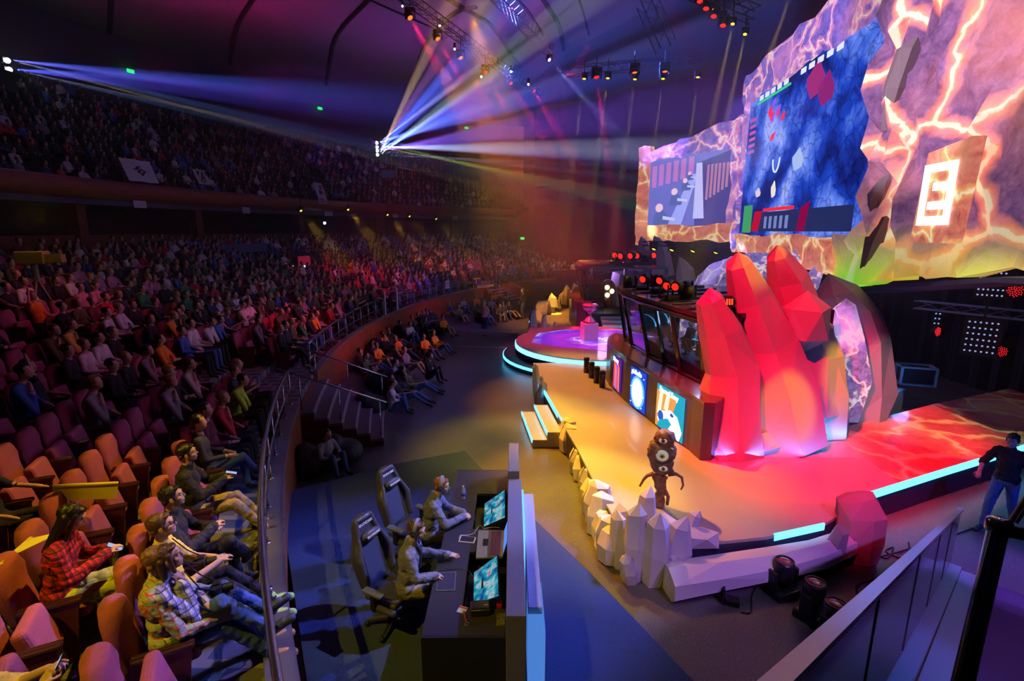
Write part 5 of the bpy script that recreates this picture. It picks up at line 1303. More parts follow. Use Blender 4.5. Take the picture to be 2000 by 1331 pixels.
# the man walking past the near end of the stage
Jw = standing(.12, step=.5, arms=dict(elL=(-.34, .02, 1.14), wrL=(-.36, .20, .98), elR=(.34, .04, 1.14), wrR=(.30, .26, 1.02)))
o = person(Jw, TEES['black'], cloth('faded blue jeans', (.12, .16, .36)), HB, look=(.1, -.15, 0), sleeve=.55, vox=.008, curl=(.6, .6)); p = U(1945, 1030, 0)
t = MB(); c_ = Jw['chest']; t.box(-.07, .07, .128, .134, c_.z+.02, c_.z+.05); t.box(-.055, .055, .128, .134, c_.z-.03, c_.z); t.build('shirt_print', mat('pale print', (.6, .5, .65), .7), o)
place(o, p, facing(p, (0.5, 3.5, 0)), 'person in a black printed tee and faded jeans walking below the lava-patterned stage wing')

# ---------------------------------------------------------------- commentators' platform and desk
PZ = 0.30
pl = MB(); pl.prism(ccw([(-4.43, 8.91), (-2.43, 10.23), (-1.08, 10.86), (-.21, 9.11), (.46, 7.9), (1.13, 6.64), (2.02, 4.77), (3.2, 2.0), (-1.2, 2.0), (-2.28, 4.77)]), 0, PZ)
NAVY, N, L, b = node_mat('navy carpet tiles')
tc = N.new('ShaderNodeTexCoord'); n = N.new('ShaderNodeTexNoise'); n.inputs['Scale'].default_value = 90; n.inputs['Detail'].default_value = 6; L.new(tc.outputs['Object'], n.inputs['Vector'])
r1 = ramp(N, [(0.3, (0.02, 0.04, 0.13)), (0.7, (0.06, 0.09, 0.22))]); L.new(n.outputs['Fac'], r1.inputs['Fac']); L.new(r1.outputs['Color'], b.inputs['Base Color']); b.inputs['Roughness'].default_value = .95; bumpy(N, L, b, n.outputs['Fac'], .5)
tag(pl.build('carpeted_platform', NAVY), 'low navy carpeted platform under the commentators and their desk', 'platform')
TZ = PZ+.75
desk = empty('commentator_desk', (-.5, 6.1, PZ), 0, 'long black commentators desk with a tall front panel and cyan light strips', 'desk'); dl = desk.location
def db(x0, x1, y0, y1, z0, z1, nm, mm, r=0): 
    t = MB(); t.box(x0-dl.x, x1-dl.x, y0-dl.y, y1-dl.y, z0-dl.z, z1-dl.z); o = t.build(nm, mm, desk)
    if r: bevel(o, r)
    return o
DT = mat('black matt desktop', (.035, .032, .04), .45)
for y0, y1 in ((4.60, 4.98), (6.02, 6.55), (7.55, 8.35)): db(-.95, -.07, y0, y1, TZ-.04, TZ, 'desktop', DT)
for y0, y1 in ((4.98, 6.02), (6.55, 7.55)): db(-.95, -.56, y0, y1, TZ-.04, TZ, 'desktop', DT); db(-.56, -.07, y0, y1, TZ-.22, TZ-.20, 'monitor_well', BLACK)
db(-.93, -.90, 4.62, 8.3, PZ, TZ-.04, 'modesty_panel', BLACK); db(-.95, -.05, 4.56, 4.60, PZ, TZ, 'end_panel', BLACK); db(-.95, -.05, 8.35, 8.39, PZ, TZ, 'end_panel', BLACK)
FP = mat('slate blue front panel', (.16, .16, .24), .5)
db(-.06, .14, 4.32, 7.15, PZ, PZ+1.22, 'front_panel', FP, .008); db(-.06, .11, 7.15, 8.2, PZ, PZ+1.34, 'front_panel', FP, .008)
db(.14, .17, 5.9, 7.0, PZ+.25, PZ+1.12, 'light_strip', glow('desk edge cyan', (.15, .5, 1.0), 1.6)); db(.17, .32, 4.7, 7.1, PZ, PZ+1.0, 'outer_panel', mat('pale desk front', (.5, .48, .6), .35), .008)
db(.17, .34, 4.45, 5.2, PZ, PZ+.92, 'light_panel', glow('desk panel blue', (.10, .30, .9), .7))
def quad_thing(name, px4, z4, m, th, label, cat, group=None, parent=None, screen=None, flip=False):
    P = [U(x, y, z) for (x, y), z in zip(px4, z4)]; ctr = sum(P, Vector())/4; n_ = (P[1]-P[0]).cross(P[3]-P[0]).normalized()
    if n_.z < 0: n_ = -n_
    o = empty(name, ctr, 0, label, cat, group); mb = MB(); vs = [p-ctr for p in P]+[p-ctr-n_*th for p in P]
    mb.add(vs, [(0, 1, 2, 3), (7, 6, 5, 4)]+[(i, 4+i, 4+(i+1) % 4, (i+1) % 4) for i in range(4)])
    return o, mb, P, n_, ctr
# monitors (lying back in their wells)
MAP, N, L, b = node_mat('teal game picture')
tc = N.new('ShaderNodeTexCoord'); n1 = N.new('ShaderNodeTexNoise'); n1.inputs['Scale'].default_value = 9; n1.inputs['Detail'].default_value = 5; L.new(tc.outputs['Object'], n1.inputs['Vector'])
r1 = ramp(N, [(.36, (0.01, .06, .25)), (.44, (.01, .20, .34)), (.54, (.05, .36, .46)), (.62, (.35, .55, .62)), (.68, (.6, .10, .20))]); L.new(n1.outputs['Fac'], r1.inputs['Fac']); L.new(r1.outputs['Color'], b.inputs['Emission Color']); b.inputs['Emission Strength'].default_value = .95; b.inputs['Base Color'].default_value = (0, 0, 0, 1); b.inputs['Specular IOR Level'].default_value = 0
for px4, lb in (([(925, 1118), (924, 1184), (975, 1166), (972, 1084)], 'slanted monitor with a teal game picture before the nearer commentator'), ([(946, 984), (944, 1031), (987, 1012), (987, 956)], 'slanted monitor with a teal game picture before the farther commentator')):
    o, mb, P, n_, ctr = quad_thing('monitor', px4, [TZ-.06, TZ-.06, TZ+.20, TZ+.20], None, .03, lb, 'monitor', 'monitors sunk in the desk')
    mb.build('casing', BLACK, o)
    t = MB(); q4 = [ctr*0+(p-ctr)*.95+n_*.002 for p in P]; t.add(q4, [(0, 1, 2, 3)]); s = t.build('screen', MAP, o); so = s.modifiers.new('thickness', 'SOLIDIFY'); so.thickness = .003
    def onsc(u, v): return q4[0].lerp(q4[1], u).lerp(q4[3].lerp(q4[2], u), v)+n_*.004
    for u0, u1, v0, v1 in ((.04, .07, .1, .35), (.30, .42, .62, .68), (.5, .53, .35, .42)): t = MB(); t.add([onsc(u0, v0), onsc(u1, v0), onsc(u1, v1), onsc(u0, v1)], [(0, 1, 2, 3)]); t.build('score_bar', glow('score red', (.55, .12, .22), 1), s)
    t = MB(); t.box(-.05, .05, -.08, .08, -.22, -.02); t.build('stand', BLACK, o)
# laptop
o, mb, P, n_, ctr = quad_thing('laptop', [(929, 1090), (982, 1088), (985, 1036), (934, 1036)], [TZ+.03]*4, None, .028, 'grey gaming laptop open against the front panel between the two monitors', 'laptop')
bevel(mb.build('base', mat('laptop grey', (.30, .30, .34), .35, metal=.3), o), .006)
def onp(u, v, up_=.002): return P[0].lerp(P[1], u).lerp(P[3].lerp(P[2], u), v)-ctr+n_*up_
t = MB()
for i in range(14):
    for j in range(5):
        v0 = .06+.063*i; u0 = .52+.075*j; t.add([onp(u0, v0), onp(u0+.06, v0), onp(u0+.06, v0+.05), onp(u0, v0+.05)], [(0, 1, 2, 3)])
t.build('keyboard', mat('laptop keys', (.03, .01, .03), .5, emit=(.4, .03, .15), es=.15), o)
t = MB(); t.add([onp(.22, .40), onp(.42, .40), onp(.42, .66), onp(.22, .66)], [(0, 1, 2, 3)]); t.build('touchpad', BLACK, o)
t = MB(); t.add([onp(.90, .02), onp(1.0, .02), onp(1.0, .98), onp(.90, .98)], [(0, 1, 2, 3)]); t.build('hinge_bar', mat('yellow lit hinge', (.45, .38, .10), .4), o)
lid = [onp(1.0, .0, 0), onp(1.0, 1.0, 0), onp(1.22, 1.0, .26), onp(1.22, .0, .26)]
t = MB(); t.add(lid+[p+Vector((.012, 0, -.004)) for p in lid], [(0, 1, 2, 3), (7, 6, 5, 4), (0, 4, 5, 1), (1, 5, 6, 2), (2, 6, 7, 3), (3, 7, 4, 0)]); t.build('lid', BLACK, o)
li = [p+Vector((-.004, 0, .002)) for p in lid]; t = MB(); t.add([li[0].lerp(li[2], .05), li[1].lerp(li[3], .05), li[2].lerp(li[0], .05), li[3].lerp(li[1], .05)], [(0, 1, 2, 3)]); t.build('screen', glow('laptop picture', (.10, .22, .8), 1.2), o)
# small things on the desk
o, mb, P, n_, ctr = quad_thing('tablet', [(851, 1155), (889, 1154), (891, 1117), (855, 1118)], [TZ+.01]*4, None, .009, 'dark tablet lying on the desk before the nearer commentator', 'tablet'); bevel(mb.build('tablet_body', mat('tablet grey', (.12, .12, .17), .3), o), .003)
t = MB(); t.add([(p-ctr)*.9+n_*.001 for p in P], [(0, 1, 2, 3)]); t.build('screen', mat('tablet glass', (.05, .05, .08), .12), o)
o, mb, P, n_, ctr = quad_thing('phone', [(895, 1058), (926, 1061), (930, 1050), (900, 1046)], [TZ+.012]*4, None, .010, 'phone with a white cable lying left of the laptop', 'phone'); bevel(mb.build('phone_body', mat('phone white', (.6, .6, .62), .3), o), .002)
t = MB(); t.add([(p-ctr)*.86+n_*.001 for p in P], [(0, 1, 2, 3)]); t.build('screen', GBLACK, o)
t = MB(); t.smooth = True; pp = [U(x, y, TZ+.01) for x, y in ((896, 1052), (899, 1046), (915, 1046), (926, 1042), (934, 1030), (938, 1026), (945, 1033), (962, 1030), (976, 1031))]; t.tube(pp, .004, 6)
tag(t.build('charging_cable', mat('white cable', (.7, .7, .72), .5)), 'white charging cable looping from the phone to the laptop', 'cable')
t = MB(); t.smooth = True; pp = [U(x, y, TZ+.012) for x, y in ((858, 1116), (875, 1112), (900, 1111), (917, 1116), (922, 1125))]; t.tube(pp, .005, 6)
tag(t.build('headset_cable', DGREY), 'grey cable running from the nearer headset to the monitor well', 'cable')
pc = U(938, 1196, TZ); o = empty('pouch', pc, R(5), 'glossy black pouch standing at the near end of the desk', 'pouch')
t = MB(); t.rbox(-.11, .11, -.075, .075, 0, .10, .02); t.build('pouch_body', mat('black patent leather', (.02, .02, .026), .15, coat=.6), o)
t = MB(); t.smooth = True; t.tube([(-.105, -.077, .085), (.105, -.077, .085)], .004, 6); t.build('zip', ALU, o); t = MB(); t.box(.04, .09, -.02, -.012, .1, .102); t.build('tag', mat('white tag', (.7, .7, .7), .5), o)
o = empty('key_lanyard', U(905, 1205, TZ), 0, 'short woven lanyard with a ring hanging over the desk end', 'lanyard'); t = MB(); t.smooth = True
t.tube([Vector((0, .06, .01)), (.01, .02, .012), (.03, -.05, .012), (.04, -.09, .01)], .013, 8); t.build('strap', mat('woven strap', (.25, .05, .25), .6), o)
t = MB(); t.smooth = True; t.tube([(.05+.022*math.cos(2*PI*k/16), -.12+.022*math.sin(2*PI*k/16), .01) for k in range(16)], .005, 6, closed=True); t.build('ring', ALU, o)
o = empty('paper_card', U(903, 1192, TZ), R(-20), 'white and yellow card under the black pouch', 'card'); t = MB(); t.box(-.05, .05, -.05, .05, 0, .004); t.build('card', mat('white card', (.6, .6, .55), .6), o); t = MB(); t.box(-.05, .05, .02, .04, .004, .006); t.build('print', mat('red print', (.5, .02, .05), .6), o)
o = empty('adapter', U(975, 1187, TZ), 0, 'red plastic adapter at the near end of the desk', 'adapter'); t = MB(); t.box(-.03, .03, -.02, .02, 0, .05); t.box(-.03, -.015, .02, .05, 0, .05); t.box(.015, .03, .02, .05, 0, .05); bevel(t.build('adapter_body', mat('red plastic', (.6, .02, .03), .35), o), .004)
o = empty('circuit_board', U(978, 1210, TZ), 0, 'bare green and gold circuit board lying by the desk panel', 'electronics'); t = MB(); t.box(-.05, .05, -.10, .08, 0, .004); t.build('board', mat('board green', (.10, .12, .02), .4), o)
q = random.Random(9)
t = MB()
for i in range(26): x, y = q.uniform(-.045, .035), q.uniform(-.09, .07); t.box(x, x+.012, y, y+.014, .004, .004+q.uniform(.004, .02))
t.build('components', mat('gold contacts', (.65, .5, .08), .3, metal=.8), o)
o = empty('water_bottle', U(905, 975, TZ), 0, 'small clear water bottle with a blue label beside the farther commentator', 'bottle')
t = MB(); t.smooth = True; t.lathe([(0, 0), (.032, 0), (.033, .02), (.030, .07), (.033, .12), (.030, .17), (.014, .20), (.013, .215)], 16); t.build('bottle_body', mat('clear plastic', (.55, .62, .9), .12, trans=.5), o)
t = MB(); t.smooth = True; t.lathe([(.034, .06), (.034, .12)], 16); t.build('label', mat('blue label', (.03, .08, .6), .4), o); t = MB(); t.lathe([(.015, .205), (.015, .225)], 12); t.build('cap', mat('white cap', (.7, .7, .75), .4), o)

# gaming chairs
CHB = mat('black chair leather', (.07, .07, .085), .30, bump=.08, bs=120); CHP = mat('dark slate chair panel', (.07, .08, .13), .5)
CHT = mat('white embroidery', (.75, .75, .8), .6)
def gaming_chair(p, rz, label):
    o = empty('gaming_chair', p, rz, label, 'chair', 'black gaming chairs at the commentators desk'); sh = .50
    T = Matrix.Translation((0, -.22, sh+.02)) @ Matrix.Rotation(R(14), 4, 'X')
    # back shell: rounded shield with raised side wings
    prof = [(0, .25), (.12, .26), (.28, .275), (.42, .295), (.50, .29), (.57, .255), (.64, .20), (.74, .185), (.82, .175), (.87, .145), (.905, .09), (.915, .04)]
    mb = MB(); mb.smooth = True; n = 16; vs = []
    for z, hw in prof:
        for side in (1, -1):
            for k in range(n+1):
                u = -1+2*k/n; wing = .085*max(0, abs(u)-.55)/.45 if z < .6 else .04*max(0, abs(u)-.5)/.5
                y = (.035+wing-.03*(abs(u) > .97)) if side == 1 else -.055*(1-.4*u*u)
                vs.append(T @ Vector((-hw*u*side, y, z)))
    K = 2*(n+1); fs = [(j*K+i, j*K+(i+1) % K, (j+1)*K+(i+1) % K, (j+1)*K+i) for j in range(len(prof)-1) for i in range(K)]
    fs += [tuple(range(K-1, -1, -1)), tuple((len(prof)-1)*K+i for i in range(K))]; mb.add(vs, fs); b_ = mb.build('backrest', CHB, o); s_ = b_.modifiers.new('s', 'SUBSURF'); s_.levels = s_.render_levels = 1
    for sx in (-1, 1):
        t = MB(); t.smooth = True; t.cap(T @ Vector((sx*.235, .085, .10)), T @ Vector((sx*.250, .10, .42)), .045, .05, 12); t.cap(T @ Vector((sx*.250, .10, .42)), T @ Vector((sx*.175, .07, .64)), .05, .03, 12); t.cap(T @ Vector((sx*.17, .05, .66)), T @ Vector((sx*.12, .03, .87)), .035, .04, 12); remeshed(t, 'side_bolster', CHB, .016, 3, o)
    t = MB(); t.smooth = True; t.cap(T @ Vector((-.10, .035, .875)), T @ Vector((.10, .035, .875)), .04, .04, 12); t.build('head_bolster', CHB, o)
    t = MB(); t.rbox(-.15, .15, .03, .055, .06, .56, .012, T); t.build('centre_panel', CHP, o)
    t = MB(); t.smooth = True; t.ball(T @ Vector((0, .10, .66)), (.145, .055, .075), 20, 12); t.build('neck_pillow', CHB, o)
    rx = (PI/2 - R(14), 0, PI)
    text('lettering', 'MAXNOMIC', .048, CHT, o, T @ Vector((0, .062, .81)), rx, .004, .0015); text('lettering', 'MAXNOMIC', .04, CHT, o, T @ Vector((0, .160, .665)), rx, .004, .0015)
    t = MB(); t.rbox(-.24, .24, -.22, .27, sh-.06, sh+.03, .035); t.build('seat', CHB, o)
    for sx in (-1, 1):
        t = MB(); t.smooth = True; t.cap((sx*.27, -.02, sh-.06), (sx*.27, .27, sh-.05), .045, .04, 10); t.build('seat_bolster', CHB, o)
        t = MB(); t.rbox(sx*.33-.05, sx*.33+.05, -.12, .17, sh+.17, sh+.205, .015); t.build('armrest_pad', mat('armrest pad', (.12, .12, .13), .4), o)
        t = MB(); t.box(sx*.31-.02, sx*.31+.02, -.03, .03, sh-.07, sh+.17); t.box(min(sx*.10, sx*.32), max(sx*.10, sx*.32), -.03, .03, sh-.09, sh-.06); t.build('armrest_post', BLACK, o)
    t = MB(); t.smooth = True; t.lathe([(.028, .10), (.028, sh-.1), (.12, sh-.09), (.12, sh-.06)], 16); t.build('gas_column', DGREY, o)
    for k in range(5):
        a = 2*PI*k/5+.3; t = MB(); t.tube([(0, 0, .12), (.30*math.cos(a), .30*math.sin(a), .085)], [.035, .022], 8); lg = t.build('base_leg', DGREY, o)
        t = MB(); t.smooth = True; t.ball((.31*math.cos(a), .31*math.sin(a), .035), (.035, .035, .035), 10, 8); t.build('caster', BLACK, lg)
    return o
gaming_chair((-1.52, 5.62, PZ), R(-90-28), 'nearer black gaming chair, behind the commentator resting a hand on the desk')
gaming_chair((-1.55, 6.95, PZ), R(-90-28), 'farther black gaming chair, standing empty behind the commentator with clasped hands')

# the two commentators
SUIT = cloth('slate grey suit', (.20, .20, .27), .7); SUIT2 = cloth('blue grey suit', (.17, .18, .27), .7)
Jc = seated(.16, hip=.58, knee=.42, kz=.58, feet=.46, arms=dict(elR=(.27, .12, .86), wrR=(.16, .34, .80), elL=(-.27, .16, .86), wrL=(-.20, .50, .83)))
o = person(Jc, SUIT, mat('khaki drill', (.30, .26, .18), .8), HBR, look=(-.25, -.18, 0), hands={'L': (Vc((.15, 1, -.05)), Vc((0, 0, -1)))}, curl=(.12, .8), vox=.0055, pn='c')
headset(o, Jc, (-.25, -.18, 0)); t = MB(); 
for s in (-1, 1):
    pth = [Jc['neck']+Vc((s*.055, .06, .05)), Jc['neck']+Vc((s*.05, .115, -.05)), Jc['chest']+Vc((s*.018, .145, .02)), Jc['waist']+Vc((0, .145, .06))]
    t.tube(pth, .016, 6)
t.build('lapel', cloth('lapel', (.08, .09, .14), .6), o)
t = MB(); t.prism([(-.045, .03), (.045, .03), (.0, -.19)], -.006, .006, Matrix.Translation(Jc['neck']+Vc((0, .105, -.02))) @ Matrix.Rotation(R(80), 4, 'X')); t.build('shirt_front', mat('blue shirt', (.15, .22, .6), .7), o)
place(o, (-1.30, 5.58, PZ), R(-90+8), 'nearer commentator in a slate suit and headset with one hand flat on the desk', s=1.0)
Jd = seated(.26, hip=.58, knee=.42, kz=.58, feet=.46, arms=dict(elR=(.25, .26, .84), wrR=(.06, .50, .84), elL=(-.25, .26, .84), wrL=(-.05, .52, .84)))
o = person(Jd, SUIT2, BLKT, hairm('ginger', (.30, .12, .05)), look=(-.1, -.12, 0), hands={'L': (Vc((.75, .6, 0)), Vc((0, -.3, -1))), 'R': (Vc((-.75, .6, 0)), Vc((0, -.3, -1)))}, curl=(.7, .7), vox=.0055)
headset(o, Jd, (-.1, -.12, 0)); t = MB()
for n_ in 'LR':
    w_ = Jd['wr'+n_]; e_ = Jd['el'+n_]; d_ = (w_-e_).normalized(); t.cap(w_-d_*.03, w_-d_*.012, .036, .036)
t.build('shirt_cuff', mat('white shirt', (.7, .7, .75), .7), o)
place(o, (-1.22, 6.72, PZ), R(-90+6), 'farther commentator in a blue grey suit and headset with clasped hands')

# ---------------------------------------------------------------- booths
def booth(mr, label):
    f = lambda x, y: (x, 41-y) if mr else (x, y)
    o = empty('player_booth', (*f(5.2, 13.2), SZ), 0, label, 'booth'); l = o.location
    def prism(poly, z0, z1, nm, mm, parent=None):
        t = MB(); t.prism(ccw([(q[0]-l.x, q[1]-l.y) for q in (f(*p) for p in poly)]), z0-l.z, z1-l.z); return t.build(nm, mm, parent or o)
    def P3(x, y, z): q = f(x, y); return Vector((q[0]-l.x, q[1]-l.y, z-l.z))
    outer = [(4.05, 9.70), (3.84, 9.74), (3.78, 10.22), (3.66, 10.68), (3.44, 11.73), (3.31, 12.55), (3.11, 13.49), (2.95, 14.87), (2.97, 15.6), (3.15, 16.3), (3.5, 16.9)]
    inner = [(4.6, 10.3), (4.42, 10.35), (4.36, 10.6), (4.22, 11.0), (4.0, 11.95), (3.86, 12.75), (3.66, 13.6), (3.5, 14.87), (3.5, 15.5), (3.62, 16.0), (3.85, 16.4)]
    prism(outer+inner[::-1], SZ, 1.78, 'front_counter', mat('violet grey counter', (.05, .045, .13), .28, coat=.2)); prism(outer+inner[::-1], 1.78, 1.84, 'counter_top', mat('dark violet counter top', (.10, .05, .11), .22, coat=.4))
    prism([(4.5, 10.4)]+[(p[0]-.02, p[1]) for p in inner[2:]]+[(7.6, 16.4), (7.6, 11.6)], SZ, 1.25, 'booth_floor', BLACK)
    base = [(4.62, 10.45), (4.30, 10.9), (4.10, 11.95), (3.96, 12.75), (3.76, 13.6), (3.6, 14.87), (3.62, 15.9)]; topp = [(4.30, 10.35), (3.98, 10.75), (3.72, 11.85), (3.58, 12.7), (3.40, 13.6), (3.28, 14.9), (3.35, 16.0)]
    GL = mat('tinted booth glass', (.75, .8, .95), .02, trans=1.0, spec=.5); FR = GBLACK; ZB, ZT = 1.84, 3.34
    for i in range(len(base)-1):
        p, q_, r_, s_ = P3(*base[i], ZB), P3(*base[i+1], ZB), P3(*topp[i+1], ZT), P3(*topp[i], ZT); nn = (q_-p).cross(s_-p).normalized()*.012
        t = MB(); vs = [p, q_, r_, s_, p+nn, q_+nn, r_+nn, s_+nn]; t.add(vs, [(0, 3, 2, 1), (4, 5, 6, 7), (0, 1, 5, 4), (1, 2, 6, 5), (2, 3, 7, 6), (3, 0, 4, 7)]); t.build('glass_pane', GL, o)
    for i in range(len(base)):
        t = MB(); t.tube([P3(*base[i], ZB-.1), P3(*topp[i], ZT+.05)], .055, 4); t.build('mullion', FR, o)
    for pts, z, r_, nm in ((base, ZB+.02, .07, 'sill'), (topp, ZT, .09, 'head_beam')):
        t = MB(); t.tube([P3(*p, z) for p in pts], r_, 4); t.build(nm, FR, o)
    roof = [(topp[0][0]-.05, topp[0][1]-.05)]+[(p[0]-.08, p[1]) for p in topp[1:]]+[(3.6, 16.3), (7.4, 16.6), (7.4, 12.0)]
    prism(roof, ZT+.06, ZT+.16, 'roof', mat('dark booth roof', (.045, .035, .05), .3, coat=.3))
    for i in range(7):
        x0 = 3.45+.06*i; y0 = 15.6-.75*i; t = MB(); a_, b_ = P3(x0, y0, ZT+.18), P3(x0+2.4, y0+.9, ZT+.18); t.tube([a_, b_], .03, 4); t.build('roof_bar', BLACK, o)
    for x0, y0 in ((4.7, 10.55), (7.4, 11.8), (7.4, 16.4), (5.4, 16.5)): prism([(x0-.07, y0-.07), (x0+.07, y0-.07), (x0+.07, y0+.07), (x0-.07, y0+.07)], SZ, ZT+.06, 'column', FR)
    return o, P3, prism
bo, P3, bprism = booth(False, 'near glass player booth with a violet counter front carrying three player cards')
bf, P3f, _ = booth(True, 'far glass player booth beyond the trophy')
# player cards on the counter front
def card(p0, p1, z0, z1, picture, name_text, nm='card'):
    A, B_ = Vector((*p0, 0)), Vector((*p1, 0)); d = (B_-A).normalized(); nrm = Vector((d.y, -d.x, 0)); l = bo.location
    if nrm.x > 0: nrm = -nrm
    def at(u, v, lift=.03): p = A+(B_-A)*u+nrm*lift; p.z = z0+(z1-z0)*v; return p-l
    def put(pts, lift, m, nm2, parent):
        t = MB(); n = len(pts); t.add([at(u, v, lift) for u, v in pts]+[at(u, v, lift-.012) for u, v in pts], [tuple(range(n)), tuple(range(2*n-1, n-1, -1))]+[(i, n+i, n+(i+1) % n, (i+1) % n) for i in range(n)]); return t.build(nm2, m, parent)
    c = put(rect(0, 1, 0, 1), .03, picture[0], 'player_card', bo)
    for i_, (pts, mm) in enumerate(picture[1]): put(pts, .034+.004*i_, mm, 'card_picture', c)
    if name_text:
        ang = math.atan2(d.y, d.x); ang = ang if (Vector((math.sin(ang), -math.cos(ang), 0))).dot(nrm) > 0 else ang+PI
        text('card_name', name_text, .17, glow('card name white', (1, 1, 1), 2.0), c, at(.5, .93, .075), (PI/2, 0, ang), .006, .004)
def ell(cx, cy_, rx, ry, n=20): return [(cx+rx*math.cos(2*PI*k/n), cy_+ry*math.sin(2*PI*k/n)) for k in range(n)]
g = lambda n_, c, s=1.0: glow('card '+n_, c, s)
card((3.47, 11.62), (3.72, 10.42), .66, 1.68, (g('teal', (.02, .42, .6)), [
    ([(0, 0), (.5, 0), (.62, .5), (.75, .86), (0, .86)], g('orange', (.85, .34, .08), 1.1)), ([(.05, .3), (.12, .84), (.25, .84), (.2, .4)], g('cream', (1, .82, .6), 1.2)), ([(.3, .5), (.38, .84), (.5, .84), (.45, .5)], g('cream', (1, .82, .6), 1.2)),
    ([(.28, .0), (.9, .0), (.98, .22), (.80, .5), (.55, .56), (.22, .42), (.08, .2)], g('white', (1, .95, .95), 1.25)), (ell(.62, .47, .06, .04), g('blue', (.03, .12, .6))), (ell(.22, .30, .10, .12), g('blue', (.03, .12, .6))),
    ([(.1, .02), (.45, .02), (.62, .26), (.48, .34), (.2, .2)], g('teal', (.02, .42, .6))), ([(.62, .0), (.84, .0), (.75, .14), (.66, .12)], g('dark', (.08, .01, .06)))]), 'Eternal.Envy')
card((3.18, 13.1), (3.36, 12.25), .66, 1.70, (g('deep blue', (.02, .08, .75)), [(ell(.5, .42, .46, .42), g('sky', (.10, .40, 1.0), 1.5)), (ell(.5, .42, .36, .36), g('pale sky', (.5, .8, 1.0), 2.0)), (ell(.5, .42, .28, .31), g('flare', (1, 1, .95), 3.0))] +
     [(ell(u, v, .03, .015, 8), g('spark', (.7, .9, 1.0), 1.5)) for u, v in ((.1, .85), (.9, .85), (.08, .5), (.93, .4), (.85, .1), (.15, .12))]), 'pieliedie')
card((3.0, 14.5), (3.07, 13.8), .70, 1.66, (g('violet', (.12, .02, .35)), [([(.05+.18*i, .05+.05*(i % 2)), (.14+.18*i, .02), (.20+.16*i, .8-.1*(i % 3)), (.10+.16*i, .84)], g(['red', 'hot', 'orchid'][i % 3], [(1, .05, .08), (1, .3, .05), (.6, .15, 1)][i % 3], 1.1)) for i in range(5)]), 'Misery')
# players behind the glass, with their desk and monitors
o = empty('player_table', (*(4.9, 13.0), 1.25), 0, 'long dark table with monitors inside the near glass booth', 'table'); l = o.location
t = MB(); t.prism(ccw([(4.55-l.x, 11.2-l.y), (4.1-l.x, 15.4-l.y), (4.75-l.x, 15.4-l.y), (5.2-l.x, 11.2-l.y)]), .70, .74); t.build('table_top', mat('booth table top', (.06, .08, .16), .3), o)
t = MB(); t.prism(ccw([(4.6-l.x, 11.2-l.y), (4.15-l.x, 15.4-l.y), (4.2-l.x, 15.4-l.y), (4.65-l.x, 11.2-l.y)]), 0, .7); t.build('front_panel', BLACK, o)
for i in range(5):
    y = 11.55+.85*i; x = 4.85-.107*(y-11.2); p = Vector((x, y, 1.99)); m_ = empty('monitor', p, R(-84), 'monitor number %s on the player table in the near booth' % ['one, at the hand end', 'two', 'three, the middle one', 'four', 'five, at the trophy end'][i], 'monitor')
    t = MB(); t.box(-.27, .27, -.02, .01, .10, .42); t.build('casing', BLACK, m_); t = MB(); t.box(-.26, .26, .01, .013, .11, .41); t.build('screen', glow('player screen', (.08, .22, .45), .8), m_); t = MB(); t.box(-.03, .03, -.02, .0, .012, .12); t.box(-.1, .1, -.08, .06, 0, .012); t.build('stand', BLACK, m_)
    q_ = crowd_obj(CROWD[[0, 4, 0, 1, 0][i]]); recolor(q_, TEES['navy'], BLKT, [HB, HBR, HB, HBR, HL][i]); hp = Vector((x+.85, y+.1, 1.25)); place(q_, hp, facing(hp, (x, y, 0)), 'player seated in the near booth before monitor %s' % ['one', 'two', 'three', 'four', 'five'][i], group='players in the near booth')
point((5.2, 13.2, 3.1), 60, (.35, .6, 1.0), .3); point((5.0, 27.8, 3.1), 60, (.6, .3, 1.0), .3)

# ---------------------------------------------------------------- trusses and hanging lamps
def truss(a, b_, label, w=.32, name='lighting_truss', m=None):
    a, b_ = Vector(a), Vector(b_); o = empty(name, (a+b_)/2, 0, label, 'truss'); c = o.location; d = (b_-a).normalized(); L_ = (b_-a).length
    s = d.cross(Vector((0, 0, 1))).normalized(); u = s.cross(d); t = MB(); cs = [(s*x+u*y)*w/2 for x, y in ((-1, -1), (1, -1), (1, 1), (-1, 1))]
    for q_ in cs: t.tube([a+q_-c, b_+q_-c], .025, 6)
    t.build('chord', m or ALU, o); t = MB(); n = max(2, int(L_/.55))
    for i in range(n):
        p, q_ = a+d*L_*i/n-c, a+d*L_*(i+1)/n-c
        for k in range(4): t.tube([p+cs[k], q_+cs[(k+1) % 4]], .013, 4)
    t.build('lattice', m or ALU, o); return o
DT_ = mat('dull truss metal', (.22, .20, .26), .5, metal=.6)
truss(V(950, -35, 22), V(1074, 98, 31), 'long aluminium truss running diagonally below the ceiling', .5)
truss(V(1105, 140, 30), V(1372, 118, 30), 'black truss with red and yellow lamps above the smaller screen', .45, m=DT_)
truss(V(1262, 0, 24), V(1300, 92, 24), 'short dark truss hanging between the diagonal truss and the lamp row', .7, m=DT_)
truss(V(760, -30, 24), V(1060, 190, 40), 'dim truss that carries the row of red beams', .4, m=BLACK)
truss(V(1340, -25, 22), V(1475, 30, 22), 'dark truss above the largest screen with red lenses', .5, m=BLACK)
truss(V(1255, 476, 25.5), V(1430, 480, 24.5), 'dark lamp bar under the smaller screen', .2, m=BLACK)
for (x0, y0, d0, ln) in ((1074, 98, 31, 4), (1010, 30, 26, 5), (1372, 118, 30, 5), (1105, 140, 30, 5)):
    pass
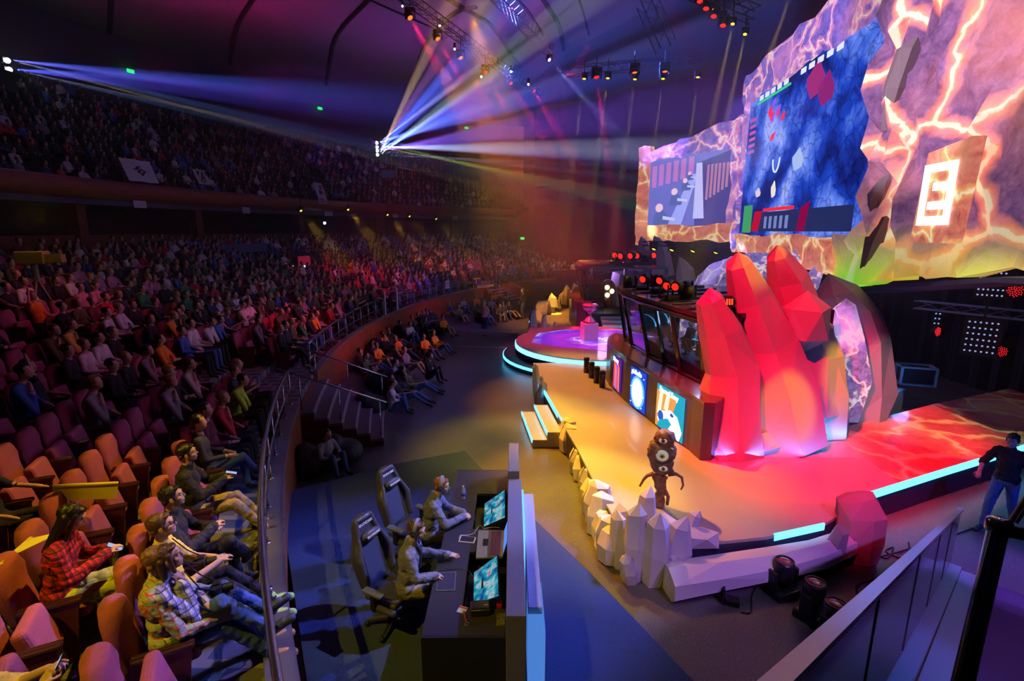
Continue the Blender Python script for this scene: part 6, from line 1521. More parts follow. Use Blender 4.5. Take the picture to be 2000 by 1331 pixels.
LENS = {'r': glow('red lens', (1, .012, .006), 2.6), 'o': glow('orange lens', (1, .09, .008), 4.0), 'y': glow('yellow lens', (.9, .72, .03), 3.0), 'b': glow('blue white lens', (.4, .5, 1), 20.0), 'w': glow('white lens', (.9, .9, 1), 20.0), 'k': mat('dark lens', (.08, .04, .05), .1)}
WORDC = {'r': 'red', 'o': 'orange red', 'y': 'yellow', 'b': 'blue white', 'w': 'white', 'k': 'unlit'}
def lamp(p, tgt, kind, label, r=.13, beam=None, hang=True, group=None, name='moving_head_lamp', rod=.6):
    p = Vector(p); d = (Vector(tgt)-p).normalized(); o = empty(name, p, 0, label, 'stage lamp', group); Q = d.to_track_quat('Z', 'Y').to_matrix().to_4x4(); up_ = 1 if hang else -1
    t = MB(); t.smooth = True; t.lathe([(r*.55, -r*1.5), (r*.95, -r*1.1), (r*1.05, 0), (r*.9, r*.55)], 12, Q @ Matrix.Translation((0, 0, -r*.6))); t.build('lamp_head', BLACK, o)
    t = MB(); t.smooth = True; t.ball(Q @ Vector((0, 0, 0)), (r*.72, r*.72, r*.25), 14, 6, Q.to_3x3()); t.build('lens', LENS[kind], o)
    t = MB(); 
    for sx in (-1, 1): t.box(sx*r*1.25-r*.12, sx*r*1.25+r*.12, -r*.25, r*.25, min(-r*.4, up_*r*1.7), max(r*.4, up_*r*1.7))
    if hang: t.box(-.02, .02, -.02, .02, r*2.4, r*2.4+rod)
    t.box(-r*1.35, r*1.35, -r*.5, r*.5, min(up_*r*1.7, up_*r*2.4), max(up_*r*1.7, up_*r*2.4)); t.build('yoke', BLACK, o)
    if beam: s_ = spot(p+d*r*.8, Vector(tgt), beam[0], beam[1], beam[2], .4, .05, 'beam_light')
    return o
ROW = ['first', 'second', 'third', 'fourth', 'fifth', 'sixth', 'seventh', 'eighth']
for i, (x, y, d) in enumerate(((801, 35, 26), (855, 76, 28.5), (900, 113, 31), (948, 141, 34), (998, 163, 36), (1043, 178, 38))):
    p = V(x, y, d); tg = V(x+190, y+330, d-3); lamp(p, tg, 'o' if i < 3 else 'r', 'red beam lamp, %s down the dim truss from the top of the picture' % ROW[i], .17, (38000, (1, .01, .05), 12))
for i, (x, y, k) in enumerate(((1141, 154, 'y'), (1165, 151, 'r'), (1187, 153, 'y'), (1239, 143, 'o'), (1240, 155, 'y'), (1298, 141, 'o'), (1295, 154, 'y'), (1363, 151, 'y'))):
    tg = V(x-40, y+300, 29) if k == 'y' else V(x+40, 450, 28)
    lamp(V(x, y, 29.5), tg, k, '%s lamp hanging under the black truss, %s from the curved ceiling side' % (WORDC[k], ROW[i]), .2 if k != 'y' else .13, (70000, (1, .01, .10), 7) if i == 1 else ((36000, (1, .62, .05), 5) if k == 'y' else None))
for i, (x, y, k) in enumerate(((1367, 3, 'r'), (1379, 17, 'r'), (1394, 32, 'r'), (1412, 50, 'r'), (1431, 47, 'y'), (1455, 67, 'y'), (1412, 34, 'y'), (1394, 20, 'y'))):
    lamp(V(x, y, 22), V(x-90, y+420, 20), k, '%s lamp above the largest screen, %s in its row' % (WORDC[k], ROW[i]), .15 if k == 'r' else .10, (36000, (1, .62, .05), 5) if k == 'y' else None)
lamp(V(1545, -12, 20), V(1400, 400, 22), 'y', 'yellow lamp at the top edge over the largest screen', .16, (30000, (1, .62, .05), 7), rod=5.0)
lamp(V(1073, 117, 31), V(1270, 330, 26), 'b', 'bright blue white lamp at the low end of the diagonal truss', .12, (60000, (.25, .3, 1), 6))
for i, (x, y) in enumerate(((1277, 487), (1312, 489), (1353, 491), (1398, 494))): lamp(V(x, y, 25.5-(x-1255)/175.0), V(x-60, y+130, 25), 'y', 'small yellow lamp under the smaller screen, %s from its outer end' % ROW[i], .13, rod=.12)
for i, (x, y) in enumerate(((786, 12), (859, 50), (888, 96), (940, 150), (1032, 165), (998, 140))):
    o = empty('small_lamp', V(x, y, 30), 0, 'tiny white lamp under the dim truss, %s from the top' % ROW[i], 'lamp'); t = MB(); t.smooth = True; t.ball((0, 0, 0), .05, 8, 6); t.build('bulb', LENS['w'], o); t = MB(); t.box(-.06, .06, -.06, .06, .04, .3); t.build('housing', BLACK, o)
# strip lights hanging under the long truss
# beam projectors on the balcony
PA_ = V(737, 303, 47)
def cluster(P0, label, spots, dz=(.0, .35, .65, 1.0)):
    o = empty('beam_projector', P0, 0, label, 'projector'); t = MB(); t.box(-.5, .3, -.5, .5, -.3, -.15); t.box(-.45, -.35, -.45, .45, -.15, 1.3); t.build('rack', BLACK, o)
    for z in dz:
        t = MB(); t.smooth = True; t.ball((.0, 0, z), .13, 10, 8); t.build('lens', glow('projector lens', (.8, .85, 1), 25), o); t = MB(); t.box(-.35, -.05, -.2, .2, z-.13, z+.13); t.build('body', DGREY, o)
    for i, (tx, ty, td, pw, col, an) in enumerate(spots): spot(P0+Vector((.2, -.1, dz[i % len(dz)])), V(tx, ty, td), pw, col, an, .7, .03, 'beam_light')
W_ = (.55, .6, 1); B_ = (.08, .14, 1)
cluster(PA_, 'stack of four bright beam projectors on the balcony, fanning blue white beams across the hall', [
    (855, 60, 34, 514800, (.8, .5, .3), 3.5), (890, 70, 34, 343200, (.5, .2, .8), 4), (930, 80, 34, 514800, B_, 4), (950, 120, 34, 743600, W_, 2.2), (990, 110, 34, 400400, (.3, .6, .4), 4),
    (1020, 140, 34, 858000, B_, 6), (1060, 165, 34, 446160, W_, 1.6), (1090, 170, 34, 915200, B_, 6), (1120, 200, 34, 308880, W_, 1.4), (1150, 230, 34, 480480, (.25, .1, 1), 7),
    (1200, 295, 34, 411840, W_, 1.3), (1210, 312, 34, 446160, B_, 3), (1220, 325, 34, 377520, W_, 1.2), (1220, 345, 34, 377520, (.4, .5, 1), 1.5), (1180, 372, 34, 471900, (1, .75, .2), 1.6), (1150, 380, 34, 400400, (.25, .8, .05), 2.0),
    (900, 190, 34, 915200, W_, 2), (850, 180, 34, 514800, B_, 5), (980, 290, 34, 1144000, W_, 3)])
PB_ = V(18, 136, 30)
cluster(PB_, 'pair of beam projectors at the left edge of the balcony throwing blue beams', [
    (520, 166, 30, 256500, B_, 4), (560, 178, 30, 307800, B_, 5), (600, 200, 30, 215460, (.1, .08, 1), 6), (640, 200, 30, 153900, (.25, .1, 1), 4),
    (600, 262, 30, 359100, W_, 1.2), (600, 272, 30, 307800, (.9, .7, .45), 1.4), (420, 230, 28, 153900, (.2, .4, 1), 1.6), (560, 245, 30, 256500, (.15, .3, 1), 2.5)], (0.0, .45))
# amber lamps under the balcony
for i, (x, y) in enumerate(((588, 412), (680, 410), (757, 420), (800, 423), (852, 428))):
    p = V(x, y, [33, 36, 39, 41, 43][i]); lamp(p, p+Vector((3.0, -2.0, -3.2)), 'y', 'amber lamp under the balcony edge, %s from the near end' % ROW[i], .10, (5500, (1, .55, .03), 20))
lamp(on_r(634, 436, 46.9), (5, 15, 3), 'b', 'blue white spotlight in the dark box under the balcony', .14)

# haze that the beams cross
def haze(pts, label, dens, name='haze'):
    bm = bmesh.new()
    for p in pts: bm.verts.new(p)
    bmesh.ops.convex_hull(bm, input=bm.verts); me = bpy.data.meshes.new(name); bm.to_mesh(me); bm.free()
    m = bpy.data.materials.new('thin stage haze %.3f' % dens); m.use_nodes = True; nt = m.node_tree; nt.nodes.remove(nt.nodes['Principled BSDF'])
    v = nt.nodes.new('ShaderNodeVolumeScatter'); v.inputs['Density'].default_value = dens; v.inputs['Anisotropy'].default_value = .25; v.inputs['Color'].default_value = (1, 1, 1, 1)
    nt.links.new(v.outputs[0], nt.nodes['Material Output'].inputs['Volume']); me.materials.append(m)
    o = bpy.data.objects.new(name, me); C.objects.link(o); return tag(o, label, 'haze', kind='stuff')
haze([(x, y, z) for x in (-62, 12.5) for y in (13, 76) for z in (3.0, 18.7)], 'thin haze filling the hall that makes the beams visible', .008)

# ---------------------------------------------------------------- banners, signs and projectors around the balcony
PAPER = mat('white cloth banner', (.72, .70, .75), .8)
def banner(cx, cy_, r, wd, ht, label, name='banner', lean=.5, rot=0.0):
    p = on_r(cx, cy_, r); a = phi(p); o = empty(name, p, 0, label, 'banner'); o.rotation_euler = (R(-20)*lean, 0, R(a+90)+PI)
    t = MB(); n = 10; vs = []
    for i in range(n+1):
        u = -wd/2+wd*i/n
        for z in (-ht/2, ht/2): vs.append((u+(.12 if z < 0 else -.12)*lean*2, .04*math.sin(i*1.1), z))
    t.add(vs, [(2*i, 2*i+2, 2*i+3, 2*i+1) for i in range(n)]); s = t.build('cloth', PAPER, o); m_ = s.modifiers.new('thickness', 'SOLIDIFY'); m_.thickness = .012; return o
INK = mat('banner ink', (.01, .01, .015), .8)
def ink(o, polys, m=INK, nm='printed_mark', sh=.0):
    for pts in polys:
        t = MB(); n = len(pts); t.add([(x-sh*z, -.07, z) for x, z in pts]+[(x-sh*z, -.055, z) for x, z in pts], [tuple(range(n)), tuple(range(2*n-1, n-1, -1))]+[(i, n+i, n+(i+1) % n, (i+1) % n) for i in range(n)]); t.build(nm, m, o)
o = banner(272, 334, BR+.15, 1.75, 1.05, 'large white banner with a black eye emblem hanging on the balcony rail')
ink(o, [[(-.42, .02), (-.28, .06), (-.16, .18), (.02, .22), (.12, .19), (0, .17), (-.10, .10), (.12, .09), (.30, 0), (.42, -.02), (.32, -.05), (.16, .02), (-.05, .05), (-.22, .02), (-.34, .0)],
        [(-.20, .0), (-.14, -.10), (-.02, -.16), (.0, -.22), (.10, -.25), (.2, -.15), (.28, -.04), (.2, -.03), (.1, -.14), (.0, -.16), (-.08, -.08), (-.12, .0)], [(-.03+.055*math.cos(k), -.03+.045*math.sin(k)) for k in (0, .8, 1.6, 2.4, 3.2, 4, 4.8, 5.5)]])
o = banner(394, 346, BR+.15, .85, .80, 'small white banner with a letter A emblem on the balcony rail')
ink(o, [[(-.34, .30), (-.16, .30), (-.27, .02)], [(.20, .30), (.34, .30), (.30, .05)], [(-.16, -.28), (-.02, .28), (.04, .28), (.2, -.28), (.13, -.28), (.01, .16), (-.1, -.28)], [(-.09, -.12), (.12, -.12), (.11, -.05), (-.07, -.05)], [(0.0, -.36), (.05, -.30), (0, -.25), (-.05, -.30)]])
o = banner(626, 378, BR+.15, .80, 1.55, 'narrow white banner with red lines of print on the balcony rail')
RI = mat('red banner ink', (.45, .02, .06), .8)
ink(o, [[(-.12, .58), (.22, .58), (.22, .50), (-.12, .50)], [(-.08, .42), (.20, .42), (.20, .34), (-.08, .34)], [(-.25, -.40), (.25, -.40), (.25, -.47), (-.25, -.47)], [(-.20, -.58), (.2, -.58), (.2, -.68), (-.2, -.68)]], RI)
ink(o, [[(-.15, .2), (-.05, .24), (0, .1), (-.06, -.1), (-.16, -.05)], [(.06, .2), (.16, .15), (.2, -.1), (.08, -.05)]])
# pale square signs below the band
for i, (x, y, wd) in enumerate(((272, 391, .75), (480, 405, .62), (641, 412, .80), (772, 417, .62), (889, 422, .62))):
    p = on_r(x, y, BR+.35); o = empty('square_sign', p, 0, 'pale square sign below the balcony band, %s from the near end' % ROW[i], 'sign', 'pale square signs below the balcony'); o.rotation_euler = (0, 0, R(phi(p)+90)+PI)
    t = MB(); t.box(-wd/2, wd/2, -.02, .02, -.38, .38); t.build('panel', PAPER, o); t = MB(); t.box(-wd/2+.05, -wd/2+.08, -.01, .01, .38, .5); t.box(wd/2-.08, wd/2-.05, -.01, .01, .38, .5); t.build('bracket', ALU, o)
for i, (x, y) in enumerate(((52, 381), (210, 389), (316, 391), (446, 400), (519, 407), (607, 412))):
    p = on_r(x, y, BR+1.6); o = empty('projector', p, 0, 'grey box fixture under the balcony, %s from the near end' % ROW[i], 'fixture', 'grey box fixtures under the balcony'); o.rotation_euler = (R(10), 0, R(phi(p)+90)+PI)
    t = MB(); t.rbox(-.35, .35, -.3, .3, -.12, .12, .03); t.build('casing', mat('pale grey casing', (.35, .35, .4), .5), o); t = MB(); t.box(-.28, .28, -.315, -.29, -.07, .09); t.build('front_window', GBLACK, o)
for i, (x, y, r) in enumerate(((30, 203, 59.8), (255, 139, 59.6), (625, 212, 59.6), (911, 250, 59.6), (292, 489, 47.5), (1020, 466, 46.5))):
    p = on_r(x, y, r); o = empty('exit_sign', p, 0, 'small green lit exit sign, %s' % ['far up the balcony at the picture edge', 'on the rear wall inside the blue beam', 'on the rear wall between the beams', 'on the rear wall behind the bright fan', 'on the parapet behind the near tiers', 'on the far timber wall'][i], 'sign'); o.rotation_euler = (0, 0, R(phi(p)+90)+PI)
    t = MB(); t.box(-.24, .24, -.05, .05, -.12, .12); t.build('housing', mat('green sign', (.02, .2, .05), .5, emit=(.02, 1, .12), es=1.4), o)

# mixing position among the tiers
p = PA(42.6, FOH, row_z(7)); o = empty('mixing_position', p, R(FOH+90), 'timber-fronted mixing desk box with consoles and red lit screen among the tiers', 'mixing desk')
t = MB(); t.box(-2.3, 2.3, 1.55, 1.67, -1.0, .55); t.build('front_wall', WOOD, o); t = MB(); t.box(-2.3, -2.18, -1.6, 1.6, -1.0, .55); t.build('side_wall', WOOD, o); t = MB(); t.box(2.18, 2.3, -1.6, 1.6, -1.0, .55); t.build('side_wall', WOOD, o)
t = MB(); t.box(-2.1, 2.1, .5, 1.5, .38, .48); t.build('desk_top', BLACK, o); t = MB(); t.box(-.2, 1.9, .75, 1.45, .48, .62); t.build('console', DGREY, o)
q = random.Random(2); t = MB()
for i in range(18): x = -.1+1.9*i/18; t.box(x, x+.03, .8, .83, .62, .65)
tag(t.build('console_lights', glow('console lights', (.9, .6, .5), 2), o), kind='stuff'); t = MB(); t.box(-1.7, -.6, .8, .86, .6, 1.15); t.build('monitor', glow('red lit screen', (.8, .03, .12), .25), o)
t = MB(); t.box(-1.3, -1.22, .7, .76, .5, .7); t.box(.4, .46, .7, .76, .62, .7); t.build('desk_lamp', glow('blue desk lamp', (.2, .5, 1), 5), o)
for dx, tc_ in ((-.6, 'white'), (.5, 'charcoal'), (1.5, 'navy')):
    f = crowd_obj(CROWD[4 if dx < 1 else 0]); recolor(f, TEES[tc_], BLKT, HB); q_ = o.matrix_world if False else p + Matrix.Rotation(R(FOH+90), 3, 'Z') @ Vector((dx, -.1, 0)); place(f, q_, R(FOH+90), 'technician in a %s seated at the mixing desk' % WORD[tc_])
o = empty('dark_screen_wall', PA(44.6, FOH+1.2, row_z(8)), R(FOH+1.2+90), 'dark blue-grey partition behind the mixing desk', 'partition'); t = MB(); t.box(-2.4, 1.6, -.05, .05, 0, 1.7); t.build('panel', mat('blue grey partition', (.10, .14, .26), .7, emit=(.02, .05, .12), es=0.0), o); t = MB(); t.box(-2.4, -2.3, -.3, .3, -.4, 0.0); t.box(1.5, 1.6, -.3, .3, -.4, 0.0); t.build('foot', BLACK, o)

# camera platform in the near tiers
p = U(84, 640, row_z(7)); p = PA(row_r(7), phi(p), row_z(7)); o = empty('broadcast_camera', p, R(phi(p)+90), 'broadcast camera on a tripod lit yellow in the near tiers', 'camera')
t = MB(); t.rbox(-.16, .16, -.35, .35, 1.75, 2.1, .03); t.box(-.10, .10, .35, .75, 1.8, 2.02); t.build('camera_body', mat('camera body', (.35, .3, .12), .5), o); t = MB(); t.tube([(0, 0, 1.3), (0, 0, 1.75)], .08, 8)
for k in range(3): a = 2*PI*k/3; t.tube([(0, 0, 1.4), (.45*math.cos(a), .45*math.sin(a), 0)], .03, 6)
t.build('tripod', mat('tripod metal', (.3, .26, .1), .4), o); point(p+Vector((.5, -.3, 3.2)), 14, (1, .6, .03), .2)

# red belt barrier between the two railings
for i, a in enumerate((173.1, 170.4)):
    o = empty('barrier_post', PA(R0+.05, a, DECK), 0, 'tall white lit barrier post, %s end of the red belt' % ['near', 'far'][i], 'post', 'barrier posts beside the red belt'); t = MB(); t.smooth = True; t.lathe([(.14, 0), (.14, .02), (.05, .04), (.04, 1.15), (.045, 1.2)], 12); t.build('tube', mat('white tube', (.75, .75, .85), .4), o)
o = empty('barrier_belt', PA(R0+.05, 171.7, DECK+1.1), 0, 'red belt stretched across the gap between the railings', 'belt'); t = MB(); a_, b_ = PA(R0+.05, 173.1, DECK+1.12)-o.location, PA(R0+.05, 170.4, DECK+1.12)-o.location; t.box(0, 1, -.01, .01, -.04, .04, Matrix.Translation(a_) @ (b_-a_).to_track_quat('X', 'Z').to_matrix().to_4x4() @ Matrix.Diagonal(((b_-a_).length, 1, 1, 1))); t.build('belt', mat('red belt', (.6, .02, .05), .6), o)
# flag and papers on the far railing
def hang(px, py, wd, ht, label, cols, name='flag'):
    p = on_r(px, py, R0-.02); a = phi(p); o = empty(name, p, R(a+90)+PI, label, 'flag' if name == 'flag' else 'paper'); t = MB(); t.box(-wd/2, wd/2, -.01, .01, -ht/2, ht/2); t.build('sheet', cols[0], o)
    for (x0, x1, z0, z1), mm in cols[1:]: t = MB(); t.box(x0*wd, x1*wd, -.016, -.009, z0*ht, z1*ht); t.build('print', mm, o)
    return o
YF = mat('yellow flag cloth', (.85, .55, .05), .8)
hang(931, 549, .95, .42, 'small blue flag with a yellow cross hanging on the far railing', [mat('blue flag cloth', (.02, .09, .45), .8), ((-.16, -.02, -.5, .5), YF), ((-.5, .5, .25, .5), YF)])
hang(874, 556, .50, .50, 'pink-lit sheet of paper with print hanging on the far railing', [PAPER, ((-.4, .4, .1, .2), RI), ((-.3, .3, -.2, -.1), RI)], 'paper_sheet')

# ---------------------------------------------------------------- objects on and around the stage
# totem with eyes at the stage corner
tp = U(1287, 988, SZ); tp.z = SZ; o = empty('eye_totem', tp, 0, 'brown twisted wooden totem with staring eyes and twig arms on the stage corner', 'statue')
o.rotation_euler = (0, 0, facing(tp, (0, 0, 0)))
TW = mat('totem bark', (.24, .11, .06), .7, bump=.8, bs=12, var=.3, vs=8)
t = MB(); pts = [(.02*math.sin(k*1.1), .02*math.cos(k*1.1), .07*k) for k in range(9)]; t.tube(pts, [.10, .085, .075, .07, .075, .08, .09, .11, .13], 10)
for ph_ in range(3): t.tube([(.07*math.cos(ph_*2.1+k*.7), .07*math.sin(ph_*2.1+k*.7), .06*k) for k in range(10)], .028, 8)
t.ball((0, 0, .78), (.19, .17, .20), 18, 12); t.ball((0, 0, 1.0), (.225, .20, .20), 18, 12); t.ball((-.02, 0, 1.22), (.17, .16, .16), 18, 12); t.ball((.12, .05, .98), (.12, .12, .22), 14, 10); t.tube([(-.16, .0, .66), (0, .17, .64), (.16, 0, .66), (0, -.17, .66)], .05, 8, closed=True)
remeshed(t, 'trunk', TW, .012, 1, o, wr=.05)
for s, pp in ((-1, [(-.12, .05, .62), (-.24, .08, .66), (-.33, .10, .62), (-.36, .1, .48), (-.33, .1, .40)]), (1, [(.12, .05, .60), (.22, .08, .56), (.27, .1, .50), (.33, .1, .36)]), (-1, [(-.08, .02, .30), (-.14, .06, .22), (-.13, .08, .08)]), (1, [(.08, .02, .2), (.14, .06, .1), (.16, .08, .0)])):
    t = MB(); t.smooth = True; t.tube(pp, [.04, .03, .025, .018, .010][:len(pp)], 8); t.build('twig', TW, o)
EW = mat('glowing eye white', (.75, .78, .60), .35, emit=(.7, .8, .5), es=.25)  # eye white given a faint glow of its own
for (x, y, z, r, c1) in ((.0, .17, 1.0, .105, (.8, .4, .02)), (.0, .125, 1.24, .075, (.6, .03, .01)), (-.03, .145, .76, .075, (.35, .08, .02)), (.13, .12, .86, .04, (.6, .6, .4)), (-.14, .10, 1.10, .035, (.7, .7, .5))):
    e = MB(); e.smooth = True; e.ball((x, y, z), (r, r*.5, r*(1 if r > .08 else .7)), 20, 12); ey = e.build('eye', EW, o); e = MB(); e.smooth = True; e.ball((x, y+r*.32, z), (r*.48, r*.24, r*.48), 16, 10); e.build('iris', mat('iris %.2f' % z, c1, .3), ey); e = MB(); e.smooth = True; e.ball((x, y+r*.5, z), (r*.18, r*.1, r*.18), 12, 8); e.build('pupil', BLACK, ey)
    t = MB(); t.tube([(x+r*1.1*math.cos(2*PI*k/16), y+.01, z+r*1.1*(1 if r > .08 else .75)*math.sin(2*PI*k/16)) for k in range(16)], r*.16, 6, closed=True); t.smooth = True; t.build('eyelid', mat('red eyelid', (.45, .03, .02), .5) if z > 1.2 else TW, o)
spot((-.5, 1.0, 9.0), (2.4, 7.9, 1.5), 500, (1, .85, .6), 7, .5)
# a small second totem far off
fp = Vector((5.3, 26.6, SZ)); fp = V(1187, 570, 27.0); fp.z = SZ
o = empty('eye_totem', fp, 0, 'small distant totem with glowing eyes beside the far booth', 'statue'); t = MB(); t.tube([(0, 0, 0), (.05, 0, .6), (-.03, 0, 1.1)], [.3, .18, .3], 8); t.ball((0, 0, 1.55), (.42, .38, .55), 14, 10); remeshed(t, 'trunk', TW, .04, 2, o)
for x, z in ((-.1, 1.7), (.15, 1.5), (-.08, 1.3)): t = MB(); t.smooth = True; t.ball((x, -.34, z), .13, 10, 8); t.build('eye', glow('glowing eye', (1, .8, .45), 2.5), o)
spot((2, 18, 12), fp+Vector((0, 0, 1)), 900, (1, .6, .2), 8, .5)
# trophy on its plinth
tp = Vector((3.18, 20.7, .79)); o = empty('plinth', tp, R(10), 'square violet lit plinth under the trophy on the round platform', 'plinth'); t = MB(); t.rbox(-.30, .30, -.30, .30, 0, .72, .03); t.build('plinth_body', mat('violet plinth', (.55, .5, .7), .3, coat=.4), o)
o = empty('trophy', tp+Vector((0, 0, .73)), 0, 'tall pink red lit trophy cup on the violet plinth', 'trophy'); t = MB(); t.smooth = True; t.lathe([(.27, 0), (.28, .06), (.20, .10), (.17, .16), (.10, .22), (.07, .32), (.08, .40), (.15, .46), (.26, .54), (.30, .64), (.30, .74), (.26, .76)], 24); t.build('cup', mat('rose metal', (.75, .25, .38), .25, metal=.8), o)
t = MB(); t.smooth = True; t.tube([(.31*math.cos(2*PI*k/24), .31*math.sin(2*PI*k/24), .70) for k in range(24)], .02, 6, closed=True); t.build('rim', mat('rose metal rim', (.8, .3, .45), .2, metal=.9), o)
spot((-1, 16, 10), (3.18, 20.7, 1.8), 900, (1, .04, .2), 6, .5); spot((0, 15, 8), (3.18, 20.7, 1.1), 500, (.3, .2, 1), 6, .5)
# dark fog jets between the catwalk and booth, orange steps
for i, (x, y) in enumerate(((1145, 728), (1155, 738), (1165, 748), (1176, 757))):
    p = U(x, y, SZ); o = empty('fog_jet', p, 0, 'dark upright fog jet tube beside the booth, %s from the platform' % ROW[i], 'effects tube', 'fog jet tubes'); t = MB(); t.smooth = True; t.lathe([(.09, 0), (.09, .50), (.075, .52)], 14); t.build('tube', mat('dark violet tube', (.05, .03, .07), .3), o); t = MB(); t.smooth = True; t.lathe([(.095, .42), (.095, .50)], 14); t.build('collar', BLACK, o)
for i, (x, y) in enumerate(((1160, 626), (1168, 622), (1176, 618))):
    p = U(x, y, SZ); o = empty('fog_jet', p, 0, 'distant dark fog jet tube near the far card, %s from the platform' % ROW[i], 'effects tube', 'far fog jet tubes'); t = MB(); t.smooth = True; t.lathe([(.12, 0), (.12, .62), (.1, .64)], 12); t.build('tube', mat('dark violet tube', (.05, .03, .07), .3), o)
o = empty('steps', (5.2, 24.2, .78), 0, 'two orange lit steps beside the far booth', 'steps')
for i in range(3): t = MB(); t.box(-.9, .9, -.3+.3*i, .3+.3*i, -.2, .02+.16*i); t.build('step', STAGE, o)
# lamps on the booth roofs
for i, (x, y, k, d, zz) in enumerate(((1254, 562, 'r', 14.6, 0), (1287, 556, 'r', 14.2, 0), (1301, 571, 'r', 12.8, 0), (1318, 566, 'r', 12.6, 0), (1230, 545, 'k', 15.2, 0), (1283, 548, 'k', 15.6, 0), (1340, 556, 'k', 13.6, 0), (1346, 570, 'k', 12.6, 0))):
    p = V(x, y, d); p.z = 3.34+.16+.34; tg = Vector((-2, p.y-6, 2.0)) if k == 'r' else p+Vector((1, 2, 3)); lamp(p, tg, k, '%s moving head lamp on the near booth roof, %s counted' % ({'r': 'red', 'k': 'dark'}[k], ROW[i]), .13, None, hang=False)
for i, (x, y, k) in enumerate(((1211, 513, 'r'), (1230, 514, 'r'), (1243, 516, 'r'), (1262, 515, 'k'), (1276, 517, 'r'), (1200, 510, 'r'), (1283, 512, 'k'), (1205, 505, 'k'))):
    p = V(x, y, 26+.2*i); p.z = 3.34+.16+.44; lamp(p, Vector((-2, 18, 2)) if k == 'r' else p+Vector((0, -1, 2)), k, '%s moving head lamp on the far booth roof, %s counted' % ({'r': 'red', 'k': 'dark'}[k], ROW[i]), .19, None, hang=False)
# floor lamps in front of the stage
def floor_lamp(p, rz, label, sc=1.0):
    o = empty('floor_moving_lamp', p, rz, label, 'stage lamp', 'black moving lamps on the floor'); o.scale = (sc,)*3
    t = MB(); t.rbox(-.20, .20, -.17, .17, 0, .12, .03); t.build('base', mat('lamp base black', (.02, .018, .02), .3), o)
    t = MB(); t.rbox(-.22, -.17, -.08, .08, .12, .42, .02); t.rbox(.17, .22, -.08, .08, .12, .42, .02); t.box(-.2, .2, -.08, .08, .12, .15); t.build('yoke', BLACK, o)
    t = MB(); t.smooth = True; t.lathe([(.07, .20), (.12, .22), (.14, .30), (.14, .50), (.125, .54), (.118, .54)], 20); t.build('lamp_head', mat('lamp head black', (.02, .018, .02), .3), o)
    t = MB(); t.smooth = True; t.ball((0, 0, .53), (.10, .10, .03), 18, 8); t.build('lens', mat('wet looking lens', (.25, .04, .08), .05, coat=1), o)
    t = MB(); t.smooth = True; t.tube([(.12*math.cos(2*PI*k/20), .12*math.sin(2*PI*k/20), .545) for k in range(20)], .01, 6, closed=True); t.build('lens_ring', DGREY, o)
    return o
floor_lamp(U(1525, 1160, 0), R(20), 'black moving lamp on the floor by the rock border, top of the row of three')
floor_lamp(U(1583, 1205, 0), R(35), 'black moving lamp on the floor, middle of the row of three')
floor_lamp(U(1622, 1250, 0), R(35), 'black moving lamp on the floor, nearest the glass balustrade')
p = U(1430, 1180, 0); o = empty('small_floor_lamp', p, R(-20), 'small black flat floor lamp with its cable below the rock border', 'stage lamp'); t = MB(); t.box(-.09, .09, -.07, .07, 0, .08); t.build('base', BLACK, o); t = MB(); t.box(-.14, -.11, -.07, .07, .02, .24); t.build('lamp_panel', BLACK, o); t = MB(); t.tube([(-.12, 0, .1), (-.02, 0, .07)], .015, 6); t.build('bracket', BLACK, o)
def cable(pts, label, r=.012, z=.012):
    P = [U(x, y, z) for x, y in pts]; out = []
    for i in range(len(P)-1):
        p0 = P[max(0, i-1)]; p1 = P[i]; p2 = P[i+1]; p3 = P[min(len(P)-1, i+2)]
        for k in range(8): f = k/8; out.append(0.5*((2*p1)+(-p0+p2)*f+(2*p0-5*p1+4*p2-p3)*f*f+(-p0+3*p1-3*p2+p3)*f**3))
    t = MB(); t.smooth = True; t.tube(out+[P[-1]], r, 6); tag(t.build('cable', BLACK), label, 'cable')
cable([(1448, 1196), (1466, 1196), (1468, 1165), (1480, 1145), (1505, 1140)], 'thin black cable from the small floor lamp to the rock border')
cable([(1655, 1105), (1690, 1095), (1750, 1080), (1850, 1050), (1905, 1030)], 'black cable along the foot of the stage')
cable([(1655, 1095), (1700, 1085), (1702, 1050), (1720, 1085), (1735, 1090), (1745, 1070), (1730, 1078), (1760, 1090), (1775, 1075), (1775, 1060)], 'looping black cable on the blue-lit floor')
cable([(1690, 1170), (1675, 1160), (1680, 1140), (1730, 1128), (1750, 1120)], 'thick dark cable curling beside the balustrade', .016)

# backstage: flight case, posts, wall of lamps
p = Vector((10.9, 13.9, 0)); o = empty('flight_case', V(1780, 778, 14.6), R(-20), 'blue lit open frame flight case behind the stage wing', 'case'); o.location.z = .95; t = MB()
for x in (-.42, .42):
    for y in (-.25, .25): t.box(x-.03, x+.03, y-.03, y+.03, -.2, .34)
for z in (-.2, .31): t.box(-.45, .45, -.28, -.22, z, z+.05); t.box(-.45, .45, .22, .28, z, z+.05); t.box(-.45, -.39, -.28, .28, z, z+.05); t.box(.39, .45, -.28, .28, z, z+.05)
t.build('case_frame', mat('blue grey frame', (.3, .42, .55), .4, metal=.4), o); t = MB(); t.box(-.38, .38, -.2, .2, -.15, .28); t.build('case_body', BLACK, o)
point(V(1770, 740, 13.8), 12, (.05, .3, 1), .2)
o = empty('grey_riser', (9.6, 13.4, 0), 0, 'grey cracked riser block behind the stage edge', 'riser'); t = MB(); t.prism([(-1.3, .3), (.6, -.1), (1.7, .7), (1.2, 1.6), (-1.3, 1.3)], 0, .74); t.build('block', mat('grey riser', (.22, .22, .26), .7), o)
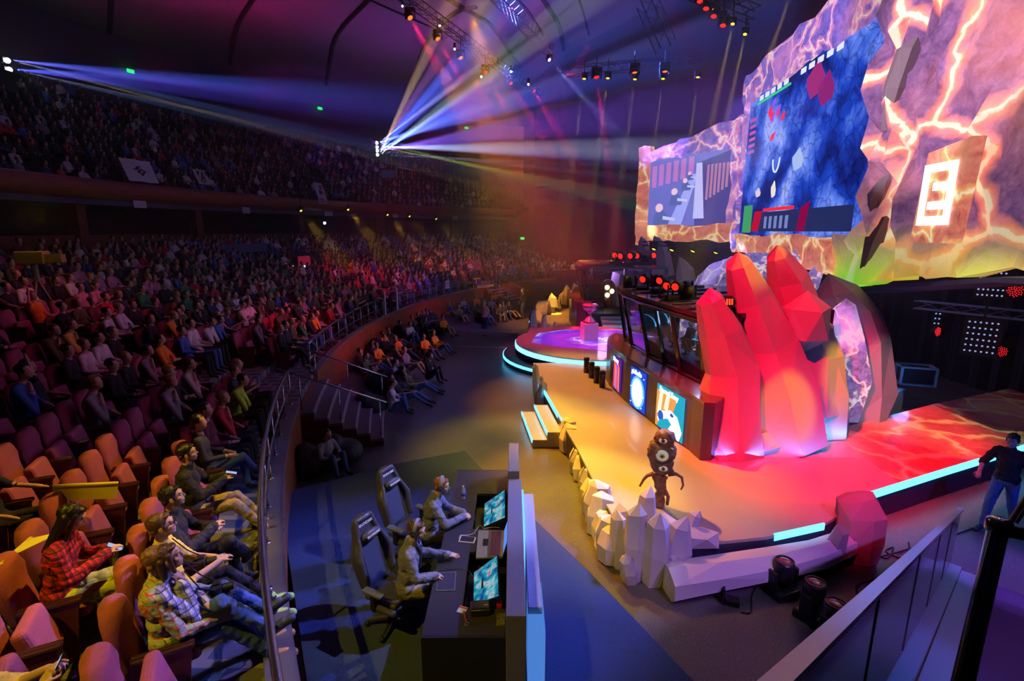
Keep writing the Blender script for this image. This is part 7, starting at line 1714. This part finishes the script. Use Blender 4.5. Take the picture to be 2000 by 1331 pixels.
for i, (x, y) in enumerate(((1683, 775), (1698, 772), (1718, 768), (1742, 772))):
    o = empty('gas_bottle', (8.5+.45*i, 14.0-.02*i, .745), 0, 'upright gas bottle on the grey riser, %s from the rock flank' % ROW[i], 'gas bottle', 'gas bottles on the riser'); t = MB(); t.smooth = True; t.lathe([(.09, 0), (.09, .3), (.05, .38), (.03, .42), (.04, .47)], 14); t.build('bottle_body', mat('steel blue bottle', (.15, .25, .4), .35, metal=.4), o)
def led_panel(px, py, d, wd, ht, nx, ny, label, c=(.45, .5, 1.0)):
    p = V(px, py, d); o = empty('led_panel', p, 0, label, 'light panel'); o.rotation_euler = (0, 0, facing(p, (0, 0, 0))); t = MB(); t.box(-wd/2-.05, wd/2+.05, -.1, 0, -ht/2-.05, ht/2+.05); t.build('panel_box', BLACK, o)
    t = MB()
    for i in range(nx):
        for j in range(ny): t.ball((-wd/2+wd*(i+.5)/nx, .01, -ht/2+ht*(j+.5)/ny), (.026, .016, .026), 6, 4)
    tag(t.build('led_grid', glow('cool led', c, .7), o), kind='stuff')
    t = MB(); t.box(-.03, .03, -.14, -.1, -ht/2-.2, ht/2+3.5); t.build('hanger', BLACK, o)
led_panel(1938, 550, 14.6, .62, .95, 6, 6, 'upper grid of small blue white lights backstage'); led_panel(1916, 659, 14.2, .72, 1.0, 6, 6, 'lower grid of small blue white lights backstage'); led_panel(1829, 632, 16.5, .2, .8, 2, 5, 'narrow strip of small blue lights backstage')
def red_lamp(px, py, d, r, label, asp=1.0):
    p = V(px, py, d); o = empty('round_lamp', p, 0, label, 'stage lamp'); o.rotation_euler = (PI/2, 0, facing(p, (0, 0, 0))); t = MB(); t.smooth = True; t.lathe([(r*1.1, 0), (r*1.1, .2), (r*.6, .35)], 16); t.build('housing', BLACK, o)
    t = MB()
    for k in range(37):
        rr = r*.93*math.sqrt(k/37); a = k*2.4; t.ball((rr*math.cos(a)*asp, rr*math.sin(a), -.01), (.024*r/.25, .024*r/.25, .015), 6, 4)
    tag(t.build('led_cluster', glow('red led', (1, .02, .03), 1.0), o), kind='stuff'); t = MB(); t.box(-.03, .03, -.25-3.0, -.2, .1, .2, Matrix.Rotation(-PI/2, 4, 'X') @ Matrix.Identity(4)); t.build('clamp', BLACK, o)
red_lamp(1983, 568, 14.2, .19, 'round red lamp beside the upper light grid'); red_lamp(1956, 687, 14.0, .15, 'dim round red lamp below the lower light grid'); red_lamp(1832, 648, 16.3, .16, 'narrow looking red lamp by the narrow light strip', .5); red_lamp(1848, 553, 16, .10, 'tiny red lamp high backstage')
truss(V(1790, 595, 17), V(2030, 620, 14), 'thin backstage truss behind the lava-patterned stage wing', .25, m=DT_)

# far riser with a desk
o = empty('far_riser', (4.9, 43.2, 0), 0, 'black draped riser at the far end carrying the press desk', 'riser'); t = MB(); t.prism([(-3.2, -2.6), (2.9, -2.8), (3.0, 1.0), (-1.5, .6)], 0, 1.1); t.build('riser_body', mat('black riser cloth', (.035, .03, .06), .9), o)
o = empty('press_desk', (4.7, 41.9, 1.1), R(0), 'black press desk on the far riser with a small lit poster', 'desk'); t = MB(); t.box(-1.1, 1.1, -.35, .35, 0, .95); t.build('desk_body', BLACK, o); t = MB(); t.box(.7, 1.0, -.37, -.355, .1, .85); t.build('poster', glow('far poster', (.8, .4, .5), .8), o)
for i, (x, c_) in enumerate(((3.8, 'navy'), (4.4, 'charcoal'), (5.1, 'white'))):
    f = crowd_obj(CROWD[0]); recolor(f, TEES[c_], BLKT, HB); place(f, (x, 42.7, 1.35), PI, 'person in a %s seated behind the far press desk' % WORD[c_])
f = crowd_obj(STANDF[0]); recolor(f, TEES['charcoal'], BLKT, HB); place(f, (6.6, 42.0, 1.1), PI*.8, 'person in dark clothes standing beside the far press desk')
for i in range(1): 
    o = empty('ramp_rail', (7.2, 42.0, 1.1), 0, 'slanting handrail at the end of the far riser', 'railing'); t = MB(); t.smooth = True; t.tube([(-1.0, 0, 1.0), (.9, -.6, -.1)], .03, 6); t.build('handrail', STEEL, o); t = MB(); t.tube([(-1.0, 0, 0), (-1.0, 0, 1.0)], .025, 6); t.build('post', STEEL, o)

# ---------------------------------------------------------------- side gallery by the camera: glass balustrade, ledges, barrier post
def W(px, py, zc): return Vector((0, 0, CAM_H)) + ray(px, py)*zc
GZ = 4.05
A2, B1 = W(1470, 1372, 1.22), W(1878, 993, 7.6); o = empty('stair_balustrade', (A2+B1)/2, 0, 'glass balustrade with a brushed metal top rail descending beside the gallery stair', 'balustrade')
d = (B1-A2).normalized(); L_ = (B1-A2).length; s = Vector((-d.y, d.x, 0)).normalized()
def gbar(a, b_, w0, w1, z0, z1, nm, mm, par=None):
    t = MB(); vs = []
    for z in (z0, z1):
        for p, w in ((a, w0), (b_, w0), (b_, w1), (a, w1)): vs.append(p+s*w+Vector((0, 0, z))-(par or o).location)
    t.add(vs, [(3, 2, 1, 0), (4, 5, 6, 7), (0, 1, 5, 4), (1, 2, 6, 5), (2, 3, 7, 6), (3, 0, 4, 7)]); return t.build(nm, mm, par or o)
gbar(A2, B1, -.028, .028, -.03, 0, 'top_rail', mat('brushed steel cap', (.55, .52, .55), .45, metal=.7))
for i in range(5):
    f0, f1 = i/5+.003, (i+1)/5-.003; gbar(A2+d*L_*f0, A2+d*L_*f1, -.006, .006, -.92, -.03, 'glass_pane', mat('smoky blue glass', (.30, .34, .42), .08, trans=.85))
    if i: t = MB(); p_ = A2+d*L_*i/5-o.location; t.tube([p_+Vector((0, 0, -.9)), p_+Vector((0, 0, -.02))], .012, 8); t.build('glass_clamp', DGREY, o)
o = empty('stair_stringer', (A2+B1)/2+Vector((0, 0, -.95)), 0, 'blue lit metal stringer at the foot of the stair balustrade', 'stair edge'); LG = mat('blue grey ledge metal', (.30, .34, .45), .4, metal=.5)
gbar(A2, B1, -.13, .02, -.97, -.92, 'stringer_top', LG, o); gbar(A2, B1, -.30, -.14, -1.02, -.97, 'stringer_step', LG, o)
o = empty('gallery_stair', (3.6, 3.2, 0), 0, 'dark stair descending from the gallery to the floor behind the glass balustrade', 'stairs'); n = 16; hz = Vector((d.x, d.y, 0)).normalized(); Lh = (Vector((B1.x-A2.x, B1.y-A2.y, 0))).length
for i in range(3, n):
    p0 = Vector((A2.x, A2.y, 0))+hz*Lh*i/n - s*.32; z = max(.12, A2.z+(B1.z-A2.z)*(i+1)/n-1.02); q_ = p0-s*1.6
    t = MB(); t.prism(ccw([(v.x-o.location.x, v.y-o.location.y) for v in (p0, p0+hz*(Lh/n+.02), q_+hz*(Lh/n+.02), q_)]), z-.2, z); t.build('step', mat('dark violet stair carpet', (.06, .04, .09), .9), o)
m = MB(); e_ = Vector((A2.x, A2.y, 0))-s*.3; f_ = e_+hz*Lh*3/n; m.prism(ccw([(v.x, v.y) for v in (e_-hz*1.0, f_, f_-s*2.6, e_-hz*1.0-s*2.6)]), 2.85, 3.08); struct('floor_gallery', m, mat('dark gallery carpet', (.03, .025, .05), .95))
b1 = W(1948, 1041, 2.05); o = empty('belt_post', (b1.x, b1.y, 3.08), 0, 'tall black barrier post with an orange glint at the top of the gallery stair', 'post')
b1z = b1.z-3.08; t = MB(); t.smooth = True; t.lathe([(.17, 0), (.17, .02), (.05, .04), (.034, .05), (.034, b1z), (.043, b1z+.01), (.043, b1z+.05), (.03, b1z+.06)], 18); t.build('post_tube', mat('polished black post', (.02, .02, .022), .12, coat=.6), o)
t = MB(); t.box(0, 1.1, -.004, .004, b1z-.01, b1z+.04, Matrix.Rotation(R(-25), 4, 'Z')); t.build('belt', mat('dark red belt', (.25, .01, .02), .7), o)
q0, q1 = W(2003, 975, 2.3), W(1958, 1042, 2.3); o = empty('gallery_tripod', q1, 0, 'grey tripod leg leaning at the right edge behind the black barrier post', 'tripod'); t = MB(); t.smooth = True; q0 = q0-q1
t.tube([q0*2.5, q0*0], .012, 8); t.tube([q0*2.5+Vector((.03, 0, 0)), q0*.3+Vector((.03, 0, 0))], .009, 8); t.build('leg', ALU, o); t = MB(); t.tube([q0*0, q0*0-Vector((.0, 0, max(.05, q1.z-3.08-.0)))], .01, 6); t.build('lower_leg', ALU, o)
spot((0.5, 6.0, 6.5), (2.0, 2.6, 4.0), 160, (1, .65, .3), 26, .6); spot((7.0, 7.0, 6.2), (3.0, 3.6, 3.0), 700, (.06, .2, 1), 34, .6)

# ---------------------------------------------------------------- things the nearest spectators hold
def near_hand(i, f): o, q_, a = NEAR[i]; return q_ + Matrix.Rotation(sit_rz(a), 3, 'Z') @ Vector(f), sit_rz(a)
def phone_at(p, rz, label, tilt=35, lit=(.5, .6, .9)):
    o = empty('phone', p, rz, label, 'phone'); o.rotation_euler = (R(-tilt), 0, rz); t = MB(); t.rbox(-.036, .036, -.07, .07, -.004, .004, .004); t.build('phone_body', BLACK, o); t = MB(); t.box(-.032, .032, -.064, .064, .004, .005); t.build('screen', glow('phone screen', lit, .8), o)
p, rz = near_hand(5, (0, .46, .88)); phone_at(p, rz, 'phone held by the spectator with long black hair')
p, rz = near_hand(6, (0, .46, 1.06)); phone_at(p, rz, 'phone raised by the spectator in the yellow and white tee', -60, (.1, .1, .12))
p, rz = near_hand(4, (0, .45, .93)); phone_at(p, rz, 'phone held by the spectator in khaki trousers', 20, (.3, .3, .35))
def camera_at(p, rz, label):
    o = empty('photo_camera', p, rz, label, 'camera'); t = MB(); t.rbox(-.07, .07, -.035, .035, -.05, .05, .012); t.rbox(-.03, .03, -.035, .03, .045, .075, .01); t.build('camera_body', mat('camera black', (.02, .02, .022), .3), o)
    t = MB(); t.smooth = True; t.lathe([(.035, 0), (.038, .03), (.036, .09), (.040, .10), (.03, .10)], 16, Matrix.Translation((0, .03, -.005)) @ Matrix.Rotation(-PI/2, 4, 'X')); t.build('lens', BLACK, o)
    t = MB(); t.smooth = True; t.tube([(-.07, 0, .03), (-.10, -.12, .12), (-.06, -.22, .30)], .006, 6); t.tube([(.07, 0, .03), (.10, -.12, .12), (.06, -.22, .30)], .006, 6); t.build('strap', BLACK, o)
p, rz = near_hand(2, (0, .26, .80)); camera_at(p, rz, 'black photo camera hanging on the spectator in the yellow shirt')
p, rz = near_hand(0, (-.02, .42, .84)); camera_at(p, rz, 'black photo camera lying on the black bag of the spectator in plaid')
p, rz = near_hand(0, (.02, .38, .70)); o = empty('shoulder_bag', p, rz, 'black shoulder bag on the lap of the spectator in red, green and white plaid', 'bag'); t = MB(); t.rbox(-.17, .17, -.13, .15, -.09, .09, .04); t.build('bag_body', mat('black nylon bag', (.02, .02, .024), .45, bump=.2, bs=60), o); t = MB(); t.smooth = True; t.tube([(-.15, .0, .08), (-.1, -.12, .16), (.1, -.14, .15), (.16, -.02, .08)], .012, 6); t.build('strap', BLACK, o)
def board(px4, zs, label, m, name='poster_board'):
    P = [U(x, y, z) for (x, y), z in zip(px4, zs)]; c_ = sum(P, Vector())/4; o = empty(name, c_, 0, label, 'poster board'); n_ = (P[1]-P[0]).cross(P[3]-P[0]).normalized()*.006; t = MB(); vs = [p-c_ for p in P]+[p-c_-n_ for p in P]; t.add(vs, [(0, 1, 2, 3), (7, 6, 5, 4)]+[(i, 4+i, 4+(i+1) % 4, (i+1) % 4) for i in range(4)]); t.build('sheet', m, o)
    t = MB(); t.smooth = True; t.tube([P[0]-c_, P[3]-c_], .018, 8); t.build('rolled_edge', m, o)
YP = mat('yellow paper', (.75, .68, .12), .8)
board([(104, 950), (104, 980), (228, 974), (230, 944)], [2.45, 2.25, 2.25, 2.45], 'wide yellow paper sheet held up behind the second row', YP)
board([(0, 1105), (30, 1082), (122, 1038), (60, 1052)], [2.35, 2.35, 2.3, 2.3], 'yellow paper sheet lying on black jackets at the picture edge', YP)
# white corner light for the balcony stair
o = empty('balcony_stair_rail', V(775, 345, 46), 0, 'pale blue lit stair rail on the balcony beside the beam projectors', 'railing')
t = MB()
for dx in (0, .5, 1.3): t.tube([(dx, 0, -.2), (dx, 0, .8-.2*dx)], .04, 6)
t.tube([(0, 0, .8), (1.3, 0, .54)], .04, 6); t.build('rail', mat('pale rail', (.5, .6, .8), .4, emit=(.1, .3, .8), es=.0), o); t = MB(); t.box(-1.3, -.2, -.1, .1, -.1, .5); t.build('panel', mat('blue panel', (.1, .4, .6), .5), o)
